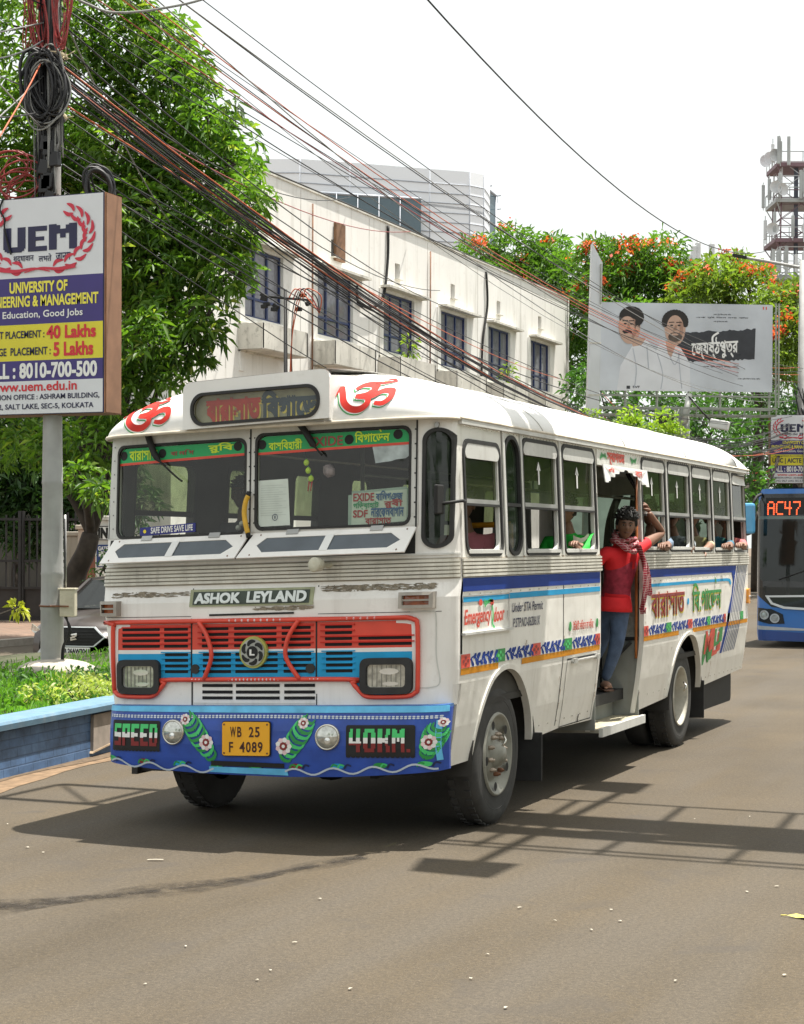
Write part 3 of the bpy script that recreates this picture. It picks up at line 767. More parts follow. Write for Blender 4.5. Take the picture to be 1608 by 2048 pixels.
# --- headlamps
for x0, x1 in ((-.645, -.275), (-2.60, -2.225)):
    b = MB(); z0, z1 = 1.046, 1.292
    b.shape([rr(x0, z0, x1, z1, .05), rr(x0 + .045, z0 + .045, x1 - .045, z1 - .045, .03)], RUBBER, .004, .045, FR, CUX)
    h = part(b, 'headlight')
    g = MB(); g.shape(rr(x0 + .04, z0 + .04, x1 - .04, z1 - .04, .03), LGLASS, .0, .022, FR, CUX)
    cx = (x0 + x1) / 2
    rq = random.Random(int(-x0 * 100))
    for k in range(9):
        xx = x0 + .05 + k * (x1 - x0 - .10) / 8; g.shape(rect(xx - .0025, z0 + .05, xx + .0025, z1 - .05), mat('lamp ribs', (.30, .31, .29), .15, .2, 9, metal=.5), .022, .026, FR)
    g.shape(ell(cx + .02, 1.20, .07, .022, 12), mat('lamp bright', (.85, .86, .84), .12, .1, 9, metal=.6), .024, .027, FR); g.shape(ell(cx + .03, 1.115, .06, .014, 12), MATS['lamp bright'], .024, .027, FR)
    g.build('lens', h, lean)

# --- bumper with painted flowers
b = MB()
bo = [(-2.665, .955), (-2.66, .55), (-2.55, .541), (-2.2, .512), (-1.86, .495), (-1.18, .479), (-.7, .485), (-.34, .504), (-.084, .523), (-.02, .535), (-.012, .955)]
b.shape(bo, BUMPB, -.01, .02, BUMP, CUX, (.6, .7, .8, .9))
b.shape([(-2.655, .925), (-.02, .925), (-.02, .966), (-1.3, .972), (-2.655, .962)], CYAN, .02, .026, BUMP, CUX)
def bdec(P, m, w=.024): b.shape(P, m, w, w, BUMP, CUX)
# underside lip returning to the body
b.shape([(-2.64, .952), (-.03, .952), (-.03, .972), (-2.64, .966)], mat('bumper top', (.05, .16, .42), .5, .2, 9), -.12, .018, BUMP, CUX)
for k in range(90):
    x = -2.62 + k * .0288
    for z in (.905, .893): bdec(ell(x, z - .008 * math.sin((x + 1.34) * 1.6) ** 2, .0125, .0055, 6), mat('silver chain paint', (.55, .62, .68), .4, .2, 20), .0245)
def flower(x, z, r):
    for k in range(9):
        a = k * 2 * math.pi / 9; bdec([(x + r * (.75 * math.cos(a) + .33 * math.cos(a + t) * 1), z + r * (.75 * math.sin(a) + .33 * math.sin(a + t))) for t in [q * 1.047 for q in range(6)]], PINKW if k % 2 else WPAINT, .0275 + .0002 * k)
    bdec(ell(x, z, r * .5, r * .5, 12), DKRED, .030); bdec(ell(x, z, r * .22, r * .22, 8), WPAINT, .031)
def plume(x0, z0, x1, z1, n=9, sgn=1):
    for k in range(n):
        t = k / (n - 1); x = x0 + (x1 - x0) * t; z = z0 + (z1 - z0) * t; ln = .085 * math.sin(.5 + 2.3 * t) + .03
        for sd in (1, -1):
            a = math.atan2(z1 - z0, x1 - x0) + sd * 1.15
            P = smooth([(x, z), (x + ln * .6 * math.cos(a), z + ln * .6 * math.sin(a)), (x + ln * math.cos(a - sd * .5), z + ln * math.sin(a - sd * .5))], 4)
            b.stroke(P, [.015 * (1 - (i / (len(P) - 1)) * .75) for i in range(len(P))], LGREEN if k % 2 else GREEN, .0262 + .0001 * k, .0262 + .0001 * k, BUMP)
plume(-1.72, .60, -1.93, .88); plume(-1.17, .60, -.99, .86); plume(-.15, .62, -.08, .80, 7)
flower(-1.775, .715, .055); flower(-1.165, .695, .058); flower(-1.955, .875, .038); flower(-1.02, .855, .038); flower(-.125, .725, .05); flower(-.045, .855, .03)
b.stroke(smooth([(-.06, .60), (-.07, .72), (-.065, .87)]), .018, CYAN, .027, .027, BUMP)
wv = [(-2.62 + .028 * k, .565 - .05 * (1 - ((-2.62 + .028 * k + 1.34) / 1.28) ** 2) + .022 * math.sin(k * .0285 / .047)) for k in range(92)]
for i in range(0, 92, 11):
    x, z = wv[i]; bdec(ell(x, z + .018, .05, .020, 10), (LGREEN, DKRED, LTBLUE, GREEN)[i // 11 % 4], .0248)
    for q in range(3): b.stroke(smooth([(x + .05 * q - .05, z), (x + .05 * q - .03, z + .028), (x + .05 * q, z + .02)], 4), .006, (GREEN, LGREEN, NAVY)[q], .0255, .0255, BUMP)
b.stroke(wv[:33], .0065, mat('wave line', (.50, .58, .66), .45, .1, 9), .0268, .0268, BUMP); b.stroke(wv[52:], .0065, MATS['wave line'], .0268, .0268, BUMP)
b.shape([(-1.76, .545), (-1.15, .535), (-1.14, .49), (-1.76, .505)], CYAN, .0262, .0262, BUMP, CUX); b.shape([(-1.74, .588), (-1.165, .574), (-1.165, .542), (-1.74, .552)], BLACK, .028, .028, BUMP, CUX)
for txt, x0, x1, z0, z1 in (('SPEED', -2.60, -2.165, .650, .862), ('40KM.', -.705, -.215, .628, .842)):
    n = 14; bdec(rr(x0, z0, x1, z1, .015), BLACK, .0265)
    for k in range(n): bdec(ell(x0 + (x1 - x0) * (k + .5) / n, z0 + .002, .018, .012, 8), BLACK, .0258)
    b.blocks(txt, (x0 + .025, z0 + .03, x1 - (.02 if txt[0] == 'S' else -.03), z1 - .025), ((0, .38, DKRED), (.38, .62, WPAINT), (.62, 1.0, LGREEN)), .0285, BUMP, CUX)
bumper = part(b, 'bumper')
g = MB(); PL = mat('number plate yellow', (.82, .40, .015), .4, .05, 6)
PM = lambda u, v, w: (u, BUMP(-1.44, .74, 0)[1] - w, v)
g.shape(rr(-1.642, .622, -1.262, .868, .02), BLACK, .02, .030, PM); g.shape(rr(-1.636, .628, -1.268, .862, .018), PL, .030, .038, PM)
PT = mat('plate writing', (.05, .012, .008), .5, .05, 6)
for t, bx in (('W', (-1.572, .758, -1.528, .828)), ('B', (-1.516, .758, -1.484, .828)), ('2', (-1.425, .758, -1.390, .828)), ('5', (-1.378, .758, -1.343, .828)), ('F', (-1.580, .652, -1.550, .722)), ('4', (-1.498, .652, -1.458, .724)), ('0', (-1.448, .652, -1.412, .724)), ('8', (-1.402, .652, -1.366, .724)), ('9', (-1.356, .652, -1.320, .724))): g.text(t, bx, PT, .0395, PM, .02)
for x, z in ((-1.62, .845), (-1.285, .845), (-1.62, .645), (-1.285, .645)): g.shape(ell(x, z, .007, .007, 8), RUST, .038, .041, PM)
g.build('number_plate', bumper, lean)
for x, z in ((-2.045, .783), (-.838, .760)):
    g = MB(); o_ = BUMP(x, z, .0); t = (Vector(BUMP(x + .03, z, 0)) - Vector(BUMP(x - .03, z, 0))).normalized(); nrm = Vector((t.y, -t.x, 0)).normalized()
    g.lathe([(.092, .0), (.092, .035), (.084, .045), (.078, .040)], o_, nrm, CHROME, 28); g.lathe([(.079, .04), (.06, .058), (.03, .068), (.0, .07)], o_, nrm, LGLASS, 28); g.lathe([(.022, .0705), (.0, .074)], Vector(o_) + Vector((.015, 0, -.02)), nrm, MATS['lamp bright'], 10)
    g.build('fog_lamp', bumper, lean)

# --- roof: one shell, domed at the front and rear
ZG = 2.925
def roof_pt(s, q):
    """s -1..1 across, q 0..1 front dome, 1..2 straight, 2..3 rear dome"""
    H = .10 + .32 * max(0, 1 - abs(s) ** 2.4) ** .55 if abs(s) < 1 else .10
    hw = HW - .03; a = abs(s)
    x = -HW + math.copysign(hw * (1 - (1 - a) ** 1.25 if False else a), s)
    sf = min(1, abs(s)); yg = corner(sf, .22, .24) - .06
    Hh = .40 * max(0.0, 1 - a ** 3.0) ** .56
    if q <= 1:
        h = math.sin(q * math.pi / 2) ** .9; y = yg + .80 * (1 - math.sqrt(max(0, 1 - h ** 2.6)))
    elif q <= 2:
        h = 1; y = yg + .80 + (10.03 - (yg + .8) - .75) * (q - 1)
    else:
        h = math.sin((3 - q) * math.pi / 2) ** .9; y = 10.03 - .13 * a ** 6 - .75 * (1 - math.sqrt(max(0, 1 - h ** 2.6)))
    return (x, y, ZG + Hh * h)
SS = [math.copysign(1 - (1 - abs(t)) ** 2.2, t) for t in [k / 24 - 1 for k in range(49)]]
QS = [k / 14 for k in range(15)] + [1 + k / 10 for k in range(1, 10)] + [2 + k / 14 for k in range(15)]
b = MB(); b.grid(roof_pt, SS, QS, ROOFW)
# gutter round the edge
P = [roof_pt(s, 0) for s in SS]; P = [(p[0], p[1] - .012, p[2] - .008) for p in P]
b.tube(P, .014, mat('gutter edge', (.58, .52, .42), .6, .2, 7, dirt=.4), 6); 
for sx in (1, -1): b.tube([roof_pt(sx, q) for q in QS], .014, MATS['gutter edge'], 6)
# underside of the overhang and shade-dark lining
b.grid(lambda s, q: (roof_pt(s, 0)[0], roof_pt(s, 0)[1] + q * .2, ZG - .006), SS, [0, 1], WHITE2)
b.grid(lambda s, q: (-HW + s * (HW - .08), .25 + q * 9.6, 2.90 + .28 * max(0, 1 - abs(s) ** 2.6) ** .6), [k / 12 - 1 for k in range(25)], [0, 1], CEILSHADE)
# roof sheet joints
for q in (1.13, 1.42, 1.70): b.tube([(lambda p: (p[0], p[1], p[2] + .001))(roof_pt(s, q)) for s in SS], .006, WHITE2, 5)
roof = part(b, 'roof')
# paint on the domed front: solve the roof surface for (x, z)
def RF(x, z, w):
    s = (x + HW) / (HW - .03); a = abs(s); Hh = .40 * max(1e-4, 1 - a ** 3.0) ** .56
    h = max(0, min(1, (z - ZG) / Hh)); y = corner(min(1, a), .22, .24) - .06 + .80 * (1 - math.sqrt(max(0, 1 - h ** 2.6)))
    return (x, y - w * .8, z + w * .6)
def omkar(mb, ox, oz, sx, sz):
    T = lambda P: [(ox + p[0] * sx, oz + p[1] * sz) for p in P]
    strokes = [([(.03, .50), (.09, .78), (.17, .60), (.24, .32), (.36, .14), (.52, .12), (.63, .28), (.60, .45), (.44, .48)], .055),
               ([(.36, .72), (.46, .86), (.62, .84), (.66, .66), (.56, .53), (.40, .50)], .055),
               ([(.58, .42), (.70, .50), (.82, .64), (.95, .62), (.98, .42), (.88, .26), (.74, .28)], .050),
               ([(.60, .93), (.72, .90), (.86, .98)], .026), ([(.70, 1.02), (.74, 1.05), (.80, 1.03)], .022)]
    for dx, dz, m, w, kk in ((-.028, -.045, GREEN, .004, 1.05), (-.012, -.02, WPAINT, .006, 1.05), (0, 0, RED, .009, 1)):
        for P, wd in strokes:
            Q = smooth([(p[0] + dx, p[1] + dz) for p in P], 6); n = len(Q)
            mb.stroke(T(Q), [wd * sx * kk * (.35 + .65 * math.sin(math.pi * (.12 + .76 * i / (n - 1)))) for i in range(n)], m, w, w, RF)
for a_ in ((-2.60, 2.935, .46, .235), (-.865, 2.965, .43, .245)):
    b = MB(); omkar(b, *a_); b.build('painted_symbol', roof, lean)
# destination box on the roof front
b = MB()
DB = lambda u, v, w: (u, -.125 + .10 * ((u + HW) / HW) ** 2 - w, v)
box = [(-1.975, 2.925), (-.835, 2.945), (-.835, 3.225), (-.842, 3.255), (-.865, 3.278), (-.90, 3.284), (-1.90, 3.256), (-1.945, 3.248), (-1.968, 3.225), (-1.975, 3.19)]
ov = [(x, z + .012 * (x + 1.41)) for x, z in rr(-1.895, 2.962, -.918, 3.168, .095, 8)]
b.shape([box, ov], ROOFW, -.03, .0, DB, CUX)
b.shape([[(p[0], p[1]) for p in grow(ov, .014)], grow(ov, -.008)], RUBBER, -.01, .012, DB, CUX)
# top and cheeks
b.grid(lambda u, q: (u, DB(u, 0, 0)[1] + q * 1.2, 3.258 + .027 * (u + 1.94) / 1.07 + .05 * math.sin(min(1, q) * 1.5)), [-1.975 + k * .114 for k in range(11)], [0, .1, .3, .6, 1], ROOFW)
for x, zt in ((-1.972, 3.215), (-.838, 3.24)): b.grid(lambda q, t, x=x, zt=zt: (x, DB(x, 0, 0)[1] + q * 1.0, 2.93 + (zt + .05 * math.sin(q * 1.5) - 2.93) * t), [0, .25, .5, .75, 1], [0, .5, 1], ROOFW)
b.shape(rect(-1.92, 2.94, -.90, 3.20), mat('display back', (.34, .32, .20), .7, .25, 9), -.056, -.05, DB, CUX)
yo = mat('display yellow', (.75, .60, .12), .6, .15, 9)
for t, x0, x1, z0, z1, m in (('বারাসাত', -1.80, -1.38, 2.975, 3.125, mat('display red', (.50, .035, .015), .5, .2, 9)), ('িবগােড', -1.36, -.945, 2.985, 3.155, mat('display slate', (.03, .05, .065), .5, .2, 9))):
    b.text(t, (x0 + .012, z0 - .014, x1 + .012, z1 - .014), yo, -.046, DB, .04); b.text(t, (x0, z0, x1, z1), m, -.042, DB, .05)
d = part(b, 'destination_box')
g = MB(); g.shape(ov, glass('display glass', (.9, .92, .9), .93, .03, dust=.05), -.012, -.012, DB, CUX); g.build('pane', d, lean)

# --- windscreens
for H, nm in ((WSL, 0), (WSR, 1)):
    g = MB(); g.shape(H, WSGLASS, -.012, -.012, FR, CUX); ws = part(g, 'windscreen')
    v = MB(); x0 = min(p[0] for p in H); x1 = max(p[0] for p in H)
    z0 = 2.727 + .018 * nm; sl = .022
    top = [p for p in grow(H, -.012) if p[1] > 2.76]
    ps = sorted(top, key=lambda p: p[0]); G = [(x0 + .006, z0), (x1 - .006, z0 + sl)] + ps[::-1]
    v.shape(G, VISORG, -.008, -.008, FR, CUX); v.shape([(x0 + .006, z0 - .018), (x1 - .006, z0 + sl - .018), (x1 - .006, z0 + sl), (x0 + .006, z0)], REDB, -.008, -.008, FR, CUX)
    for x, z in (((-2.60, 2.782), (-2.255, 2.782), (-1.622, 2.80)) if nm == 0 else ((-1.43, 2.80), (-.768, 2.803), (-.415, 2.822))): v.shape(ell(x, z, .034, .034, 16), BLACK, -.006, -.006, FR)
    W4 = mat('visor red lettering', (.30, .06, .05), .5, .1, 9)
    for t, x0_, x1_, z0_, z1_, m in ((('বারাসাত', -2.545, -2.30, 2.744, 2.815, LIME), ('বা লি গ', -2.18, -1.985, 2.762, 2.80, W4), ('রুিব', -1.86, -1.66, 2.762, 2.832, LIME)) if nm == 0 else (('বাসিবহারী', -1.375, -1.12, 2.755, 2.828, LIME), ('EXIDE', -1.06, -.815, 2.768, 2.832, W4), ('িবগােডন', -.725, -.475, 2.78, 2.855, LIME))): v.text(t, (x0_, z0_, x1_, z1_), m, -.005, FR, .022)
    if nm == 1: v.stroke([(-.545, 2.862), (-.535, 2.845)], .005, LIME, -.005, -.005, FR)
    v.build('sun_visor', ws, lean)
    if nm == 0:
        v = MB(); v.shape([(-2.445, 2.188), (-1.962, 2.206), (-1.962, 2.270), (-2.445, 2.250)], mat('sticker blue', (.02, .025, .20), .5, .1, 9), -.007, -.007, FR, CUX)
        v.text('SAFE DRIVE SAVE LIFE', (-2.345, 2.205, -1.985, 2.248), WPAINT, -.005, FR, .03, rise=.012); v.shape(ell(-2.40, 2.222, .014, .014, 8), YEL, -.005, -.005, FR); v.build('safety_sticker', ws, lean)
    else:
        v = MB(); v.shape([(-1.45, 2.222), (-1.205, 2.226), (-1.225, 2.552), (-1.457, 2.547)], mat('permit paper', (.60, .66, .60), .7, .06, 9), -.009, -.009, FR, CUX)
        for k in range(14): v.shape([(-1.435, 2.30 + k * .016), (-1.235 - .03 * (k % 3), 2.30 + k * .016), (-1.235 - .03 * (k % 3), 2.3025 + k * .016), (-1.435, 2.3025 + k * .016)], mat('print grey', (.42, .47, .43), .7, .1, 9), -.007, -.007, FR)
        v.shape([ell(-1.322, 2.285, .022, .024, 14), ell(-1.322, 2.285, .018, .020, 14)], NAVY, -.006, -.006, FR); v.shape(rect(-1.326, 2.275, -1.318, 2.296), NAVY, -.006, -.006, FR); v.build('permit_notice', ws, lean)
        # cracked reflective film in the corner
        v = MB(); v.shape([(-.575, 2.63), (-.60, 2.752), (-.34, 2.757), (-.335, 2.67), (-.36, 2.655), (-.43, 2.65), (-.46, 2.64), (-.50, 2.637)], mat('window film', (.40, .46, .46), .35, .3, 12), -.009, -.009, FR, CUX); v.build('film_patch', ws, lean)
g = MB(); g.shape(grow(CAP, -.004), DARKGL, -.012, -.012, FR, CUX); part(g, 'quarter_window')
# --- opened ventilator flaps below the windscreens
def flap(xa, xb, xc, xd, name='ventilator_flap'):
    FM = lambda x, t, w: (x, yfront(x, 2.16) - .012 - .135 * t + w * -.6, 2.172 + .006 * (x + 1.4) - .168 * t + w * .5)
    f = MB(); O = [(xa, 0), (xb, 0), (xc, 1), (xd, 1)]
    m0 = lambda k: (O[0][0] + (O[3][0] - O[0][0]) * k, O[1][0] + (O[2][0] - O[1][0]) * k)
    l1, r1 = m0(.5); hexa = [(l1 + .09, .5), (l1 + .15, .20), (r1 - .15, .20), (r1 - .07, .5), (r1 - .15, .80), (l1 + .15, .80)]
    f.shape([O, hexa], FRONTW, -.008, .006, FM, CUX); 
    mid = (l1 + r1) / 2; f.shape([(mid - .03, .82), (mid + .03, .82), (mid + .05, .18), (mid - .01, .18)], WPAINT, .004, .010, FM)
    for x in (xa + .30, xb - .28): f.shape(rect(x - .045, -.10, x + .045, .10), STEEL, .006, .016, FM)
    for x in (xa + .06, xb - .06, xc - .06, xd + .1): f.shape(ell(x, .08 if x in (xa + .06, xb - .06) else .9, .006, .035, 6), RUST, .008, .009, FM)
    o = part(f, name); g = MB(); g.shape(hexa, VENTGL, 0, 0, FM, CUX); g.build('pane', o, lean); return o
flap(-2.665, -1.510, -1.562, -2.735); o = flap(-1.472, -.268, -.302, -1.548)
b = MB(); b.shape([(-2.76, 2.0), (-.28, 2.0), (-.28, 2.165), (-2.72, 2.165)], BLACK, -.02, .003, FR, CUX); part(b, 'ventilator_opening')
# --- wipers, horn lamp, yellow handle
for P in ([(-2.365, 2.925), (-2.33, 2.84), (-2.28, 2.75), (-2.13, 2.62), (-2.06, 2.57)], [(-1.125, 2.93), (-1.08, 2.87), (-1.02, 2.78), (-.95, 2.70)]):
    b = MB(); Q = smooth(P, 4); b.tube([FR(x, z, .03) for x, z in Q], [.024 if i < 9 else .007 for i in range(len(Q))], BLACK, 7); part(b, 'wiper')
b = MB(); o_ = FR(-.885, 1.94, .0); b.lathe([(.02, 0), (.022, .12), (.046, .13), (.052, .19), (.046, .20), (.0, .192)], o_, (-.25, -1, .02), mat('horn cream', (.55, .53, .42), .45, .12, 9), 20); part(b, 'horn')
b = MB(); b.tube([FR(x, z, .05) for x, z in smooth([(-1.505, 2.445), (-1.525, 2.40), (-1.535, 2.33), (-1.525, 2.25), (-1.505, 2.18)], 4)], .019, mat('handle yellow', (.62, .36, .03), .4, .2, 9), 8); b.tube([FR(-1.503, 2.47, .04), FR(-1.507, 2.435, .05)], .018, BLACK, 8); b.tube([FR(-1.507, 2.19, .05), FR(-1.503, 2.15, .04)], .018, BLACK, 8); part(b, 'grab_handle')
b = MB(); b.tube([NS(.335, 2.35, .02), NS(.20, 2.35, .05), FR(-.10, 2.33, .10)], .012, BLACK, 6); b.box(FR(-.09, 2.36, .12), (.03, .13, .20), BLACK, None, .01); part(b, 'wing_mirror')

# --- door: stair well, header and scalloped awning
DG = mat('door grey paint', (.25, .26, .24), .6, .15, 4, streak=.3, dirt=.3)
b = MB()
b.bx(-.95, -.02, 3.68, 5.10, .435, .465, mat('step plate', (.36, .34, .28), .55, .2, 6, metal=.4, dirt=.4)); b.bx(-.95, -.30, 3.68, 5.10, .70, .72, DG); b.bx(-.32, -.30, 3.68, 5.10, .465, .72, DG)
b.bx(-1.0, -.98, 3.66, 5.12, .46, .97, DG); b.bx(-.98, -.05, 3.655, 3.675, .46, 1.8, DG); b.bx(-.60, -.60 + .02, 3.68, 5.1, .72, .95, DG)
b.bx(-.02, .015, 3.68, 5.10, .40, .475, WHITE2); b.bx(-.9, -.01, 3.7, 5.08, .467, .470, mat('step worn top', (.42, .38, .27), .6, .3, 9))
part(b, 'door_step')
b = MB()                                        # rear partition / folded door leaf facing forward
b.bx(-.98, -.055, 5.105, 5.125, .47, 1.80, DG); b.bx(-.42, -.405, 5.095, 5.106, .47, 1.8, BLACK); b.bx(-.98, -.06, 5.09, 5.105, 1.165, 1.20, BLACK); b.bx(-.20, -.06, 5.088, 5.105, 1.2, 1.8, mat('scraped panel', (.22, .22, .20), .7, .35, 20, dirt=.8, dirtcol=(.05, .04, .03)))
b.shape(ell(-.52, 1.36, .11, .095, 18), GREEN, .0, .004, lambda u, v, w: (u, 5.1 - w, v))
b.bar((-.12, 5.075, 1.15), (-.62, 4.95, .62), .055, BLACK, .03); b.tube([(-.07, 5.07, 1.0), (-.07, 5.07, 2.75)], .013, mat('orange pole', (.40, .13, .03), .5, .2, 9), 8)
part(b, 'door_leaf')
b = MB()
b.shape([(3.64, 2.74), (5.06, 2.74), (5.06, 2.90), (3.64, 2.88)], WHITE, .002, .012, NS)
b.text('স্বাগতম', (3.95, 2.752, 4.50, 2.865), REDB, .016, NS, .03)
for y0, s in ((3.72, 1), (4.76, -1)):
    for k in range(6): b.stroke([(y0 + .03 * k * 1, 2.79 + .012 * k), (y0 + .03 * k + .05 * s, 2.85 - .01 * k)], .010, GREEN, .016, .016, NS)
part(b, 'door_header')
b = MB(); AW = lambda u, t, w: (.010 + .022 * t + .008 * math.sin(u * 19) * t + w, u, 2.742 - .155 * t)
sc = [(3.66, 1.0), (3.74, 1.0), (3.74, .9), (3.84, .9), (3.86, .66), (3.98, .66), (4.0, .46), (4.14, .44), (4.16, .30), (4.30, .28), (4.34, .16), (4.42, .16), (4.46, .28), (4.60, .30), (4.62, .44), (4.74, .46), (4.76, .66), (4.88, .66), (4.9, .9), (5.0, .9), (5.0, 1.0), (5.12, 1.0)]
b.shape([(5.12, 0), (3.66, 0)] + sc, WPAINT, -.004, .004, AW)
b.text('পির', (3.80, .40, 3.98, .14), REDB, .008, AW, .02); b.text('বহন', (4.68, .52, 4.92, .16), REDB, .008, AW, .02)
part(b, 'awning')

# --- floor, seats, dashboard, engine cover
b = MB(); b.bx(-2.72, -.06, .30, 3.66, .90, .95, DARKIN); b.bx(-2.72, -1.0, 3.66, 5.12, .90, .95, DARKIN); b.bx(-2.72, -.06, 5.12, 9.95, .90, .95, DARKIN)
b.bx(-2.6, -.2, .6, 9.7, .62, .72, BLACK); b.bx(-2.2, -.6, .3, 9.2, .5, .62, BLACK)
part(b, 'floor')
SEAT = mat('seat vinyl', (.09, .085, .08), .6, .2, 6); SEATB = mat('blue seat vinyl', (.16, .22, .26), .6, .2, 6)
def seat(x0, x1, y, ht=2.0, m=SEAT):
    s_ = MB(); s_.box(((x0 + x1) / 2, y - .22, 1.40), (x1 - x0, .46, .10), m, None, .03); s_.box(((x0 + x1) / 2, y + .05, 1.70), (x1 - x0, .09, ht - 1.40), m, Matrix.Rotation(-.12, 3, 'X'), .03)
    s_.tube([(x0 + .05, y + .09, 1.4), (x0 + .05, y + .14, ht + .02), (x1 - .05, y + .14, ht + .02), (x1 - .05, y + .09, 1.4)], .014, STEEL, 6)
    for x in (x0 + .1, x1 - .1): s_.tube([(x, y - .2, .95), (x, y - .2, 1.37)], .018, STEEL, 6)
    return part(s_, 'seat')
for y in (2.35, 3.25): seat(-1.0, -.13, y)
for y in (5.75, 6.55, 7.5, 8.45, 9.3): seat(-1.0, -.13, y)
for y in (2.6, 3.5, 4.4, 5.3, 6.2, 7.1, 8.0, 8.9): seat(-2.62, -1.75, y)
seat(-2.45, -1.95, 1.75, 2.0, SEAT); seat(-1.0, -.15, 1.42, 2.1, SEATB)
b = MB(); b.box((-1.42, .62, 1.75), (2.45, .5, .26), DARKIN, None, .05); b.box((-1.45, 1.0, 1.42), (.9, .9, .95), mat('engine cover', (.05, .05, .05), .6, .2, 5), None, .06); part(b, 'dashboard')
b = MB(); c0 = Vector((-2.12, .86, 2.02)); q = Matrix.Rotation(R_(-32), 3, 'X')
b.tube([c0 + q @ Vector((.25 * math.cos(a), .25 * math.sin(a), 0)) for a in [k * 2 * math.pi / 28 for k in range(28)]], .016, BLACK, 6, closed=True)
for a in (0, 2.1, 4.2): b.tube([c0, c0 + q @ Vector((.25 * math.cos(a), .25 * math.sin(a), 0))], .012, BLACK, 6)
b.tube([c0, c0 + q @ Vector((0, 0, -.45))], .03, BLACK, 8); part(b, 'steering_wheel')
b = MB(); b.tube([(-1.2, 1.30, .95), (-1.2, 1.30, 2.95)], .016, STEEL, 6); b.bx(-1.75, -1.73, 1.9, 2.0, .95, 2.2, DARKIN); b.tube([(-.62, 2.0, 2.22), (-.25, 2.0, 2.22)], .022, ORANGE, 8); b.tube([(-.25, 2.0, 2.22), (-.22, 2.0, 1.2)], .022, ORANGE, 8); b.tube([(-1.2, 1.3, 2.62), (-1.2, 9.5, 2.62)], .014, STEEL, 6); part(b, 'hand_rail')

# --- wheels
def wheel(x, y, inner=False, dual=False, r=.515, sgn=1):
    n = 40; o_ = (x, y, r)
    t = MB()
    prof = [(.300, .015), (.335, .012), (.43, .026), (.480, .016), (.505, -.005), (r, -.03), (r, -.165), (.505, -.19), (.47, -.205), (.35, -.205), (.30, -.19)]
    t.lathe([(a, h) for a, h in prof], o_, (sgn, 0, 0), TYRE, n)
    for k in range(40):                                       # tread blocks at the shoulder
        a = 2 * math.pi * k / 40; 
        for h, w in ((-.042, .045), (-.155, .045)):
            c = Vector((x + sgn * h, y + (r + .002) * math.cos(a), r + (r + .002) * math.sin(a)))
            t.box(c, (w, .045, .014), TYRE, Matrix.Rotation(a - math.pi / 2, 3, 'X'))
    t.tube([(x + sgn * .018, y + .405 * math.cos(a), r + .405 * math.sin(a)) for a in [k * 2 * math.pi / 40 for k in range(40)]], .006, TYRE, 5, closed=True)
    if dual:
        t.lathe([(a, h - .27) for a, h in prof], o_, (sgn, 0, 0), TYRE, n)
    w_ = t.build('wheel', bus); w_.name = 'wheel'
    d_ = MB()
    if dual: d_.lathe([(.305, .018), (.298, .03), (.285, .02), (.265, -.05), (.255, -.16), (.245, -.175), (.10, -.185), (.10, -.10), (.0, -.10)], o_, (sgn, 0, 0), mat('rear rim paint', (.42, .40, .34), .5, .2, 6, dirt=.4, dirtcol=(.18, .14, .10)), n)
    else: d_.lathe([(.308, .016), (.300, .032), (.286, .030), (.275, .008), (.245, .0), (.215, -.03), (.19, -.03), (.175, .0), (.11, .0), (.095, .01), (.085, .045), (.062, .05), (.055, .075), (.0, .08)], o_, (sgn, 0, 0), WHEELM, n)
    for k in range(10 if not inner else 0):
        a = 2 * math.pi * k / 10 + .2; rad = .145 if not dual else .16; h0 = .0 if not dual else -.18
        d_.lathe([(.018, 0), (.018, .032), (.011, .034), (.011, .05 if k % 2 else .042), (0, .052)], (x + sgn * h0, y + rad * math.cos(a), r + rad * math.sin(a)), (sgn, 0, 0), mat('wheel nut', (.36, .30, .24), .45, .25, 12, metal=.5) if k not in (7, 8) else RUST, 6)
    for k in range(5 if not (inner or dual) else 0):
        a = 2 * math.pi * k / 5 + .75; d_.lathe([(.034, .002), (.0, .0)], (x + sgn * .020, y + .238 * math.cos(a), r + .238 * math.sin(a)), (sgn, 0, 0), BLACK, 12)
    if not inner:
        d_.tube([(x + sgn * .055, y + .0, r + .05), (x + sgn * .075, y + .03, r + .10), (x + sgn * .04, y + .06, r + .14)], .010, CHROME, 6)
    d_.build('rim', w_)
    return w_
FY, RY = 1.19, 6.83
wheel(-.085, FY); wheel(-.10, RY, dual=True); wheel(-2.52, FY, inner=True, sgn=-1); wheel(-2.70, RY, inner=True, sgn=-1)
for y0 in (FY, RY):
    b = MB(); b.tube([(-2.6, y0, .5), (-.2, y0, .5)], .07, BLACK, 10); b.sphere((-1.4, y0, .5), (.2, .2, .2), BLACK, 12, 8); part(b, 'axle')
    for xa, xb in ((-.75, -.05), (-2.72, -2.1)):               # dark wheel housings
        b = MB(); b.grid(lambda a, x, y0=y0: (x, y0 + .13 + .72 * math.cos(a), .42 + .74 * math.sin(a)), [k * math.pi / 14 for k in range(15)], [xa, xb], DARKIN); b.bx(xa - .05, xa, y0 - .65, y0 + .9, .40, 1.2, DARKIN); part(b, 'wheel_housing')
for x0, y0, z0, z1 in ((-.36, 2.02, .22, .6), (-.40, 7.68, .22, .62)):
    b = MB(); b.box((x0 + .12, y0, (z0 + z1) / 2), (.5, .018, z1 - z0), RUBBER, None, .006); part(b, 'mud_flap')
b = MB(); b.shape(rr(7.9, .27, 9.45, .60, .06), BLACK, -.5, -.03, lambda y, z, w: (-.10 + w, y, z)); part(b, 'fuel_tank')

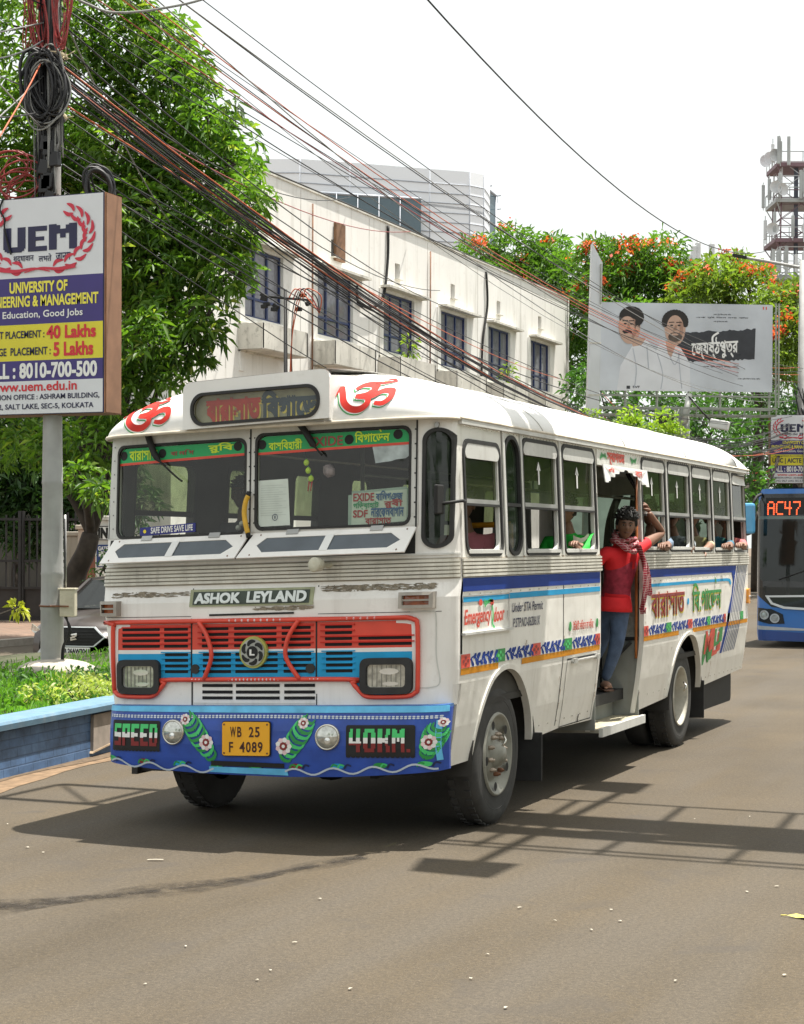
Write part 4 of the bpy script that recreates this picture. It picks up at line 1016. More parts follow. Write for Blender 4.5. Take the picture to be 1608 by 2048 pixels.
# ------------------------------------------------------------------ ground and roads
def ground_mat(name, c0, c1, c2, big=.35, fine=60, rough=.85, bump=.35):
    m = bpy.data.materials.new(name); m.use_nodes = True; N = m.node_tree.nodes; L = m.node_tree.links; p = N['Principled BSDF']
    tc = N.new('ShaderNodeTexCoord')
    a = N.new('ShaderNodeTexNoise'); a.inputs['Scale'].default_value = big; a.inputs['Detail'].default_value = 7; a.inputs['Roughness'].default_value = .6
    f = N.new('ShaderNodeTexNoise'); f.inputs['Scale'].default_value = fine; f.inputs['Detail'].default_value = 4; f.inputs['Roughness'].default_value = .75
    s = N.new('ShaderNodeTexVoronoi'); s.inputs['Scale'].default_value = 75
    mp = N.new('ShaderNodeMapping'); mp.inputs['Scale'].default_value = (2.4, .25, 1)
    st = N.new('ShaderNodeTexNoise'); st.inputs['Scale'].default_value = .7; st.inputs['Detail'].default_value = 6
    L.new(tc.outputs['Object'], mp.inputs[0]); L.new(mp.outputs[0], st.inputs['Vector'])
    for q in (a, f, s): L.new(tc.outputs['Object'], q.inputs['Vector'])
    r1 = N.new('ShaderNodeValToRGB'); e = r1.color_ramp.elements; e[0].position = .36; e[0].color = (*c0, 1); e[1].position = .64; e[1].color = (*c1, 1)
    L.new(a.outputs[0], r1.inputs[0])
    m2 = N.new('ShaderNodeMapRange'); m2.inputs[1].default_value = .40; m2.inputs[2].default_value = .68; m2.inputs[3].default_value = 0; m2.inputs[4].default_value = .8
    L.new(st.outputs[0], m2.inputs[0])
    x1 = N.new('ShaderNodeMixRGB'); x1.inputs[2].default_value = (*c2, 1); L.new(m2.outputs[0], x1.inputs[0]); L.new(r1.outputs[0], x1.inputs[1])
    m3 = N.new('ShaderNodeMapRange'); m3.inputs[1].default_value = .25; m3.inputs[2].default_value = .75; m3.inputs[3].default_value = .55; m3.inputs[4].default_value = 1.45; L.new(f.outputs[0], m3.inputs[0])
    x2 = N.new('ShaderNodeMixRGB'); x2.blend_type = 'MULTIPLY'; x2.inputs[0].default_value = 1; L.new(x1.outputs[0], x2.inputs[1]); L.new(m3.outputs[0], x2.inputs[2])
    m4 = N.new('ShaderNodeMapRange'); m4.inputs[1].default_value = .05; m4.inputs[2].default_value = .3; m4.inputs[3].default_value = .78; m4.inputs[4].default_value = 1.05; L.new(s.outputs['Distance'], m4.inputs[0])
    x3 = N.new('ShaderNodeMixRGB'); x3.blend_type = 'MULTIPLY'; x3.inputs[0].default_value = 1; L.new(x2.outputs[0], x3.inputs[1]); L.new(m4.outputs[0], x3.inputs[2])
    # stones and oil spots of their own shape
    q1 = N.new('ShaderNodeTexVoronoi'); q1.inputs['Scale'].default_value = 210; L.new(tc.outputs['Object'], q1.inputs['Vector'])
    sp = N.new('ShaderNodeSeparateColor'); L.new(q1.outputs['Color'], sp.inputs[0])
    g1 = N.new('ShaderNodeMapRange'); g1.inputs[1].default_value = .80; g1.inputs[2].default_value = 1.0; g1.inputs[3].default_value = 0; g1.inputs[4].default_value = .38; L.new(sp.outputs[0], g1.inputs[0])
    x4 = N.new('ShaderNodeMixRGB'); x4.inputs[2].default_value = (.19, .155, .115, 1); L.new(g1.outputs[0], x4.inputs[0]); L.new(x3.outputs[0], x4.inputs[1])
    g2 = N.new('ShaderNodeMapRange'); g2.inputs[1].default_value = 0; g2.inputs[2].default_value = .16; g2.inputs[3].default_value = .5; g2.inputs[4].default_value = 0; L.new(sp.outputs[1], g2.inputs[0])
    x5 = N.new('ShaderNodeMixRGB'); x5.inputs[2].default_value = (.03, .026, .022, 1); L.new(g2.outputs[0], x5.inputs[0]); L.new(x4.outputs[0], x5.inputs[1])
    o1 = N.new('ShaderNodeTexNoise'); o1.inputs['Scale'].default_value = 1.7; o1.inputs['Detail'].default_value = 5; o1.inputs['Distortion'].default_value = .6; L.new(tc.outputs['Object'], o1.inputs['Vector'])
    g3 = N.new('ShaderNodeMapRange'); g3.inputs[1].default_value = .60; g3.inputs[2].default_value = .72; g3.inputs[3].default_value = 0; g3.inputs[4].default_value = .5; L.new(o1.outputs[0], g3.inputs[0])
    x6 = N.new('ShaderNodeMixRGB'); x6.inputs[2].default_value = (.050, .042, .034, 1); L.new(g3.outputs[0], x6.inputs[0]); L.new(x5.outputs[0], x6.inputs[1]); x3 = x6
    L.new(x3.outputs[0], p.inputs['Base Color']); p.inputs['Roughness'].default_value = rough
    b = N.new('ShaderNodeBump'); b.inputs['Strength'].default_value = bump; b.inputs['Distance'].default_value = .012; L.new(f.outputs[0], b.inputs['Height']); L.new(b.outputs[0], p.inputs['Normal'])
    return m
ASPH = ground_mat('road surface', (.046, .034, .0185), (.076, .056, .0305), (.068, .056, .041), fine=38)
EARTH = ground_mat('dry ground', (.12, .085, .055), (.16, .115, .078), (.09, .072, .05), .6, 40)
b = MB(); b.shape(rect(-400, -80, 400, 900), EARTH, -.010, -.010); tag(b.build('ground'), kind='structure')
b = MB()
def strip(x0, x1, y0, y1, m, z, nx=1, ny=40): b.grid(lambda u, v: (x0 + (x1 - x0) * u, y0 + (y1 - y0) * v, z), [k / nx for k in range(nx + 1)], [k / ny for k in range(ny + 1)], m, False)
strip(-60, 13, -40, 500, ASPH, 0.0); tag(b.build('road'), kind='structure')
# tar seam, old patches and wheel dirt drawn on the road as thin sheets
TAR = mat('tar seam', (.045, .037, .030), .8, .2, 12)
TAR2 = mat('older patch', (.056, .043, .029), .88, .25, 14, dirt=.5, dirtcol=(.075, .058, .036))
TAR3 = mat('worn seam', (.046, .036, .025), .88, .3, 16, dirt=.5, dirtcol=(.09, .07, .05))
rq = random.Random(5)
def ragged(P, a): return [(x + rq.uniform(-a, a), y + rq.uniform(-a, a)) for x, y in P]
b = MB()
P = smooth([(-2.2, -3.5), (-1.80, -3.05), (-1.45, -2.62), (-1.08, -2.12), (-.75, -1.55), (-.55, -.95), (-.40, -.50)], 10)
def stain_mat(name, col, amount):
    m = bpy.data.materials.new(name); m.use_nodes = True; N = m.node_tree.nodes; L = m.node_tree.links; p = N['Principled BSDF']; p.inputs['Roughness'].default_value = .9; p.inputs['Base Color'].default_value = (*col, 1)
    tc = N.new('ShaderNodeTexCoord'); nz = N.new('ShaderNodeTexNoise'); nz.inputs['Scale'].default_value = 5.5; nz.inputs['Detail'].default_value = 9; nz.inputs['Roughness'].default_value = .72; L.new(tc.outputs['Object'], nz.inputs['Vector'])
    mr = N.new('ShaderNodeMapRange'); mr.inputs[1].default_value = .38; mr.inputs[2].default_value = .62; mr.inputs[3].default_value = 0; mr.inputs[4].default_value = amount; L.new(nz.outputs[0], mr.inputs[0]); L.new(mr.outputs[0], p.inputs['Alpha']); return m
STAIN = stain_mat('oily seam stain', (.030, .024, .018), .30)
for k, w0 in enumerate((.035, .07, .11, .16, .22)):
    A, B = ribbon(P, [w0 * (.7 + .3 * math.sin(i * .31 + k)) * (.5 + .9 * (1 - i / len(P))) for i in range(len(P))]); b.shape(ragged(A + B[::-1], .006), STAIN, .003 + .0006 * k, .003 + .0006 * k)
tag(b.build('road_patch'), kind='structure')
# gutter dust along the kerb wall
WL = lambda y: -4.83 - (y - 1.8) * .1045                 # face of the blue wall
b = MB(); DUST = mat('gutter dust', (.19, .125, .072), .95, .3, 9)
A = [(WL(y) + .02, y) for y in np.arange(-8, 24, .5)]; B = [(WL(y) + .30 + .10 * math.sin(y * 1.7) + .08 * rq.random(), y) for y in np.arange(-8, 24, .5)]
b.shape([(float(x), float(y)) for x, y in A + B[::-1]], DUST, .004, .004); tag(b.build('gutter_strip'), kind='structure')
DIRT = mat('gutter silt', (.11, .075, .045), .95, .4, 12)
b = MB(); A = [(WL(y) - .02, y) for y in np.arange(-8, 24, .5)]; B = [(WL(y) + .10 + .05 * math.sin(y * 2.3) + .04 * rq.random(), y) for y in np.arange(-8, 24, .5)]
b.shape([(float(x), float(y)) for x, y in A + B[::-1]], DIRT, .008, .008); tag(b.build('gutter_silt'), kind='structure')
# service lane footpath of brick paving before the gate
def brick_mat(name, c0, c1, mortar, sx, rough=.85, bump=.5, rot=0, msize=.02, dirt=.25):
    m = bpy.data.materials.new(name); m.use_nodes = True; N = m.node_tree.nodes; L = m.node_tree.links; p = N['Principled BSDF']
    tc = N.new('ShaderNodeTexCoord'); mp = N.new('ShaderNodeMapping'); mp.inputs['Rotation'].default_value = rot if rot else (0, 0, 0)
    L.new(tc.outputs['Object'], mp.inputs[0])
    k = N.new('ShaderNodeTexBrick'); k.inputs['Scale'].default_value = sx; k.inputs['Color1'].default_value = (*c0, 1); k.inputs['Color2'].default_value = (*c1, 1); k.inputs['Mortar'].default_value = (*mortar, 1)
    k.inputs['Mortar Size'].default_value = msize; k.inputs['Mortar Smooth'].default_value = .4
    L.new(mp.outputs[0], k.inputs['Vector'])
    nz = N.new('ShaderNodeTexNoise'); nz.inputs['Scale'].default_value = 3; nz.inputs['Detail'].default_value = 9; nz.inputs['Roughness'].default_value = .7; L.new(tc.outputs['Object'], nz.inputs['Vector'])
    mr = N.new('ShaderNodeMapRange'); mr.inputs[1].default_value = .3; mr.inputs[2].default_value = .7; mr.inputs[3].default_value = 1 - dirt; mr.inputs[4].default_value = 1 + dirt; L.new(nz.outputs[0], mr.inputs[0])
    x = N.new('ShaderNodeMixRGB'); x.blend_type = 'MULTIPLY'; x.inputs[0].default_value = 1; L.new(k.outputs[0], x.inputs[1]); L.new(mr.outputs[0], x.inputs[2]); L.new(x.outputs[0], p.inputs['Base Color'])
    p.inputs['Roughness'].default_value = rough
    b = N.new('ShaderNodeBump'); b.inputs['Strength'].default_value = bump; b.inputs['Distance'].default_value = .02; b.invert = True; L.new(k.outputs['Fac'], b.inputs['Height']); L.new(b.outputs[0], p.inputs['Normal'])
    return m
PAVE = brick_mat('pavement brick', (.20, .125, .085), (.165, .11, .08), (.10, .08, .06), 1.6, bump=.3)
b = MB(); b.bx(-21.6, -16.6, 10, 60, 0, .12, PAVE); b.bx(-16.6, -16.4, 10, 60, 0, .14, mat('kerb stone', (.30, .27, .23), .85, .2, 6)); tag(b.build('pavement'), kind='structure')

# ------------------------------------------------------------------ raised bed with its blue painted wall
BLUEBR = brick_mat('blue painted brick', (.060, .120, .235), (.078, .145, .265), (.050, .10, .195), 1.0, rough=.6, bump=.6, msize=.012, dirt=.5)
def bluemap(m):
    N = m.node_tree.nodes; L = m.node_tree.links; tc = [n for n in N if n.type == 'TEX_COORD'][0]
    k = [n for n in N if n.type == 'TEX_BRICK'][0]; sp = N.new('ShaderNodeSeparateXYZ'); cb = N.new('ShaderNodeCombineXYZ')
    L.new(tc.outputs['Object'], sp.inputs[0]); L.new(sp.outputs['Y'], cb.inputs['X']); L.new(sp.outputs['Z'], cb.inputs['Y']); L.new(cb.outputs[0], k.inputs['Vector'])
    k.inputs['Scale'].default_value = 1.0; k.inputs['Brick Width'].default_value = .27; k.inputs['Row Height'].default_value = .082; k.inputs['Mortar Size'].default_value = .007
bluemap(BLUEBR)
LTBW = mat('pale blue coping', (.12, .225, .32), .55, .12, 6, streak=.3, dirt=.25, dirtcol=(.35, .33, .28))
OLDPL = mat('bare plaster patch', (.27, .235, .20), .85, .2, 8, streak=.3)
bed = empty('planter_wall', (WL(2), 2, 0), 'low blue painted brick wall with pale coping along the roadside bed', 'wall')
b = MB(); ys = [float(y) for y in np.arange(-9, 26.1, 1.0)]
b.grid(lambda y, t: (WL(y) - .04 * t, y, t * .44), ys, [0, .25, .5, .75, 1], BLUEBR, False)
b.grid(lambda y, t: (WL(y) - .34, y, t * .44), ys, [0, 1], BLUEBR, False)
under(bed, b, 'wall_face')
b = MB(); b.grid(lambda y, t: [(WL(y) + .035, y, .425), (WL(y) + .038, y, .475), (WL(y) + .02, y, .498), (WL(y) - .30, y, .505), (WL(y) - .38, y, .49)][t], ys, [0, 1, 2, 3, 4], LTBW, False); under(bed, b, 'coping')
b = MB(); b.shape([(3.55, .05), (4.35, .14), (4.40, .40), (3.62, .40)], OLDPL, -.06, .035, lambda y, z, w: (WL(y) - .04 * z / .44 + w, y, z)); b.shape([(3.53, .04), (4.36, .13), (4.36, .145), (3.55, .06)], mat('patch edge', (.40, .30, .20), .8, .2, 8), 0, .04, lambda y, z, w: (WL(y) - .04 * z / .44 + w, y, z)); under(bed, b, 'plaster_panel')
SOIL = mat('bed soil', (.055, .06, .028), .95, .35, 3)
b = MB(); b.grid(lambda y, t: (WL(y) - .3 - 4.6 * t, y, .43 + .03 * math.sin(y * 1.3 + t * 7)), ys, [0, .25, .5, .75, 1], SOIL); b.grid(lambda y, t: (WL(y) - 4.9, y, .43 * t), ys, [0, 1], mat('kerb stone', (0, 0, 0))); tag(b.build('planting_bed'), kind='structure')

# ------------------------------------------------------------------ UEM hoarding on its pole
POLEM = mat('pole grey paint', (.34, .34, .33), .6, .12, 4, streak=.35, dirt=.15, dirtcol=(.22, .20, .17))
px, py = -8.41, 8.08
pole = empty('utility_pole', (px, py, .4), 'tall grey pole with cable coils, junction box and a hoarding, standing in the planted bed', 'pole')
b = MB()
b.lathe([(.145, -.1), (.142, .8), (.150, .82), (.150, .86), (.140, .9), (.137, 1.24), (.143, 1.26), (.137, 1.29), (.125, 2.38), (.134, 2.40), (.128, 2.43), (.118, 3.3), (.10, 5.0), (.095, 7.0), (.09, 9.6)], (px, py, .4), (0, 0, 1), POLEM, 20)
under(pole, b, 'shaft')
b = MB(); b.sphere((px + .1, py - .05, .44), (.52, .5, .16), mat('concrete base', (.36, .33, .28), .9, .25, 6, dirt=.3), 18, 8); under(pole, b, 'base')
b = MB(); b.box((px + .27, py - .05, 1.30), (.19, .16, .34), mat('junction box paint', (.52, .47, .36), .5, .15, 6, dirt=.3), Matrix.Rotation(.35, 3, 'Z'), .012); b.box((px + .265, py - .05, 1.475), (.22, .19, .02), MATS['junction box paint'], Matrix.Rotation(.35, 3, 'Z'), .004)
jb = under(pole, b, 'junction_box')
b = MB(); b.tube([(px + .155 * math.cos(a), py + .155 * math.sin(a), 1.26 + .004 * math.sin(a)) for a in [k * 2 * math.pi / 24 for k in range(24)]], .012, RUST, 5, closed=True); b.bx(px + .1, px + .34, py - .17, py - .15, 1.25, 1.27, RUST); under(pole, b, 'clamp')
b = MB()
for dx, s in ((.26, 0), (.24, .05)): b.tube(smooth([(px + dx, py - .08, 1.13), (px + dx + .05 + s, py - .1, .95), (px + dx - .02, py - .1, .75), (px + dx - .06, py - .06, .45)], 6), .012, BLACK, 6)
b.tube([(px + .20, py - .02, 2.4), (px + .205, py - .02, 1.5)], .016, STEEL, 6); b.tube([(px + .215, py - .05, 2.35), (px + .22, py - .05, 1.47)], .010, BLACK, 6); under(pole, b, 'conduit')
COILB = mat('black cable', (.014, .014, .016), .55, .2, 9); COILR = mat('red cable', (.26, .030, .028), .5, .2, 9); COILO = mat('orange cable', (.48, .10, .035), .5, .2, 9); COILG = mat('grey cable', (.22, .22, .21), .6, .2, 9)
def coil(name, c, rx, rz, n, m, r=.016, tilt=.2, seed=1, spread=.05):
    b = MB(); q = random.Random(seed); vd = Vector(_R2); up = Vector((0, 0, 1)); fw = Vector(_F)
    for k in range(n):
        a0, cx, cz = q.uniform(-.25, .25) + tilt, q.gauss(0, spread), q.gauss(0, spread); ax, az = rx * q.uniform(.72, 1.08), rz * q.uniform(.8, 1.08); dp = q.uniform(-.12, .05)
        P = []
        for j in range(26):
            t = 2 * math.pi * j / 26; u = ax * math.cos(t); v = az * math.sin(t) * (1 - .12 * math.cos(t)); P.append(Vector(c) + vd * (cx + u * math.cos(a0) - v * math.sin(a0)) + up * (cz + u * math.sin(a0) + v * math.cos(a0)) + fw * (dp - .12 + .03 * math.sin(t * 2 + k)))
        b.tube(P, r * q.uniform(.7, 1.2), m, 5, closed=True)
    return under(pole, b, name)
CZ = 7.72
coil('cable_coil', (px - .02, py - .12, CZ), .22, .42, 20, COILB, .017, .12, 2, .04)
coil('cable_coil', (px - .18, py - .1, CZ + .98), .08, .55, 9, COILR, .011, .0, 3, .03); coil('cable_coil', (px + .2, py - .1, CZ + .95), .09, .5, 10, COILR, .011, .0, 4, .03)
coil('cable_coil', (px + .62, py + .12, 6.45), .16, .26, 9, COILB, .018, .3, 5, .02)
coil('cable_coil', (px - .5, py + .05, 6.55), .30, .22, 10, COILR, .012, .4, 6, .12); coil('cable_coil', (px + .02, py - .1, CZ - .1), .27, .46, 4, COILG, .010, .05, 8, .05)
b = MB()
q = random.Random(12)
for k in range(46):                                       # bundled feeders tied to the pole
    x = q.uniform(-.20, .22); z0 = q.uniform(5.9, 7.6); z1 = z0 + q.uniform(.8, 2.6); y = py - .12 + q.uniform(-.06, .16)
    b.tube(smooth([(px + x, y, z0), (px + x * .8 + q.uniform(-.06, .06), y - .03, (z0 + z1) / 2), (px + x * .6, y, z1)], 5), q.uniform(.008, .02), (COILB, COILB, COILB, COILG)[k % 4], 5)
for k in range(8): b.box((px + q.uniform(-.12, .12), py - .14, q.uniform(6.0, 7.2)), (.14, .10, .18), COILB, Matrix.Rotation(q.uniform(-.4, .4), 3, 'Y'), .01)
under(pole, b, 'feeder_bundle')
b = MB(); STRAW = mat('frayed binding', (.40, .34, .22), .9, .3, 15)
for zc, nk in ((8.14, 40), (7.38, 24)):
    b = MB(); b.lathe([(.165, -.03), (.18, 0), (.165, .03)], (px, py, zc), (0, 0, 1), STRAW, 16)
    for k in range(nk):
        a = q.uniform(0, 6.28); p0 = Vector((px + .17 * math.cos(a), py + .17 * math.sin(a) - .02, zc + q.uniform(-.05, .05))); b.tube([p0, p0 + Vector((q.uniform(-.12, .12), q.uniform(-.1, .03), q.uniform(-.07, .10)))], .006, STRAW, 4)
    under(pole, b, 'cable_tie')

def uem_sign(root, c, ud, w, h, full=True, second=False):
    """hoarding with its printed face; c bottom-left corner of the face, ud along the face"""
    SF = plane(c, ud, (0, 0, 1))
    PW = mat('sign white', (.66, .67, .70), .4, .03, 3); PV = mat('sign violet', (.040, .025, .17), .4, .05, 3); PY = mat('sign yellow', (.68, .60, .03), .4, .04, 3); PR = mat('sign red', (.55, .02, .05), .4, .05, 5); PN = mat('sign navy', (.012, .012, .055), .45, .08, 4); PT2 = mat('sign red lettering', (.60, .02, .03), .4, .05, 4); PY2 = mat('sign yellow lettering', (.80, .72, .08), .4, .05, 4)
    b = MB()
    b.shape(rect(-.01, -.01, w + .01, h + .01), PN, .0, .012, SF)
    bands = [(0, .152, PW), (.152, .247, PV), (.247, .415, PY), (.415, .632, PV), (.632, 1, PW)] if not second else [(0, .15, PW), (.15, .26, PV), (.26, .42, PY), (.42, .63, PV), (.63, 1, PW)]
    for a, e, m in bands: b.shape(rect(.0, a * h, w, e * h), m, .016, .016, SF)
    face_mb = b
    b = MB(); d = .40; b.shape(rect(-.012, -.012, w + .012, h + .012), PLY, -d, 0, SF)
    for u in (w + .012,): b.shape(rect(u - .012, 0, u + .01, h), mat('brown trim light', (.25, .13, .075), .6, .15, 5), -d + .02, -.03, SF)
    b.build('sign_box', root, lambda p: tuple(Vector(p) - root.location))
    b = face_mb; T = lambda s, x0, x1, z0, z1, m, bold=.03, rise=0: b.text(s, (x0 * w, z0 * h, x1 * w, z1 * h), m, .021, SF, bold, rise=rise)
    b.blocks('U', (.217 * w, .752 * h, .395 * w, .868 * h), ((0, 1, PN),), .021, SF); b.blocks('E', (.415 * w, .752 * h, .565 * w, .868 * h), ((0, 1, PN),), .021, SF); b.blocks('M', (.580 * w, .754 * h, .800 * w, .872 * h), ((0, 1, PN),), .021, SF)
    T('श्रद्धावान' if False else 'शद्धावान', .30, .46, .700, .735, PN, .015); T('लभते', .50, .60, .703, .738, PN, .015); T('ज्ञानम्' if False else 'जानम', .635, .75, .705, .738, PN, .015)
    # laurel wreath
    cx, cz, RX, RZ = .492 * w, .815 * h, .395 * w, .150 * h
    for sd in (1, -1):
        for k in range(9):
            a = R_(-72 + k * 14.5); x, z = cx + sd * RX * math.cos(a), cz + RZ * math.sin(a)
            tx, tz = -sd * RX * math.sin(a), RZ * math.cos(a); tl = math.hypot(tx, tz); tx /= tl; tz /= tl
            for side_ in (1, -1):
                nx, nz = tz * side_, -tx * side_; L_ = .058 * w if k < 8 else .05 * w; wz = .021 + .0012 * k + (.0006 if side_ > 0 else 0)
                P = smooth([(x + nx * L_ * .12, z + nz * L_ * .12), (x + tx * L_ * .6 + nx * L_ * .62, z + tz * L_ * .6 + nz * L_ * .62), (x + tx * L_ * 1.55 + nx * L_ * .55, z + tz * L_ * 1.55 + nz * L_ * .55)], 4)
                b.stroke(P, [.0135 * w * math.sin(math.pi * min(1, (i + .4) / (len(P) - .2))) for i in range(len(P))], PR, wz, wz, SF)
        P = smooth([(cx - sd * .10 * w, .655 * h), (cx + sd * .02 * w, .672 * h), (cx + sd * .17 * w, .664 * h), (cx + sd * .30 * w, .675 * h)], 5); b.stroke(P, [.003 * w + .013 * w * (i / len(P)) for i in range(len(P))], PR, .034 + .001 * sd, .034 + .001 * sd, SF)
    if not second:
        T('UNIVERSITY OF', .27, .725, .563, .612, PY2, .035); T('ENGINEERING & MANAGEMENT', -.04 + .05, .965, .498, .548, PY2, .03); T('Good Education, Good Jobs', .02, .845, .436, .478, WPAINT, .015)
        T('HIGHEST PLACEMENT :', .015, .545, .352, .386, PN, .02); T('40 Lakhs', .565, .945, .345, .403, PT2, .035); T('AVERAGE  PLACEMENT :', .015, .595, .272, .308, PN, .02); T('5 Lakhs', .62, .925, .264, .325, PT2, .035)
        T('CALL : 8010-700-500', .015, .955, .166, .234, WPAINT, .035); T('www.uem.edu.in', .12, .80, .105, .148, PT2, .02); T('ADMISSION OFFICE : ASHRAM BUILDING,', .012, .975, .062, .090, PN, .018); T('GN-34/2, SALT LAKE, SEC-5, KOLKATA', .012, .93, .018, .046, PN, .018)
    else:
        T('UNIVERSITY OF', .27, .78, .575, .62, PY2, .035); T('ENGINEERING & MANAGEMENT', .02, .975, .51, .558, PY2, .03); T('Good Education, Good Jobs', .08, .9, .445, .49, WPAINT, .015)
        T('Recognised Accredited by', .1, .8, .385, .41, PN, .01); T('UGC | AICTE | AIU', .04, .96, .28, .365, PN, .03); T('CALL : 8010-700-500', .02, .97, .165, .245, WPAINT, .03); T('www.uem.edu.in', .15, .85, .105, .14, PT2, .02); T('ADMISSION OFFICE : ASHRAM BUILDING,', .02, .97, .06, .09, PN, .015); T('GN-34/2, SALT LAKE, SEC-5, KOLKATA', .02, .97, .015, .045, PN, .015)
    face = b.build('sign_face', root, lambda p: tuple(Vector(p) - root.location))
    return face
ud = Vector((.958, .287, 0)).normalized()
s1 = empty('sign_board', (-8.4, 7.75, 3.6), 'university hoarding in white, violet and yellow fixed to the grey pole in the planted bed', 'sign')
uem_sign(s1, (-9.38, 7.85, 3.656), (1, 0, 0), 1.85, 2.68)
b = MB(); b.tube(smooth([(-8.98, 7.83, 6.36), (-9.01, 7.80, 6.22), (-8.95, 7.81, 6.1), (-8.94, 7.80, 5.98), (-8.90, 7.81, 5.8), (-8.85, 7.81, 5.65)], 5), .012, BLACK, 5); b.build('cable_tail', s1, lambda p: tuple(Vector(p) - s1.location))

# ------------------------------------------------------------------ white office building
BWH = mat('stained white wash', (.82, .805, .765), .9, .05, .5, streak=.6, dirt=.26, bump=.05, dirtcol=(.34, .31, .25), sscale=(1.9, 1.9, .16))
LEDGE = mat('mossy concrete', (.62, .60, .54), .9, .2, 1.0, sscale=(2.5, 2.5, .5), streak=.75, dirt=.6, dirtcol=(.12, .115, .09))
BFR = mat('blue window frame', (.012, .028, .11), .45, .15, 3)
WGL = glass('office window glass', (.5, .5, .55), .15, .04, body=(.24, .24, .27), dust=.15)
BX = -20.0
OB = lambda y, z, w: (BX + w, y, z)
off = empty('office_building', (BX, 44, 0), 'long white two storey office with blue framed windows and concrete flower boxes', 'building')
wins = [(35.75, 38.3), (40.7, 43.5), (46.0, 48.85), (51.4, 54.2), (56.55, 59.3), (61.85, 64.6)]
vents = [(y0 + 1.05, y0 + 1.5) for y0, y1 in wins]
b = MB()
top = lambda y: 12.98
b.shape([rect(31.5, 0, 67.1, 12.98)] + [rect(a, 8.62, e, 10.64) for a, e in wins] + [rect(a, 4.2, e, 6.6) for a, e in wins] + [rect(a, 11.2, e, 11.75) for a, e in vents], BWH, -.35, 0, OB)
b.bx(BX - 13, BX, 67.0, 67.1 + .25, 0, 12.95, BWH); b.bx(BX - 3.4, BX - .36, 31.5, 67.1, 12.2, 12.4, BWH); b.bx(BX - 3.4, BX - .36, 31.5, 31.8, 0, 12.95, BWH); b.bx(BX - 2.2, BX - 2.0, 31.8, 67, 0, 12.2, DARKIN)
for y in (34.6, 39.5, 44.8, 50.1, 55.4, 60.6): b.shape(rect(y - .02, 7.0, y + .02, 12.9), mat('wall joint', (.52, .50, .46), .9, .1, 2), 0, .004, OB)
for a, e in wins: b.shape(rect(a - .35, 7.0, a - .05, 10.7), BWH, 0, .05, OB)
under(off, b, 'wall')
b = MB(); b.bx(BX - .4, BX + .05, 31.5, 67.2, 12.98, 13.03, LEDGE); b.tube([(BX - .1, 31.5, 13.12), (BX - .1, 67, 13.10)], .035, BLACK, 6); under(off, b, 'parapet_cap')
GRL = mat('curtain behind glass', (.16, .16, .18), .8, .3, .8)
for i, (a, e) in enumerate(wins):
    for z0, z1, up in ((8.62, 10.64, True), (4.2, 6.6, False)):
        b = MB(); b.shape([rect(a, z0, e, z1), rect(a + .07, z0 + .07, e - .07, z1 - .07)], BFR, -.22, -.10, OB)
        for k in (1, 2): x = a + (e - a) * k / 3; b.shape(rect(x - .05, z0 + .05, x + .05, z1 - .05), BFR, -.2, -.11, OB)
        b.shape(rect(a + .05, z0 + .55, e - .05, z0 + .62), BFR, -.2, -.115, OB)
        w_ = under(off, b, 'window'); g = MB(); g.shape(rect(a + .06, z0 + .06, e - .06, z1 - .06), WGL, -.16, -.16, OB); g.shape(rect(a, z0, e, z1), GRL, -.6, -.55, OB); sub(w_, g, 'pane')
    b = MB(); b.shape(rect(a - .2, 10.74, e + .75, 10.82), LEDGE, .0, .34, OB); under(off, b, 'sun_ledge')
    b = MB(); b.shape(rect(a - .35, 7.55, e + .1, 8.42), LEDGE, .0, .08, OB); b.shape([rect(a - .4, 7.62, e + .05, 8.36), ], LEDGE, .70, .80, OB); b.bx(BX + .05, BX + .78, a - .4, e + .05, 7.60, 7.72, LEDGE); b.bx(BX, BX + .8, a - .42, a - .32, 7.6, 8.34, LEDGE); b.bx(BX, BX + .8, e - .03, e + .07, 7.6, 8.34, LEDGE); b.bx(BX, BX + .72, a - .35, e, 7.9, 8.2, SOIL); under(off, b, 'flower_box')
    b = MB(); b.shape(rect(vents[i][0] - .03, 11.17, vents[i][1] + .03, 11.2), LEDGE, 0, .12, OB); b.shape(rect(vents[i][0], 11.2, vents[i][1], 11.75), DARKIN, -.34, -.33, OB); under(off, b, 'vent_slot')
for P in ([(BX + .06, 46.3, 12.9), (BX + .08, 46.2, 11.6), (BX + .10, 45.6, 10.2), (BX + .1, 43.8, 9.9), (BX + .08, 43.6, 10.5)], [(BX + .06, 56.2, 12.7), (BX + .08, 56.3, 11.4), (BX + .08, 55.8, 10.0), (BX + .08, 55.6, 8.2)]): b = MB(); b.tube(smooth(P, 6), .05, BLACK, 5); under(off, b, 'wall_cable')
for y in (40.2, 50.2): b = MB(); b.tube([(BX + .08, y, 12.6), (BX + .08, y, 7.0)], .03, mat('rusty pipe', (.20, .11, .07), .8, .3, 5), 5); under(off, b, 'drain_pipe')
b = MB(); b.bx(BX + .02, BX + .12, 41.9, 42.6, 11.1, 12.3, mat('rust panel', (.20, .11, .06), .85, .4, 4)); under(off, b, 'rusted_panel')
for y, z in ():
    b = MB(); b.box((BX + .35, y, z), (.6, .95, .7), mat('air conditioner', (.55, .54, .50), .6, .1, 3, streak=.4), None, .03); b.lathe([(.26, .0), (.24, .03), (.0, .02)], (BX + .65, y, z), (1, 0, 0), DARKIN, 16); b.bx(BX, BX + .6, y - .4, y + .4, z - .42, z - .36, RUST); under(off, b, 'air_conditioner')

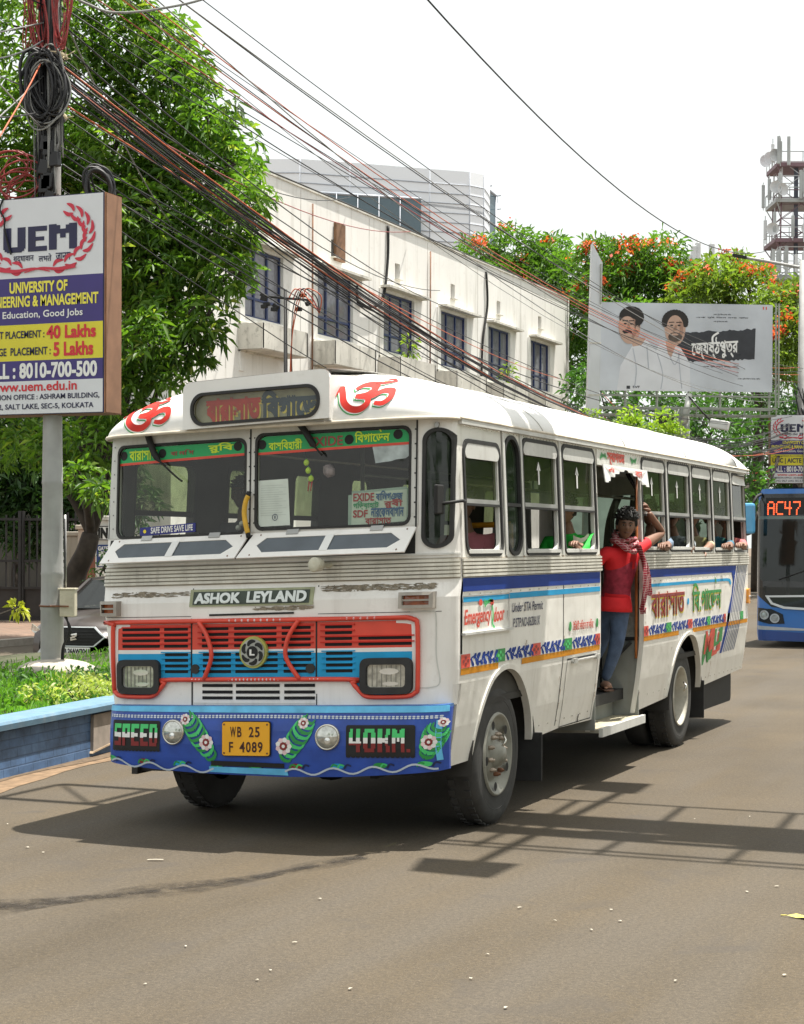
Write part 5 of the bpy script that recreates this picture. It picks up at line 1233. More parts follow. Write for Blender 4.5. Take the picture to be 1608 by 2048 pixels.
# ------------------------------------------------------------------ pale tower block far behind
PAN = mat('pale cladding', (.80, .82, .86), .35, .05, .05); TGL = glass('tower glass', (.2, .3, .35), .05, .05, body=(.10, .15, .18), dust=.05)
tw = empty('office_tower', (-52, 135, 0), 'pale grey curved tower clad in panels, rising behind the white office', 'building')
arc = [V3(-64.14, 122.63, 33.42), V3(-59.69, 122.31, 33.02), V3(-55.56, 122.95, 32.54), V3(-50.01, 126.35, 32.25), V3(-47.72, 129.47, 32.42), V3(-47.34, 131.80, 32.58), V3(-48.05, 134.75, 32.68), V3(-50.25, 141.42, 33.62)]
b = MB(); b.grid(lambda i, z: (arc[i].x, arc[i].y, z * arc[i].z), list(range(len(arc))), [0, .5, .8, 1], PAN, False)
ZT = arc[3].z
b.shape([(p.x, p.y) for p in arc] + [(arc[-1].x - 22, arc[-1].y + 14), (arc[0].x - 5, arc[0].y + 20)], PAN, ZT - 3, ZT - 2.8)
JOINT = mat('cladding joint', (.36, .39, .44), .5, .05, 1)
for k in range(1, 9):
    b.tube([(p.x + .03, p.y - .05, p.z - .35 - k * .78) for p in arc], .035, JOINT, 4)
for i in (1, 2, 3, 4, 5): b.tube([(arc[i].x + .02, arc[i].y - .05, arc[i].z), (arc[i].x + .02, arc[i].y - .05, arc[i].z - 8)], .03, JOINT, 4)
under(tw, b, 'cladding')
b = MB(); p0, p1 = V3(-57.79, 121.14, 29.97), V3(-50.36, 125.32, 29.67); q0, q1 = V3(-56.67, 121.58, 26.99), V3(-50.49, 125.23, 25.18)
b.add([p0, p1, Vector((p1.x, p1.y, 14)), Vector((p0.x, p0.y, 14))], [(0, 1, 2, 3)], TGL); b.tube([p0, p1], .12, JOINT, 4)
for k in range(1, 5): b.tube([p0 + (p1 - p0) * k / 5 + Vector((.05, -.1, 0)), Vector((*(p0 + (p1 - p0) * k / 5 + Vector((.05, -.1, 0))).xy, 20))], .05, JOINT, 4)
under(tw, b, 'glass_front')
b = MB(); a0, a1 = V3(-50.79, 142.28, 33.55), V3(-50.76, 144.46, 33.31); b.add([a0, a1, Vector((a1.x, a1.y, 5)), Vector((a0.x, a0.y, 5))], [(0, 1, 2, 3)], TGL); b.tube([a0, a1], .15, JOINT, 4)
for k in range(6): b.tube([a1 + Vector((0, 0, -k * 1.2)), a1 + Vector((.5, -.1, -k * 1.2))], .06, JOINT, 4)
b.tube([a1, Vector((a1.x, a1.y, 10))], .18, JOINT, 5); b.tube([a0, V3(-50.67, 142.34, 34.08)], .08, JOINT, 4); b.tube([V3(-50.84, 142.27, 33.81), V3(-50.43, 142.44, 33.86)], .08, JOINT, 4); under(tw, b, 'stair_glass')

# ------------------------------------------------------------------ film hoarding on its mast
hb = empty('billboard', tuple(V3(-10.46, 49.48, 5.24).xy) + (0,), 'wide grey film hoarding of two men in white shirts beside a tall white mast', 'billboard')
BL, BR = V3(-13.13, 48.39, 8.61), V3(-7.79, 51.27, 8.86); udb = (BR - BL); udb.z = 0; Wb = udb.length; udb.normalize()
zb = 7.25; Hb = 2.98
BF = plane((BL.x, BL.y, zb), udb, (0, 0, 1))
PG = mat('poster grey', (.52, .55, .59), .5, .22, .45); SKIN = mat('poster skin', (.52, .34, .26), .6, .12, 2); HAIR = mat('poster hair', (.018, .014, .012), .6, .2, 4); SHIRT = mat('poster shirt', (.68, .69, .72), .6, .07, 1.5); FOLD = mat('poster fold', (.45, .47, .52), .6, .1, 2); TORN = mat('poster charcoal', (.032, .035, .042), .6, .2, 3)
b = MB(); b.shape(rect(0, 0, Wb, Hb), PG, -.06, 0, BF); face = under(hb, b, 'poster_panel')
b = MB()
def X(t): return t * Wb
def art(P, m, w): b.shape([(x * Wb, z * Hb) for x, z in P], m, w, w, BF)
rqb = random.Random(2)
tz = [(.44 + k * .0125, .66 + .06 * k / 37 + rqb.uniform(-.012, .012)) for k in range(38)]; bz = [(.46 + k * .0118, .33 + .045 * k / 37 + rqb.uniform(-.014, .010)) for k in range(38)]
art(tz + bz[::-1], TORN, .006)
art([(.11, -.0 + .0), (.13, .28), (.20, .52), (.27, .60), (.33, .46), (.36, .2), (.36, 0)], SHIRT, .008)
art([(.30, .0), (.31, .34), (.345, .52), (.40, .56), (.47, .50), (.525, .32), (.53, .02), (.53, .0)], SHIRT, .010)
for P in ([(.34, .42), (.37, .2), (.36, .02)], [(.46, .44), (.47, .2), (.48, .03)], [(.20, .48), (.22, .25), (.21, .03)], [(.28, .5), (.29, .25)], [(.41, .40), (.44, .30), (.47, .44)]): b.stroke(smooth([(x * Wb, z * Hb) for x, z in P], 4), .018, FOLD, .012, .012, BF)
art([(.385, .57), (.40, .42), (.418, .38), (.44, .50), (.455, .56)], SKIN, .012)
art([(.185, .60), (.20, .50), (.25, .52), (.275, .60)], SKIN, .009)
for cx, cz, rx, rz, kind in ((.180, .73, .062, .200, 0), (.440, .72, .060, .200, 1)):
    tw_ = 1 if kind else -1
    art(ell(cx, cz, rx, rz, 24), SKIN, .014)
    if kind == 0:
        art(ell(cx + .012, cz + .105, rx * 1.15, rz * .62, 20), HAIR, .016); art(ell(cx - .012, cz - .01, rx * .80, rz * .62, 20), SKIN, .018); art([(cx + .035, cz + .12), (cx + .065, cz + .06), (cx + .05, cz - .06), (cx + .035, cz - .05), (cx + .032, cz + .04)], HAIR, .019); art(ell(cx + .045, cz - .02, .010, .032, 10), SKIN, .020)
        art([(cx - .042, cz - .055), (cx - .018, cz - .035), (cx + .012, cz - .055), (cx + .022, cz - .10), (cx + .002, cz - .075), (cx - .03, cz - .085)], HAIR, .021)
    else:
        for k in range(16): a = R_(-15 + k * 14); art(ell(cx + .060 * math.cos(a), cz + .07 + .105 * math.sin(a), .017, .036, 9), HAIR, .016 + .0002 * k)
        art(ell(cx, cz + .10, .052, .085, 16), HAIR, .0195); art(ell(cx, cz - .0, rx * .80, rz * .72, 20), SKIN, .021)
        art(ell(cx, cz - .105, .040, .055, 14), mat('poster beard', (.10, .075, .06), .7, .3, 6), .022); art(ell(cx, cz - .075, .022, .012, 10), SKIN, .0235)
    art([(cx + .022, cz + .09), (cx + .045, cz + .06), (cx + .046, cz - .06), (cx + .022, cz - .14), (cx + .012, cz - .12), (cx + .026, cz - .03)], mat('poster skin dark', (.34, .20, .145), .6, .15, 4), .0212 if kind else .0182)
    for dx in (-.024, .012) if kind == 0 else (-.020, .022): art(ell(cx + dx, cz + .028, .0095, .010, 8), HAIR, .0225); art([(cx + dx - .016, cz + .055), (cx + dx + .016, cz + .06), (cx + dx + .014, cz + .07), (cx + dx - .016, cz + .066)], HAIR, .0225)
    art([(cx - .006 + .006 * tw_, cz + .03), (cx + .004 + .006 * tw_, cz + .03), (cx + .008, cz - .03), (cx - .012, cz - .03)], mat('poster nose', (.33, .19, .13), .6, .1, 4), .0222)
b.text('েজ্যষ্ঠপুত্র'.replace('্', '্'), (.535 * Wb, .36 * Hb, .80 * Wb, .60 * Hb), WPAINT, .012, BF, .022, rise=.04 * Hb)
b.stroke(smooth([(.66 * Wb, .52 * Hb), (.655 * Wb, .62 * Hb), (.69 * Wb, .675 * Hb)], 4), .035, WPAINT, .012, .012, BF)
for z, x0, x1 in ((.88, .66, .76), (.845, .56, .86), (.80, .66, .74), (.285, .60, .80), (.15, .80, .93)): b.text('এক দুই িতন চার পাঁচ', (x0 * Wb, z * Hb - .03, x1 * Wb, z * Hb + .03), TORN, .010, BF, .01)
art([(.165, .02), (.185, .02), (.185, .055), (.165, .055)], TORN, .011); b.text('SVF', (.20 * Wb, .03 * Hb, .24 * Wb, .055 * Hb), TORN, .011, BF, .03); b.text('11', (.945 * Wb, .945 * Hb, .965 * Wb, .975 * Hb), PR if False else REDB, .010, BF, .04)
sub(face, b, 'poster_print')
b = MB(); GS = mat('hoarding steel', (.30, .32, .28), .6, .15, 3, metal=.3)
fr = lambda u, z, w=-.2: Vector(BF(u, z, w))
for u in (0, 1.0, 2.1, 3.2, 4.3, Wb - .05): b.bar(fr(u, -.85), fr(u, .0), .07, GS); b.bar(fr(u, 0, -.15), fr(u, Hb, -.15), .06, GS)
for z, w in ((-.15, -.1), (-.60, -.15), (-.82, .25), (-.82, -.4), (-.6, .45)): b.bar(fr(-.1, z, w), fr(Wb + .05, z, w), .06, GS)
for k in range(12): u = k * Wb / 11; b.bar(fr(u, -.82, -.4), fr(u, -.82, .45), .05, GS); b.bar(fr(u, -.82, .45), fr(u, -.60, .45), .035, GS)
for u in (Wb + .12, Wb + .22): b.bar(fr(u, -.5, .0), fr(u, Hb + .05, -.0), .05, GS)
for k in range(7): b.bar(fr(Wb + .12, k * .45), fr(Wb + .22, k * .45 + .1), .03, GS)
b.tube([fr(2.95, -1.1, .2), fr(3.15, -.1, .1)], .10, mat('hoarding strut', (.52, .53, .50), .5, .1, 3), 10)
under(hb, b, 'frame')
b = MB(); b.tube([fr(3.0, -9 + 1.75, -.3), fr(3.0, -.6, -.3)], .26, GS, 14); under(hb, b, 'column')
b = MB(); b.box(fr(2.35, -1.0, .1), (.5, .3, .35), DARKIN, None, .03); fl = under(hb, b, 'control_box')
b = MB(); a0, a1 = fr(3.05, -.1, .1), fr(3.72, -1.15, 1.0); b.tube([a0, a1], .03, BLACK, 6); b.box(a1 + Vector((.25, -.1, -.05)), (.62, .35, .30), mat('floodlight white', (.66, .67, .66), .4, .05, 3), Matrix.Rotation(.2, 3, 'Y'), .04); under(hb, b, 'floodlight')
# white mast beside it
mast = empty('mast', tuple(V3(-12.73, 46.36, 5.13).xy) + (0,), 'tall white boxed mast with a slanted top at the left end of the film hoarding', 'mast')
MW = mat('mast white', (.62, .64, .66), .45, .06, 1.0, streak=.3); c0 = V3(-12.73, 46.36, 5.13); dR = Vector((_R2.x, _R2.y, 0)).normalized(); dF = Vector((_F.x, _F.y, 0)).normalized()
def mp_(u, d, z): return tuple(c0.xy.to_3d() + dR * u + dF * d + Vector((0, 0, z)))
b = MB()
V = [mp_(-.32, 0, 0), mp_(.14, 0, 0), mp_(.14, .5, 0), mp_(-.32, .5, 0), mp_(.00, 0, 11.9), mp_(.34, 0, 11.25), mp_(.34, .5, 11.25), mp_(.00, .5, 11.9)]
b.add(V, [(0, 1, 5, 4), (1, 2, 6, 5), (2, 3, 7, 6), (3, 0, 4, 7), (4, 5, 6, 7)], MW); under(mast, b, 'shaft')
for z in (6.9, 8.6): b = MB(); b.add([mp_(-.30 + z * .025, -.03, z), mp_(.17 + z * .016, -.03, z), mp_(.17 + z * .016, -.03, z + .05), mp_(-.30 + z * .025, -.03, z + .05)], [(0, 1, 2, 3)], LEDGE); under(mast, b, 'joint_band')
b = MB(); b.bar(mp_(.28, -.05, 9.9), mp_(.28, -.05, 11.2), .05, GS); under(mast, b, 'rail')

# ------------------------------------------------------------------ far street lamp, its cables and second university board
lp = V3(-8.95, 63.10, 3.85); lx, ly = lp.x, lp.y
lampo = empty('street_lamp', (lx, ly, 0), 'grey street lamp with one long arm, wrapped in cables, behind the blue bus', 'street lamp')
b = MB(); b.tube([(lx, ly, 0), (lx, ly, 6), (lx + .05, ly, 13.5)], [.17, .14, .11], POLEM, 12); under(lampo, b, 'post')
b = MB(); e = V3(-10.95, 61.79, 13.55); b.tube(smooth([(lx + .04, ly, 13.2), tuple(V3(-9.47, 62.95, 13.33)), tuple(e)], 4), .06, POLEM, 8); under(lampo, b, 'arm')
b = MB(); d0 = (V3(-11.41, 61.60, 13.65) - e); b.bar(e - d0 * .1, e + d0, .20, BLACK, .10); under(lampo, b, 'lamp_head')
b = MB(); q = random.Random(4)
for k in range(26): z0 = q.uniform(3.5, 7); b.tube(smooth([(lx + q.uniform(-.3, .3), ly - .2, z0), (lx + q.uniform(-.35, .35), ly - .25, z0 + .7), (lx + q.uniform(-.2, .2), ly - .2, z0 + 1.6)], 4), q.uniform(.02, .06), COILB, 5)
under(lampo, b, 'feeder_bundle')
s2p = V3(-9.62, 60.66, 4.39); s2 = empty('sign_board', (s2p.x, s2p.y, 4.0), 'small far university hoarding above the roof of the blue bus', 'sign')
o2 = V3(-9.66, 60.64, 4.47); uem_sign(s2, (o2.x, o2.y, o2.z), tuple(dR), 1.75, 2.66, second=True)
b = MB(); b.tube([(o2.x + dR.x * 1.1 + .3, o2.y + .45, 0), (o2.x + dR.x * 1.1 + .3, o2.y + .45, o2.z + 2.6)], .12, POLEM, 10); b.build('post', s2, lambda p: tuple(Vector(p) - s2.location))
# ------------------------------------------------------------------ telecom tower
tt = empty('telecom_tower', tuple(V3(-19.73, 119.32, 8.75).xy) + (0,), 'red and white lattice telecom tower with antenna platforms', 'tower')
base = V3(-19.34, 119.48, 8.75); TR = mat('tower red', (.20, .12, .14), .6, .2, 1); TW = mat('tower white', (.62, .63, .64), .6, .15, 1); TGm = mat('tower grey', (.40, .42, .42), .6, .2, 1)
def tp(u, d, z): return Vector((base.x, base.y, 0)) + dR * u + dF * d + Vector((0, 0, z - 1.6))
b = MB(); zs = [0, 8, 14, 18, 20.5, 22.5, 24.5, 26.5, 28.5, 30.5]
hwz = lambda z: 2.1 - .75 * z / 30.5
for i, (z0, z1) in enumerate(zip(zs, zs[1:])):
    m = (TW, TR)[(i // 2) % 2] if z0 > 15 else TGm
    for su in (-1, 1):
        for sd in (-1, 1): b.bar(tp(su * hwz(z0), sd * hwz(z0), z0), tp(su * hwz(z1), sd * hwz(z1), z1), .075, m)
    for (a, e) in (((-1, -1), (1, -1)), ((1, -1), (1, 1)), ((1, 1), (-1, 1)), ((-1, 1), (-1, -1))):
        A0 = tp(a[0] * hwz(z0), a[1] * hwz(z0), z0); A1 = tp(a[0] * hwz(z1), a[1] * hwz(z1), z1); E0 = tp(e[0] * hwz(z0), e[1] * hwz(z0), z0); E1 = tp(e[0] * hwz(z1), e[1] * hwz(z1), z1)
        b.bar(A0, E1, .045, m); b.bar(E0, A1, .045, m); b.bar(A1, E1, .06, m); b.bar((A0 + A1) / 2, (E0 + E1) / 2, .05, m)
b.bar(tp(-.35, -1.2, 10), tp(-.3, -1.0, 30.3), .30, mat('cable ladder', (.10, .11, .14), .6, .2, 1), .12)
under(tt, b, 'lattice')
q = random.Random(9)
for z, hw, m in ((22.3, 1.9, TGm), (24.9, 1.95, TR), (27.7, 1.85, TGm), (30.2, 1.8, TR)):
    b = MB()
    for a, e in (((-1, -1), (1, -1)), ((1, -1), (1, 1)), ((1, 1), (-1, 1)), ((-1, 1), (-1, -1))):
        b.bar(tp(a[0] * hw, a[1] * hw, z), tp(e[0] * hw, e[1] * hw, z), .06, m, .26); b.bar(tp(a[0] * hw, a[1] * hw, z + .9), tp(e[0] * hw, e[1] * hw, z + .9), .05, TGm)
        for k in range(4): p0 = tp(a[0] * hw, a[1] * hw, z); p1 = tp(e[0] * hw, e[1] * hw, z); c = p0 + (p1 - p0) * k / 4; b.bar(c, c + Vector((0, 0, .9)), .05, TGm)
        b.bar(tp(a[0] * hw, a[1] * hw, z), tp(a[0] * 1.4, a[1] * 1.4, z - 1.0), .06, m)
    b.add([tp(-hw, -hw, z - .1), tp(hw, -hw, z - .1), tp(hw, hw, z - .1), tp(-hw, hw, z - .1)], [(0, 1, 2, 3)], m)
    pl_ = under(tt, b, 'platform')
    for k in range(16):
        a = q.uniform(-1, 1); sd = q.choice([(a, -1), (-1, a), (1, a), (a, -1)]); c = tp(sd[0] * (hw + .25), sd[1] * (hw + .25), z + q.uniform(.2, .6)); g = MB()
        if k % 4 == 3: g.lathe([(.0, 0), (.30, .06), (.45, .2)], c + Vector((0, 0, .4)), (-dF * .8 + dR * q.uniform(-.6, .6)), TW, 14)
        else: g.box(c + Vector((0, 0, .6)), (.22, .16, q.uniform(1.2, 2.2)), TW if k % 2 else TGm, None, .03); g.bar(c - Vector((0, 0, .4)), c + Vector((0, 0, 1.6)), .05, TGm)
        sub(pl_, g, 'antenna')
# smaller masts above the trees
for k, (p0, p1) in enumerate((((-21.71, 96.87, 17.00), (-21.73, 96.88, 19.69)), ((-21.38, 97.01, 17.00), (-21.40, 97.03, 20.23)), ((-21.16, 97.10, 17.00), (-21.18, 97.12, 20.42)), ((-20.39, 97.43, 17.00), (-20.40, 97.44, 20.36)), ((-21.49, 96.96, 17.00), (-21.50, 96.97, 19.24)), ((-19.06, 97.98, 17.31), (-19.07, 97.99, 20.00)))):
    b = MB(); p0, p1 = Vector(p0), Vector(p1); b.tube([p0, p1], .10, TGm, 6); b.box(p1 - Vector((0, 0, .8)), (.35, .3, 1.0), TW, None, .03); b.box(p1 - Vector((-.4, 0, 2.0)), (.5, .3, .5), TGm, None, .05)
    o = b.build('antenna_mast', None, None, tuple(p0)); tag(o, ('shortest thin antenna mast of the cluster above the flame trees' if k in (0, 4) else 'thin grey antenna mast sticking up behind the flame trees') if k != 5 else 'thin antenna mast alone beside the street lamp head', 'antenna', 'antenna masts behind the trees')

# ------------------------------------------------------------------ people
SKN = [mat('skin %d' % k, c, .55, .12, 14) for k, c in enumerate([(.215, .112, .072), (.28, .155, .105), (.10, .050, .034)])]
HAIRM = mat('black hair', (.010, .009, .008), .55, .3, 30)
def skin_body(J, bones, sub=2):
    """J name -> (point, radius); one continuous skin grown round the bones; returns vertices, faces"""
    names = list(J); idx = {n: i for i, n in enumerate(names)}
    me = bpy.data.meshes.new('figure'); me.from_pydata([tuple(J[n][0]) for n in names], [(idx[a], idx[e]) for a, e in bones], [])
    o = bpy.data.objects.new('figure', me); COL.objects.link(o)
    o.modifiers.new('Skin', 'SKIN')
    sv = me.skin_vertices[0].data
    for n in names:
        r = J[n][1]; sv[idx[n]].radius = r if hasattr(r, '__len__') else (r, r)
    sv[0].use_root = True
    ss = o.modifiers.new('Sub', 'SUBSURF'); ss.levels = sub; ss.render_levels = sub
    bpy.context.view_layer.update()
    dg = bpy.context.evaluated_depsgraph_get(); ev = o.evaluated_get(dg); m2 = ev.to_mesh()
    V = [v.co.copy() for v in m2.vertices]; F = [tuple(p.vertices) for p in m2.polygons]
    ev.to_mesh_clear(); bpy.data.objects.remove(o); bpy.data.meshes.remove(me)
    return V, F
def seg_d(p, a, b):
    ab = b - a; t = max(0, min(1, (p - a).dot(ab) / max(1e-9, ab.length_squared))); return (p - a - ab * t).length, t
def clothe(mb, V, F, J, bones, pick):
    """give each face the material of the bone it lies nearest to"""
    base = len(mb.v); mb.v.extend(tuple(v) for v in V)
    for f in F:
        c = sum((V[i] for i in f), Vector()) / len(f); best = None
        for a, e in bones:
            A, E = Vector(J[a][0]), Vector(J[e][0]); d, t = seg_d(c, A, E); d -= (np.mean(J[a][1]) * (1 - t) + np.mean(J[e][1]) * t)
            if best is None or d < best[0]: best = (d, a, e, t)
        mb.f.append(tuple(i + base for i in f)); mb.m.append(mb.mi(pick(best[1], best[2], best[3], c))); mb.sm.append(True)
def head(mb, c, face, up, sk, s=1.0, moustache=False, beard=False):
    """head with brow, eye sockets, nose, lips and ears, turned to look along face"""
    f = Vector(face).normalized(); u = Vector(up); u = (u - f * u.dot(f)).normalized(); r = f.cross(u).normalized()
    M = Matrix((r, f, u)).transposed()
    def fn(d, p):
        x, y, z = d
        q = Vector((x * .074, y * .094, z * .116)) * s
        if z < -.15: q.x *= 1 - .34 * (-z - .15); q.y *= 1 - .12 * (-z - .15) if y > 0 else 1 - .45 * (-z - .15)
        g = lambda x0, z0, sx, sz: math.exp(-((x - x0) / sx) ** 2 - ((z - z0) / sz) ** 2)
        if y > 0:
            q.y += s * (.026 * g(0, -.16, .13, .13) + .014 * g(0, .02, .09, .16) - .012 * (g(.38, .08, .20, .11) + g(-.38, .08, .20, .11)) + .007 * (g(.36, .26, .25, .08) + g(-.36, .26, .25, .08)) + .010 * g(0, -.46, .26, .06) + .008 * g(0, -.80, .3, .16) + .005 * (g(.5, -.2, .2, .2) + g(-.5, -.2, .2, .2)))
        return q
    mb.sphere(c, 1, sk, 36, 28, M, fn)
    P = lambda x, y, z: Vector(c) + M @ (Vector((x, y, z)) * s)
    for sx in (1, -1):
        mb.sphere(P(sx * .030, .082, .010), (.011 * s, .007 * s, .0058 * s), mat('eye white', (.22, .20, .18), .4, .05, 9), 10, 6, M); mb.sphere(P(sx * .030, .0875, .010), (.0058 * s, .004 * s, .0062 * s), BLACK, 8, 6, M)
        mb.tube([P(sx * .012, .094, .030), P(sx * .030, .096, .036), P(sx * .050, .084, .030)], [.0035 * s, .005 * s, .002 * s], HAIRM, 6)
        mb.sphere(P(sx * .076, -.004, -.008), (.012 * s, .022 * s, .032 * s), sk, 8, 8, M)
    mb.tube([P(-.024, .092, -.052), P(0, .104, -.051), P(.024, .092, -.052)], [.003 * s, .0055 * s, .003 * s], mat('lips', (.13, .045, .038), .5, .1, 9), 6)
    if moustache: mb.tube([P(-.032, .090, -.042), P(-.012, .103, -.036), P(.012, .103, -.036), P(.032, .090, -.042)], [.003 * s, .007 * s, .007 * s, .003 * s], HAIRM, 6)
    if beard: mb.sphere(P(0, .052, -.082), (.052 * s, .040 * s, .036 * s), HAIRM, 12, 8, M)
    return M, P
def hair(c, M, s=1.0, vol=1.0, back=True, seed=1):
    hb_ = MB(); q = random.Random(seed)
    def fn(d, p):
        x, y, z = d; k = vol * (1.0 + .05 * math.sin(9 * x + seed) * math.cos(8 * y))
        low = z < (.42 if y > .35 else (-.05 if y > -.1 else -.5))
        v = Vector((x * .083, y * .102 - .004, z * .128 + .006)) * s * k
        return v if not low else Vector((x * .062, y * .080 - .012, z * .10)) * s
    hb_.sphere(c, 1, HAIRM, 30, 20, M, fn)
    for _ in range(240):
        th = q.uniform(0, 1.25); ph = q.uniform(0, 6.283); d = Vector((math.sin(th) * math.cos(ph), math.sin(th) * math.sin(ph), math.cos(th)))
        if d.y > .35 and d.z < .45: continue
        p0 = Vector((d.x * .082, d.y * .100 - .004, d.z * .126 + .006)) * s * vol; p1 = p0 + (d * .020 + Vector((q.uniform(-.02, .02), q.uniform(-.01, .02), q.uniform(-.012, .006)))) * s
        hb_.tube([Vector(c) + M @ p0, Vector(c) + M @ ((p0 + p1) / 2 + d * .006 * s), Vector(c) + M @ p1], [.006 * s, .005 * s, .001], HAIRM, 4)
    return hb_
def hand(mb, w, d, palm_n, sk, curl=1.0, s=1.0, side=1):
    """palm, four unequal bent fingers and a thumb from the side of the palm; d points along the hand, palm_n out of the palm"""
    d = Vector(d).normalized(); n = Vector(palm_n); n = (n - d * n.dot(d)).normalized(); r = d.cross(n).normalized() * side; w = Vector(w)
    M = Matrix((r, d, n)).transposed()
    mb.sphere(w + d * .048 * s, (.042 * s, .056 * s, .018 * s), sk, 14, 10, M)
    for k, L_ in enumerate((.068, .078, .072, .056)):
        b0 = w + d * .088 * s + r * (.030 - .020 * k) * s - d * (.006 * abs(k - 1.3)) * s; P = [b0 - d * .02 * s, b0]; a = 0; p = b0.copy()
        for j, (fr, bend) in enumerate(((.45, .75), (.32, .95), (.23, .7))):
            a += bend * curl; p = p + (d * math.cos(a) + n * math.sin(a)) * L_ * fr * 1.25 * s; P.append(p)
        mb.tube(P, [.010 * s, .0105 * s, .0095 * s, .0085 * s, .006 * s], sk, 8)
    b0 = w + d * .022 * s + r * .036 * s
    mb.tube([b0, b0 + (r * .028 + d * .022 + n * .012) * s, b0 + (r * .030 + d * .046 + n * .032) * s, b0 + (r * .018 + d * .066 + n * .046 * max(.3, curl)) * s], [.013 * s, .0125 * s, .011 * s, .007 * s], sk, 8)
def foot(mb, a, d, sk, shoe):
    d = Vector(d).normalized(); s = d.cross(Vector((0, 0, 1))).normalized(); a = Vector(a); M = Matrix((s, d, Vector((0, 0, 1)))).transposed()
    mb.sphere(a + d * .075 + Vector((0, 0, -.045)), (.046, .125, .036), sk, 14, 10, M)
    for k in range(5): mb.sphere(a + d * (.195 - .012 * k) + s * (.030 - .016 * k) + Vector((0, 0, -.060)), (.011 if k else .015, .020, .011), sk, 8, 6, M)
    mb.box(a + d * .065 + Vector((0, 0, -.085)), (.10, .285, .018), shoe, M, .008)
    for sx in (1, -1): mb.tube([a + d * .13 + Vector((0, 0, -.03)), a + d * .10 + s * .046 * sx + Vector((0, 0, -.07))], .010, shoe, 6)

# --- the conductor hanging out of the doorway
P_ = lambda x, y, z: Vector((x, y, z))
J = dict(pelvis=(P_(-.20, 4.76, 1.49), (.150, .115)), waist=(P_(-.185, 4.78, 1.66), (.140, .108)), chest=(P_(-.15, 4.82, 1.87), (.165, .120)), collar=(P_(-.135, 4.81, 2.03), (.085, .075)), neck=(P_(-.115, 4.77, 2.105), (.055, .055)), skull=(P_(-.09, 4.73, 2.17), (.055, .06)),
         sh_a=(P_(-.045, 4.98, 2.010), .072), el_a=(P_(.075, 5.46, 2.165), .043), wr_a=(P_(.005, 5.215, 2.355), .030),
         sh_b=(P_(-.245, 4.645, 1.995), .072), el_b=(P_(-.42, 4.60, 1.73), .045), wr_b=(P_(-.55, 4.70, 1.52), .031),
         hip_a=(P_(-.135, 4.77, 1.42), .098), kn_a=(P_(-.17, 4.735, 1.10), .070), an_a=(P_(-.285, 4.77, .80), .047),
         hip_b=(P_(-.285, 4.80, 1.42), .098), kn_b=(P_(-.36, 4.92, 1.13), .068), an_b=(P_(-.52, 4.90, .815), .047))
BN = [('pelvis', 'waist'), ('waist', 'chest'), ('chest', 'collar'), ('collar', 'neck'), ('neck', 'skull'), ('chest', 'sh_a'), ('sh_a', 'el_a'), ('el_a', 'wr_a'), ('chest', 'sh_b'), ('sh_b', 'el_b'), ('el_b', 'wr_b'), ('pelvis', 'hip_a'), ('hip_a', 'kn_a'), ('kn_a', 'an_a'), ('pelvis', 'hip_b'), ('hip_b', 'kn_b'), ('kn_b', 'an_b')]
TEE = mat('red tee shirt', (.78, .020, .028), .8, .10, 6); TEE2 = mat('maroon shirt panel', (.34, .030, .055), .85, .35, 22); JEANS = mat('faded jeans', (.075, .115, .20), .85, .28, 9, dirt=.35, dirtcol=(.22, .27, .34))
SK = SKN[0]
def pick(a, e, t, c):
    if e in ('neck', 'skull'): return SK
    if (a, e) == ('sh_a', 'el_a'): return TEE if t < .36 else SK
    if (a, e) == ('sh_b', 'el_b'): return TEE if t < .6 else SK
    if e in ('wr_a', 'wr_b'): return SK
    if e.startswith(('hip', 'kn', 'an')): return TEE if (c.z > 1.475) else JEANS
    if c.z < 1.475: return JEANS
    return TEE2 if 1.58 < c.z < 1.88 and e not in ('sh_a', 'sh_b') else TEE
con = MB(); V, F = skin_body(J, BN); clothe(con, V, F, J, BN, pick)
# hem of the shirt
con.lathe([(.152, .10), (.168, .02), (.172, -.03), (.160, -.03), (.14, .05)], (-.20, 4.765, 1.475), (.05, 0, 1), TEE, 24)
hc = P_(-.064, 4.69, 2.228)
Mh, Ph = head(con, hc, (.34, -.92, -.10), (.06, .05, 1), SK, 1.06)
d_ = P_(-.02, 5.15, 2.44) - P_(.005, 5.215, 2.355)
hand(con, P_(.003, 5.21, 2.362), d_, (-.55, -.75, .1), SK, 1.15, 1.05, 1)
hand(con, P_(-.55, 4.70, 1.52), (-.3, .35, -.8), (-.8, -.3, 0), SK, .8, 1.0, -1)
SAND = mat('worn sandal', (.10, .055, .04), .7, .3, 12)
foot(con, P_(-.285, 4.765, .815), (.45, -.85, 0), SKN[1], SAND); foot(con, P_(-.52, 4.90, .815), (.2, -1, 0), SKN[1], SAND)
cobj = con.build('person', None, None, (-.3, 4.8, .72)); tag(cobj, 'man in red tee shirt and jeans hanging from the bus doorway by a strap', 'person')
hm = hair(hc, Mh, 1.06, 1.14, seed=4)
for _ in range(150):
    an = random.uniform(-1.5, 1.5); q0 = Vector((.085 * math.sin(an), .085 * math.cos(an) + .005, random.uniform(.065, .125))) * 1.04; up_ = Vector((random.uniform(-.03, .03), random.uniform(.0, .012), random.uniform(-.01, .03)))
    c_ = hc + Mh @ q0; hm.tube([c_ - Mh @ (q0 * .25), c_, c_ + Mh @ up_], [.013, .010, .003], HAIRM, 5)
hm.build('hair', cobj, lambda p: tuple(Vector(p) - cobj.location))
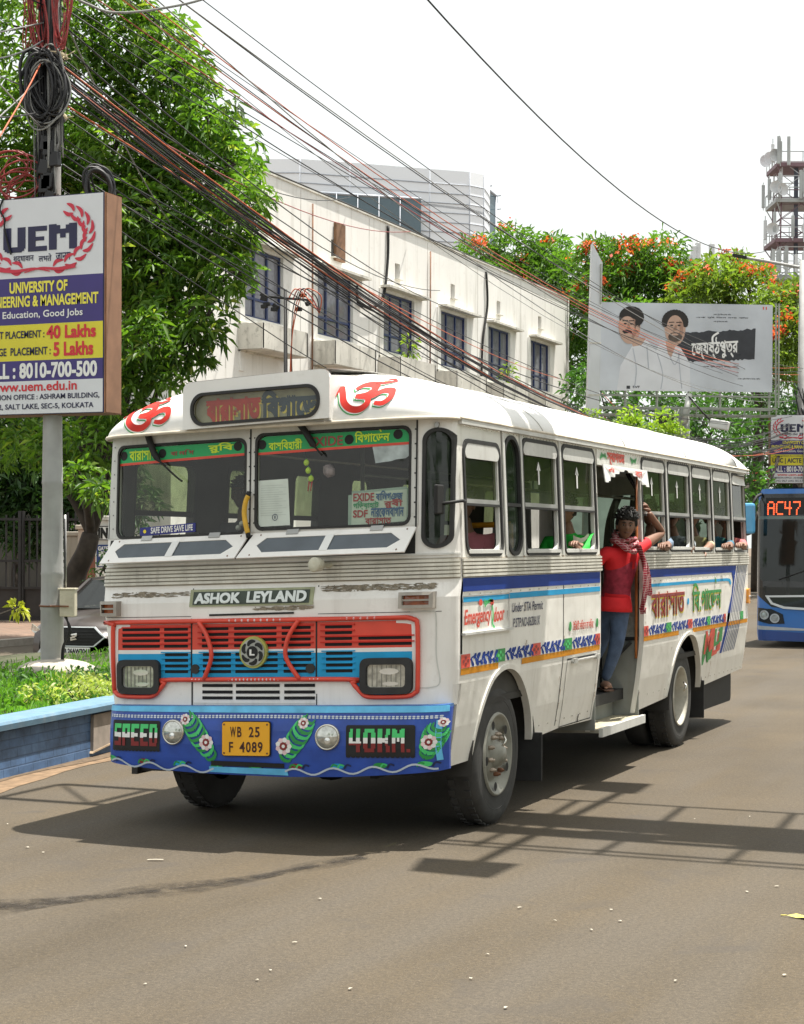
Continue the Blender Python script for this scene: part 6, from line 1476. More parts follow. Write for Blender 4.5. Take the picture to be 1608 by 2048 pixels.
# checked cotton scarf round the neck, falling down the front
def scarf_mat():
    m = bpy.data.materials.new('checked scarf'); m.use_nodes = True; N = m.node_tree.nodes; L = m.node_tree.links; p = N['Principled BSDF']
    tc = N.new('ShaderNodeTexCoord'); sp = N.new('ShaderNodeSeparateXYZ'); L.new(tc.outputs['Object'], sp.inputs[0]); last = None
    for ax, sc_ in (('Y', 46), ('Z', 46)):
        w = N.new('ShaderNodeMath'); w.operation = 'MULTIPLY'; w.inputs[1].default_value = sc_; L.new(sp.outputs[ax], w.inputs[0]); f = N.new('ShaderNodeMath'); f.operation = 'FRACT'; L.new(w.outputs[0], f.inputs[0]); g = N.new('ShaderNodeMath'); g.operation = 'GREATER_THAN'; g.inputs[1].default_value = .72; L.new(f.outputs[0], g.inputs[0])
        if last is None: last = g
        else: mx = N.new('ShaderNodeMath'); mx.operation = 'MAXIMUM'; L.new(last.outputs[0], mx.inputs[0]); L.new(g.outputs[0], mx.inputs[1]); last = mx
    c = N.new('ShaderNodeMixRGB'); c.inputs[1].default_value = (.36, .022, .045, 1); c.inputs[2].default_value = (.60, .36, .36, 1); L.new(last.outputs[0], c.inputs[0]); L.new(c.outputs[0], p.inputs['Base Color']); p.inputs['Roughness'].default_value = .9
    return m
SCARF = scarf_mat()
sc_ = MB(); nk = P_(-.115, 4.78, 2.075)
for k in range(3):
    sc_.tube([nk + P_((.115 - .012 * k) * math.cos(a) + .02, (.125 - .012 * k) * math.sin(a), -.03 + .035 * k + .028 * math.sin(a * 2 + k) - .035 * math.cos(a)) for a in [j * 2 * math.pi / 26 for j in range(26)]], [.024 - .003 * k + .005 * math.sin(j * 1.9 + k) for j in range(26)], SCARF, 9, closed=True)
path = smooth([(.03, 4.76, 2.05), (.075, 4.80, 1.92), (.085, 4.84, 1.75), (.07, 4.87, 1.60), (.045, 4.88, 1.48)], 6)
wd = [.055 + .105 * min(1, i / 12) for i in range(len(path))]
nV = []; nu = 15
for i, c in enumerate(path):
    for j in range(nu):
        t = j / (nu - 1) - .5; nV.append((c[0] + .022 * math.sin(t * 22 + i * .25) - .05 * t, c[1] + wd[i] * t * 1.35 - .03, c[2] - .05 * abs(t) * (i / len(path)) - .02 * math.sin(t * 9) * (i / len(path))))
sc_.add(nV, [(i * nu + j, i * nu + j + 1, (i + 1) * nu + j + 1, (i + 1) * nu + j) for i in range(len(path) - 1) for j in range(nu - 1)], SCARF, True)
path2 = smooth([(.03, 4.86, 1.98), (.06, 4.98, 1.80), (.06, 5.02, 1.68), (.045, 5.03, 1.60)], 6)
b0 = len(sc_.v); nV = []
for i, c in enumerate(path2):
    for j in range(nu):
        t = j / (nu - 1) - .5; nV.append((c[0] + .018 * math.sin(t * 19 + i * .3), c[1] + (.05 + .09 * i / len(path2)) * t * 1.5, c[2] - .06 * t * (i / len(path2))))
sc_.add(nV, [(i * nu + j, i * nu + j + 1, (i + 1) * nu + j + 1, (i + 1) * nu + j) for i in range(len(path2) - 1) for j in range(nu - 1)], SCARF, True)
for j in range(16): y = 4.78 + j * .012; sc_.tube([(.045 + .02 * math.sin(j * 2), y, 1.48), (.05, y + .004, 1.42)], .003, SCARF, 4)
sc_.build('scarf', cobj, lambda p: tuple(Vector(p) - cobj.location))
st = MB(); 
for dy in (-.03, .05): st.tube([(-.16, 5.06 + dy, 2.72), (-.02, 5.125, 2.45)], .011, BLACK, 6)
part(st, 'grab_strap')

# --- seated people inside the bus
def sitter(x, y, label, shirt, sk, arm=None, group=None, face=(.25, -1, -.05), hd=True, zs=1.57, cap=None, hairy=True, moustache=False, lower=None, dx=0.0, female=False):
    J = dict(pelvis=(P_(x, y, zs), (.155, .125)), waist=(P_(x + dx * .3, y + .03, zs + .18), (.140, .11)), chest=(P_(x + dx * .7, y + .03, zs + .40), (.170, .125)), collar=(P_(x + dx * .9, y + .02, zs + .55), (.08, .075)), neck=(P_(x + dx, y, zs + .62), (.052, .052)), skull=(P_(x + dx, y - .02, zs + .71), (.05, .06)),
             sh_a=(P_(x + .19 + dx * .8, y + .02, zs + .51), .075), sh_b=(P_(x - .19 + dx * .8, y + .02, zs + .51), .075), el_b=(P_(x - .26, y - .12, zs + .24), .047), wr_b=(P_(x - .12, y - .34, zs + .14), .032),
             hip_a=(P_(x + .10, y - .05, zs - .03), .10), kn_a=(P_(x + .12, y - .44, zs + .02), .075), an_a=(P_(x + .12, y - .42, zs - .44), .05), hip_b=(P_(x - .10, y - .05, zs - .03), .10), kn_b=(P_(x - .12, y - .44, zs + .02), .075), an_b=(P_(x - .12, y - .42, zs - .44), .05))
    if arm is None: J['el_a'] = (P_(x + .25, y - .14, zs + .25), .047); J['wr_a'] = (P_(x + .16, y - .36, zs + .16), .032)
    else: J['el_a'] = (P_(*arm[0]), .047); J['wr_a'] = (P_(*arm[1]), .033)
    def pk(a, e, t, c):
        if e in ('neck', 'skull'): return sk
        if e in ('el_a', 'el_b'): return shirt if t < (.95 if female else .72) else sk
        if e in ('wr_a', 'wr_b'): return sk
        if e.startswith(('kn', 'an', 'hip')): return lower or MATS['dark trousers']
        return shirt
    m = MB(); V, F = skin_body(J, BN, 1); clothe(m, V, F, J, BN, pk)
    hc = P_(x + dx, y - .045, zs + .79); M, _ = head(m, hc, face, (0, 0, 1), sk, 1.0, moustache)
    w = J['wr_a'][0]; hand(m, w, (w - J['el_a'][0]), (0, 0, -1), sk, .5); w = J['wr_b'][0]; hand(m, w, (w - J['el_b'][0]), (0, 0, -1), sk, .4)
    o = m.build('person', None, lean, None); o.name = 'person'
    tag(o, label, 'person', group)
    if hairy: hair(hc, M, 1.0, 1.0, seed=int(y * 10)).build('hair', o, lean)
    return o
mat('dark trousers', (.03, .03, .035), .85, .2, 9)
GRNB = mat('bright green blouse', (.02, .48, .05), .75, .12, 9); PINK = mat('pink cloth', (.62, .20, .24), .8, .15, 7); STR = mat('blue grey check shirt', (.16, .22, .30), .85, .5, 40); TEAL = mat('teal shirt', (.04, .17, .26), .8, .2, 9); CRM = mat('cream shirt', (.55, .48, .30), .8, .1, 7); GRY = mat('grey pattern shirt', (.25, .28, .30), .85, .55, 35); ROSE = mat('rose shirt', (.55, .14, .15), .8, .15, 9); DKS = mat('dark shirt', (.035, .035, .045), .85, .2, 9)
sitter(-2.38, 1.62, 'driver in dark clothes seated at the steering wheel behind the windscreen', DKS, SKN[2], face=(.15, -1, 0), zs=1.74)
lady = sitter(-.25, 3.50, 'woman in bright green blouse and pale shawl at the window before the door', GRNB, SKN[1], ((-.09, 3.32, 1.98), (-.06, 3.10, 2.05)), 'passengers seated at the bus windows', (-.6, -1, 0), female=True, lower=mat('green sari', (.06, .25, .08), .8, .2, 8))
m = MB(); m.grid(lambda u, v: (-.25 + .19 * math.sin(v) * (1 + .05 * math.sin(u * 8)) + .0, 3.50 + .17 * math.cos(v) - .02, 2.13 - .16 * u + .02 * math.sin(v * 5)), [0, .2, .4, .6, .8, 1], [k * .2 for k in range(-4, 14)], mat('pale shawl', (.52, .47, .40), .85, .12, 9)); m.build('shawl', lady, lean)
sitter(-.36, 1.30, 'person draped in pale pink cloth at the first side window', PINK, SKN[1], None, 'passengers seated at the bus windows', (.1, -1, 0), female=True, lower=PINK)
sitter(-.27, 6.15, 'man in blue check shirt resting both arms on the sill behind the door', STR, SKN[0], ((-.0, 5.90, 2.03), (.04, 5.62, 2.05)), 'passengers seated at the bus windows', (.4, -1, 0), dx=.05)
sitter(-.27, 7.25, 'man in patterned grey shirt seated at the second window behind the door', GRY, SKN[0], ((-.03, 7.0, 2.0), (-.10, 6.8, 2.0)), 'passengers seated at the bus windows', (.3, -1, .1), moustache=True)
sitter(-.25, 8.05, 'man in plain cream shirt with his arm at the third window behind the door', CRM, SKN[1], ((-.02, 7.85, 2.03), (-.05, 7.6, 1.98)), 'passengers seated at the bus windows', (.2, -1, 0))
sitter(-.25, 9.0, 'man in teal shirt resting his elbow at the fourth window behind the door', TEAL, SKN[0], ((-.0, 8.75, 2.03), (.02, 8.5, 2.05)), 'passengers seated at the bus windows', (.3, -1, 0))
sitter(-.25, 9.72, 'man in rose shirt with folded arm at the rearmost side window', ROSE, SKN[1], ((-.02, 9.58, 2.03), (.0, 9.32, 2.06)), 'passengers seated at the bus windows', (.2, -1, 0))
sitter(-1.35, 3.0, 'dark haired passenger seen through the windscreen behind the route board', DKS, SKN[2], None, None, (0, -1, 0), zs=1.52)

# --- things behind the windscreens
b = MB(); RB = lambda u, v, w: FR(u, v, w - .055 - .10 * (2.46 - v) * 0)
b.shape([(-.79, 2.205), (-.345, 2.225), (-.345, 2.44), (-.37, 2.463), (-.765, 2.445), (-.765, 2.42), (-.79, 2.42)], mat('board edge green', (.32, .40, .33), .6, .1, 8), -.004, .0, RB, CUX)
b.shape([(-.765, 2.206), (-.365, 2.226), (-.365, 2.445), (-.76, 2.430)], mat('board paper', (.56, .60, .50), .6, .05, 8), .003, .003, RB, CUX)
BBL = mat('board blue ink', (.015, .09, .22), .5, .1, 9); BGR = mat('board green ink', (.02, .26, .09), .5, .1, 9); BRD = mat('board red ink', (.36, .02, .015), .5, .1, 9)
for t, x0, x1, z0, z1, m in (('EXIDE', -.75, -.60, 2.375, 2.428, BRD), ('বািলগঞ্জ'.replace('্', ''), -.585, -.395, 2.375, 2.440, BBL), ('গিড়য়াহাট', -.75, -.565, 2.318, 2.372, BGR), ('রুবী', -.525, -.395, 2.318, 2.380, BRD), ('SDF', -.75, -.645, 2.262, 2.312, BRD), ('নারেকলবাগান', -.62, -.385, 2.262, 2.325, BBL), ('বারাসাত', -.66, -.475, 2.212, 2.256, BRD)): b.text(t, (x0, z0, x1, z1), m, .006, RB, .03)
o = b.build('route_board', None, lean); tag(o, 'hand painted route board reading EXIDE and SDF behind the windscreen', 'board')
b = MB()
for k, (x, z) in enumerate(((-1.115, 2.662), (-1.100, 2.606), (-1.078, 2.548))):
    c = Vector(FR(x, z, -.07)); b.sphere(c, (.020, .020, .023), LIME, 14, 10)
    b.sphere(c + Vector((0, 0, .024)), (.005, .005, .008), GREEN, 6, 5)
b.tube([FR(-1.125, 2.74, -.07), FR(-1.115, 2.66, -.07), FR(-1.10, 2.60, -.07), FR(-1.076, 2.50, -.07)], .003, BLACK, 4)
for x, z in ((-1.07, 2.51), (-1.09, 2.51)): b.tube([FR(x, z + .02, -.07), FR(x - .01, z - .05, -.07)], [.006, .004], RED, 5)
o = b.build('lemon_garland', None, lean); tag(o, 'string of three yellow limes hanging inside the right windscreen', 'garland')
b = MB()
for k in range(6): c = Vector(FR(-1.66 + .028 * k, 2.225 + .028 * k, -.10)); b.sphere(c, .020, mat('bead white', (.40, .37, .33), .5, .15, 9), 10, 8)
o = b.build('flower_string', None, lean); tag(o, 'string of whitish flowers rising from the dashboard beside the yellow handle', 'garland')
b = MB(); b.sphere(Vector(FR(-.97, 2.60, -.13)), (.045, .03, .045), mat('tinsel', (.35, .25, .27), .5, .5, 30), 14, 10, None, lambda d, p: p * (1 + .25 * math.sin(11 * d.x) * math.sin(9 * d.z)))
o = b.build('tinsel_flower', None, lean); tag(o, 'greyish tinsel flower hanging right of the yellow limes', 'ornament')

# ------------------------------------------------------------------ blue air conditioned bus
b2 = empty('bus', (-3.12 + 1.28, 25.4, 0), 'blue air conditioned city bus following behind with AC47 on its display', 'bus')
B2B = mat('city bus blue', (.025, .15, .47), .3, .06, 3, coat=.5); B2D = mat('city bus deep blue', (.012, .055, .24), .35, .08, 3, coat=.4); B2K = mat('city bus black', (.012, .014, .016), .15, .1, 4, coat=.4); B2S = mat('city bus silver', (.42, .46, .50), .35, .1, 4, metal=.4); B2G = glass('city bus windscreen', (.45, .55, .55), .45, .03, body=(.012, .016, .016), dust=.08)
X0, X1, YB = -3.12, -.56, 25.4
def BFm(x, z, w):
    s = abs(x - (X0 + X1) / 2) / 1.28; t = max(0, (min(1, s) - .8) / .2); y = YB + .10 * s * s + .26 * (1 - math.sqrt(max(0, 1 - t * t)))
    return (x, y + (.16 * max(0, (z - 1.2) / 2) ** 1.6) - w, z)
cux2 = [X0 + k * .08 for k in range(1, 32)] + [X0 + .02, X0 + .04]
b = MB()
b.shape([[(X0 + .06, .12), (X1 - .06, .12), (X1, .35), (X1, 3.0), (X1 - .1, 3.18), (X0 + .1, 3.18), (X0, 3.0), (X0, .35)]], B2B, -.03, 0, BFm, cux2, (.4, .8, 1.2, 1.8, 2.4, 2.8))
b.bx(X0, X0 + .05, YB + .36, YB + 11, .3, 1.35, B2B); b.bx(X0, X0 + .05, YB + .42, YB + 11, 1.35, 2.75, B2K); b.bx(X0, X0 + .05, YB + .46, YB + 11, 2.75, 3.1, B2B); b.bx(X1 - .05, X1, YB + .4, YB + 11, .3, 3.1, B2B); b.bx(X0 + .05, X1 - .05, YB + 10.9, YB + 11, .3, 3.1, B2B)
b.grid(lambda s, y: (X0 + 1.28 + s * 1.27, YB + .30 + y * 10.7, 3.08 + .13 * (1 - abs(s) ** 4)), [k / 10 - 1 for k in range(21)], [0, .05, 1], B2B)
body2 = under(b2, b, 'body')
b = MB(); d2 = lambda P, m, w0, w1=None: b.shape(P, m, w0, w0 if w1 is None else w1, BFm, cux2, (1.2, 1.6, 2.0, 2.4, 2.8))
d2([(X0 + .01, 1.06), (X0 + .01, 2.85), (X0 + .12, 3.08), (X1 - .12, 3.08), (X1 - .01, 2.85), (X1 - .01, 1.06), (X1 - .3, .80), (-1.84, .72), (X0 + .35, .80)], B2K, .004)
d2([(X0 + .03, 2.57), (X1 - .03, 2.57), (X1 - .03, 2.63), (X0 + .03, 2.63)], mat('visor edge', (.12, .16, .15), .3, .1, 5), .008)
under(b2, b, 'front_mask')
b = MB(); d2(rr(X0 + .10, 1.32, X1 - .10, 2.55, .08), B2G, .010); wsb = under(b2, b, 'windscreen')
b = MB(); 
for a, e in (((X0 + .5, 1.35, 0), (X0 + 1.25, 1.62, 0)), ((X0 + 1.4, 1.35, 0), (X0 + 2.1, 1.60, 0))): b.tube([BFm(a[0], a[1], .03), BFm(e[0], e[1], .03)], .012, BLACK, 5)
sub(wsb, b, 'wiper')
b = MB(); LED = bpy.data.materials.new('led letters'); LED.use_nodes = True; pb = LED.node_tree.nodes['Principled BSDF']; pb.inputs['Base Color'].default_value = (.5, .06, .02, 1); pb.inputs['Emission Color'].default_value = (1, .11, .03, 1); pb.inputs['Emission Strength'].default_value = 1.1
d2(rect(X0 + .2, 2.66, X1 - .2, 3.0), BLACK, .010)
FONT5 = {'A': ('01110', '10001', '10001', '11111', '10001', '10001', '10001'), 'C': ('01111', '10000', '10000', '10000', '10000', '10000', '01111'), '4': ('10010', '10010', '10010', '11111', '00010', '00010', '00010'), '7': ('11111', '00001', '00001', '00010', '00100', '00100', '00100')}
cx = -2.87
for ch in 'AC47':
    for r_, row in enumerate(FONT5[ch]):
        for c_, on in enumerate(row):
            if on == '1': d2(ell(cx + c_ * .030, 2.91 - r_ * .040, .0165, .019, 6), LED, .014)
    cx += .175
under(b2, b, 'route_display')
b = MB(); G6 = [(X0 + .22, 1.03), (X0 + .34, .86), (X0 + .6, .77), (-1.84, .74), (X1 - .6, .77), (X1 - .34, .86), (X1 - .22, 1.03), (-1.84, 1.06)]; G7 = [(X0 + .30, .995), (X0 + .38, .89), (X0 + .62, .815), (-1.84, .785), (X1 - .62, .815), (X1 - .38, .89), (X1 - .30, .995), (-1.84, 1.02)]
d2([G6, G7], mat('grille chrome', (.62, .66, .68), .3, .05, 4), .012, .03); under(b2, b, 'grille_trim')
b = MB(); d2([(X0 + .06, .34), (X1 - .06, .34), (X1 - .03, .42), (-1.84, .37), (X0 + .03, .42)], B2S, .012); d2([(X0 + .07, .13), (X1 - .07, .13), (X1 - .05, .33), (-1.84, .29), (X0 + .05, .33)], B2D, .010); under(b2, b, 'bumper')
for sx in (0, 1):
    b = MB(); f = lambda x: x if not sx else X0 + X1 - x
    d2([(f(X0 + .05), .78), (f(X0 + .04), .52), (f(X0 + .30), .46), (f(X0 + .62), .47), (f(X0 + .58), .66), (f(X0 + .35), .76)], B2K, .012); hl = under(b2, b, 'headlight')
    b = MB()
    for x, z in ((X0 + .20, .64), (X0 + .42, .575)):
        d2([ell(f(x), z, .098, .095, 18), ell(f(x), z, .075, .072, 18)], B2S, .014, .03); d2(ell(f(x), z, .074, .072, 16), LGLASS, .014)
    sub(hl, b, 'lamp')
b = MB(); d2(rr(-2.08, .20, -1.60, .33, .01), PL, .02, .03); b.text('WB 11', (-2.03, .23, -1.65, .30), PT, .032, BFm, .03); under(b2, b, 'number_plate')
b = MB(); c = Vector((X0 - .10, YB - .02, 2.58)); b.box(c, (.24, .18, .62), mat('mirror shell', (.10, .36, .62), .35, .1, 4, coat=.3), None, .05); b.tube([c + Vector((.05, 0, .25)), c + Vector((.12, .2, .45)), (X0 + .1, YB + .3, 3.08)], .03, BLACK, 6); under(b2, b, 'wing_mirror')
b = MB(); b.box((-1.5, YB + 2, 3.24), (.5, .8, .10), B2S, None, .03); under(b2, b, 'roof_vent')
for x, y in ((X0 + .02, YB + 2.5), (X1 - .02, YB + 2.5), (X0 + .02, YB + 8.6), (X1 - .02, YB + 8.6)):
    b = MB(); s = -1 if x < -2 else 1; b.lathe([(.28, .0), (.46, .01), (.48, -.05), (.48, -.22), (.3, -.24)], (x, y, .48), (s, 0, 0), TYRE, 26); w_ = under(b2, b, 'wheel'); b = MB(); b.lathe([(.285, .0), (.26, -.02), (.1, .03), (0, .03)], (x, y, .48), (s, 0, 0), WHEELM, 20); sub(w_, b, 'rim')
b = MB(); b.bx(X0 + .1, X1 - .1, YB + .4, YB + 10.8, .30, .45, BLACK); b.bx(X0 + .06, X1 - .06, YB + .45, YB + 10.8, .92, .98, DARKIN); b.bx(X0 + .2, X1 - .2, YB + .5, YB + .9, .98, 1.35, DARKIN); b.bx(X0 + .06, X1 - .06, YB + 3.0, YB + 3.1, .98, 3.05, DARKIN); under(b2, b, 'chassis')
o = sitter(-2.55, 26.6, 'driver in pale shirt at the wheel of the blue bus', mat('driver shirt', (.25, .24, .22), .8, .15, 7), SKN[1], None, None, (.1, -1, 0), zs=1.35)

# ------------------------------------------------------------------ parked car nosing out behind the bed
CARP = mat('car bronze paint', (.034, .025, .022), .38, .08, 5, coat=.2)
CL = Vector((-10.3, 11.55, 0)); car = empty('parked_car', tuple(CL), 'dark bronze small car facing out between the pole and the white bus', 'car')
ca = R_(8); cR = Vector((math.cos(ca), math.sin(ca), 0)); cB = Vector((-math.sin(ca), math.cos(ca), 0)) 
def K(x, y, z): return tuple(CL + cR * x + cB * y + Vector((0, 0, z)))   # x to the right seen from the front, y to the rear
SEC = [(0.0, .62, .26, .66, .60), (.06, .74, .22, .78, .70), (.25, .82, .20, .88, .74), (.6, .86, .19, .96, .76), (1.15, .87, .19, 1.02, .78), (1.3, .87, .19, 1.05, .78), (2.2, .87, .19, 1.06, .80), (3.2, .87, .19, 1.05, .80), (3.8, .84, .2, 1.02, .78), (4.0, .70, .3, .95, .66)]
b = MB()
def csec(i, k):
    y, hw, z0, z1, sh = SEC[i]; prof = [(-.92, 0), (-1, .18), (-1, .55), (-.97, .82), (-.80, .97), (0, 1.0), (.80, .97), (.97, .82), (1, .55), (1, .18), (.92, 0), (0, -.02)]
    p = prof[k % 12]; bow = .12 * (1 - p[0] ** 2) if i < 3 else 0; return K(p[0] * hw, y - bow + .12, z0 + (z1 - z0) * p[1] + (.02 if k == 5 else 0))
n = len(SEC); Vv = [csec(i, k) for i in range(n) for k in range(12)]
b.add(Vv, [(i * 12 + k, i * 12 + (k + 1) % 12, (i + 1) * 12 + (k + 1) % 12, (i + 1) * 12 + k) for i in range(n - 1) for k in range(12)] + [tuple(range(12)), tuple((n - 1) * 12 + k for k in range(12))], CARP, True)
CABS = [(1.15, .80, 1.04), (1.85, .62, 1.46), (2.9, .62, 1.50), (3.65, .72, 1.06)]
Vv = [K(s * hw, y + .12, z) for y, hw, z in CABS for s in (-1, 1)]
b.add([Vv[2], Vv[3], Vv[5], Vv[4]], [(0, 1, 2, 3)], CARP)
for s in (0, 1):
    for i in range(3): a_, e_ = Vector(Vv[2 * i + s]), Vector(Vv[2 * i + 2 + s]); b.bar(a_, e_, .06, CARP)
body3 = under(car, b, 'body')
CGL = glass('car glass', (.3, .34, .34), .35, .03, body=(.015, .018, .018), dust=.05)
b = MB(); b.add([Vv[0], Vv[1], Vv[3], Vv[2]], [(0, 1, 2, 3)], CGL); under(car, b, 'windscreen')
b = MB(); 
for s in (0, 1): b.add([Vv[s], Vv[2 + s], Vv[4 + s], Vv[6 + s]], [(0, 1, 2, 3)], CGL)
b.add([Vv[4], Vv[5], Vv[7], Vv[6]], [(0, 1, 2, 3)], CGL); under(car, b, 'side_window')
def CF(x, z, w): return K(x, .0 + .12 * x * x / .4 + .02 - w + max(0, z - .7) * .35, z)
cc = [-.5 + k * .05 for k in range(21)]
b = MB(); b.shape([[(-.46, .66), (-.30, .80), (.30, .80), (.46, .66), (.30, .53), (-.30, .53)]], BLACK, .012, .012, CF, cc)
for k in range(5): b.shape(rect(-.34 + .02 * k if k > 2 else -.40, .56 + k * .045, .34 if k > 2 else .40, .566 + k * .045), RUBBER, .014, .022, CF, cc)
g6 = [(-.47, .66), (-.31, .815), (.31, .815), (.47, .66), (.31, .52), (-.31, .52)]; b.shape([g6, [(x * .95, .665 + (z - .665) * .90) for x, z in g6]], MATS['grille chrome'], .012, .035, CF, cc); gr = under(car, b, 'grille')
b = MB()
for s in (1, -1): b.stroke([(.05 * s, .665 + .045 * s), (-.045 * s, .665 + .03 * s), (.02 * s, .665), (-.0, .665 - .005 * s)], .013, CHROME, .04, .04, CF)
b.stroke([(.05, .69), (-.05, .645)], .012, CHROME, .041, .041, CF); sub(gr, b, 'emblem')
b = MB(); b.shape(rr(-.255, .395, .255, .515, .01), BLACK, .02, .03, CF, cc); b.shape(rr(-.25, .40, .25, .51, .01), WPAINT, .032, .032, CF, cc); b.text('WB 26AW3041', (-.235, .42, .235, .49), BLACK, .035, CF, .035); under(car, b, 'number_plate')
b = MB(); b.shape([[(-.62, .20), (.62, .20), (.66, .36), (.5, .385), (-.5, .385), (-.66, .36)]], BLACK, .01, .012, CF, [-.6 + k * .06 for k in range(21)]); under(car, b, 'lower_grille')
for s in (1, -1):
    b = MB(); b.shape([[(.50 * s, .70), (.80 * s, .84), (.82 * s, .74), (.62 * s, .64)]], LGLASS, .0, .02, lambda x, z, w: K(x, .30 * (abs(x) / .8) ** 2 - .02 - w, z)); under(car, b, 'headlight')
    b = MB(); b.shape([[(.50 * s, .50), (.54 * s, .52), (.72 * s, .33), (.74 * s, .26), (.70 * s, .26)]], MATS['grille chrome'], .0, .02, lambda x, z, w: K(x, .26 * (abs(x) / .8) ** 2 - .04 - w, z)); under(car, b, 'fog_lamp_trim')
    b = MB(); b.box(K(.95 * s, 1.35, 1.06), (.20, .12, .13), CARP, Matrix.Rotation(ca, 3, 'Z'), .03); under(car, b, 'wing_mirror')
    for y in (.85, 3.25):
        b = MB(); b.lathe([(.2, .0), (.28, .01), (.30, -.03), (.30, -.18), (.2, -.2)], K(.84 * s, y, .30), tuple(cR * s), TYRE, 22); w_ = under(car, b, 'wheel'); b = MB(); b.lathe([(.205, -.0), (.18, -.02), (.05, .01), (0, .01)], K(.84 * s, y, .30), tuple(cR * s), B2S, 16); sub(w_, b, 'rim')

# ------------------------------------------------------------------ gate, boundary walls, notice pillar
GB = mat('gate black iron', (.018, .017, .017), .6, .3, 6); GW = mat('gate sheet', (.030, .028, .027), .7, .3, 2); WALLB = mat('weathered wall', (.42, .39, .33), .9, .18, .8, streak=.8, dirt=.3, dirtcol=(.10, .09, .07)); PLASTER = mat('beige plaster', (.47, .42, .35), .9, .12, 1.0, streak=.45, dirt=.2)
g0, g1 = Vector((-23.9, 24.8, 0)), Vector((-21.95, 30.6, 0))
G0, G1 = Vector((-22.9, 24.6, 0)), Vector((-18.75, 26.9, 0))     # gate line
gd = (G1 - G0).normalized(); gl_ = (G1 - G0).length; GP = lambda u, z, w=0: tuple(G0 + gd * u + Vector((-gd.y, gd.x, 0)) * -w + Vector((0, 0, z)))
gate = empty('iron_gate', tuple((G0 + G1) / 2), 'tall black iron bar gate with solid lower panels under the trees', 'gate')
b = MB(); nb = 26
for k in range(nb + 1): b.bar(GP(gl_ * k / nb, .95), GP(gl_ * k / nb, 2.65 + .12 * math.sin(math.pi * ((k / 13) % 1))), .035, GB)
under(gate, b, 'bar')
b = MB()
for z in (.2, .95, 1.6, 2.6): b.bar(GP(0, z, .03), GP(gl_, z, .03), .06, GB)
for u in (0, gl_ / 2 - .03, gl_ / 2 + .03, gl_): b.bar(GP(u, .15, .03), GP(u, 2.8, .03), .08, GB)
under(gate, b, 'frame')
b = MB(); b.bar(GP(0.05, .55, -.01), GP(gl_ - .05, .55, -.01), .02, GW, .75)
b.add([GP(0, .2, -.005), GP(gl_, .2, -.005), GP(gl_, .95, -.005), GP(0, .95, -.005)], [(0, 1, 2, 3)], GW); under(gate, b, 'sheet_panel')
def pillar(name, label, xy, w, h, m, z0=.1):
    c = V3(xy[0], xy[1], 2); o = empty(name, (c.x, c.y, z0), label, 'pillar'); b = MB(); q = Matrix.Rotation(_yaw + .15, 3, 'Z')
    b.box((c.x, c.y, z0 + h / 2), (w, .45, h), m, q, .02); b.box((c.x, c.y, z0 + h + .05), (w + .12, .57, .10), m, q, .015); under(o, b, 'shaft'); return o, c
pillar('gate_pillar', 'grey streaked concrete gate pillar just right of the pole', (-19.01, 25.30), .45, 2.1, WALLB)
pillar('gate_pillar', 'pale peeling gate pillar beside the exposed brick strip', (-18.54, 24.85), .22, 2.25, PLASTER)
o, c = pillar('brick_pillar', 'narrow exposed red brick pillar between two pale pillars', (-18.15, 24.58), .30, 1.75, brick_mat('bare brick', (.30, .11, .07), (.24, .09, .06), (.25, .2, .17), 6))
o, c = pillar('notice_pillar', 'white pillar carrying the IN and GATE 2 plates', (-17.63, 24.25), .34, 2.45, mat('pillar white', (.62, .60, .56), .85, .1, 2, streak=.3))
nq = Vector((math.cos(_yaw + .15), math.sin(_yaw + .15), 0)); NP = plane(c - nq * .17 + Vector((nq.y, -nq.x, 0)) * .235 - Vector((0, 0, c.z)), nq, (0, 0, 1))
b = MB(); b.shape(rect(.03, 2.10, .31, 2.42), WPAINT, 0, .02, NP); b.shape([rect(.03, 2.10, .31, 2.42), rect(.05, 2.12, .29, 2.40)], BLACK, .022, .022, NP); b.text('IN', (.07, 2.15, .27, 2.37), BLACK, .024, NP, .06); under(o, b, 'entry_plate')
b = MB(); b.shape(rect(.03, 1.50, .31, 2.0), mat('gate plate blue', (.02, .045, .17), .45, .06, 5), 0, .02, NP); b.text('GATE', (.06, 1.87, .28, 1.96), WPAINT, .024, NP, .03); b.text('2', (.09, 1.54, .25, 1.83), WPAINT, .024, NP, .06); under(o, b, 'gate_plate')
w_ = empty('boundary_wall', (-14.5, 29.5, 0), 'low beige plaster wall behind the parked car', 'wall')
b = MB(); a0, a1 = V3(-17.03, 22.34, 1.89), V3(-17.55, 29.16, 1.87); a0.z = a1.z = 0; dd = (a1 - a0).normalized(); WP = lambda u, z, w: tuple(a0 + dd * u + Vector((dd.y, -dd.x, 0)) * w + Vector((0, 0, z)))
b.shape(rect(0, 0, (a1 - a0).length, 1.05), PLASTER, -.2, 0, WP); b.shape(rect(-.05, 1.05, (a1 - a0).length, 1.15), PLASTER, -.25, .05, WP); under(w_, b, 'panel')
w_ = empty('garden_wall', (-24, 30, 0), 'tall dark weathered wall behind the iron gate', 'wall')
b = MB(); b.bx(-40, -23.4, 38.5, 38.8, 0, 4.6, mat('shaded wall', (.075, .068, .058), .9, .3, .7, streak=.7)); b.shape([[(-30.6, 4.6), (-27.0, 4.6), (-27.0, 6.6)] + [(-28.8 + 1.8 * math.cos(k * .314), 6.6 + .9 * math.sin(k * .314)) for k in range(1, 10)] + [(-30.6, 6.6)]], PLASTER, 0, .3, lambda u, v, w: (u - 2.4, 38.6 + w, v)); under(w_, b, 'panel')  # wall colour darkened to stand for the shade under the trees

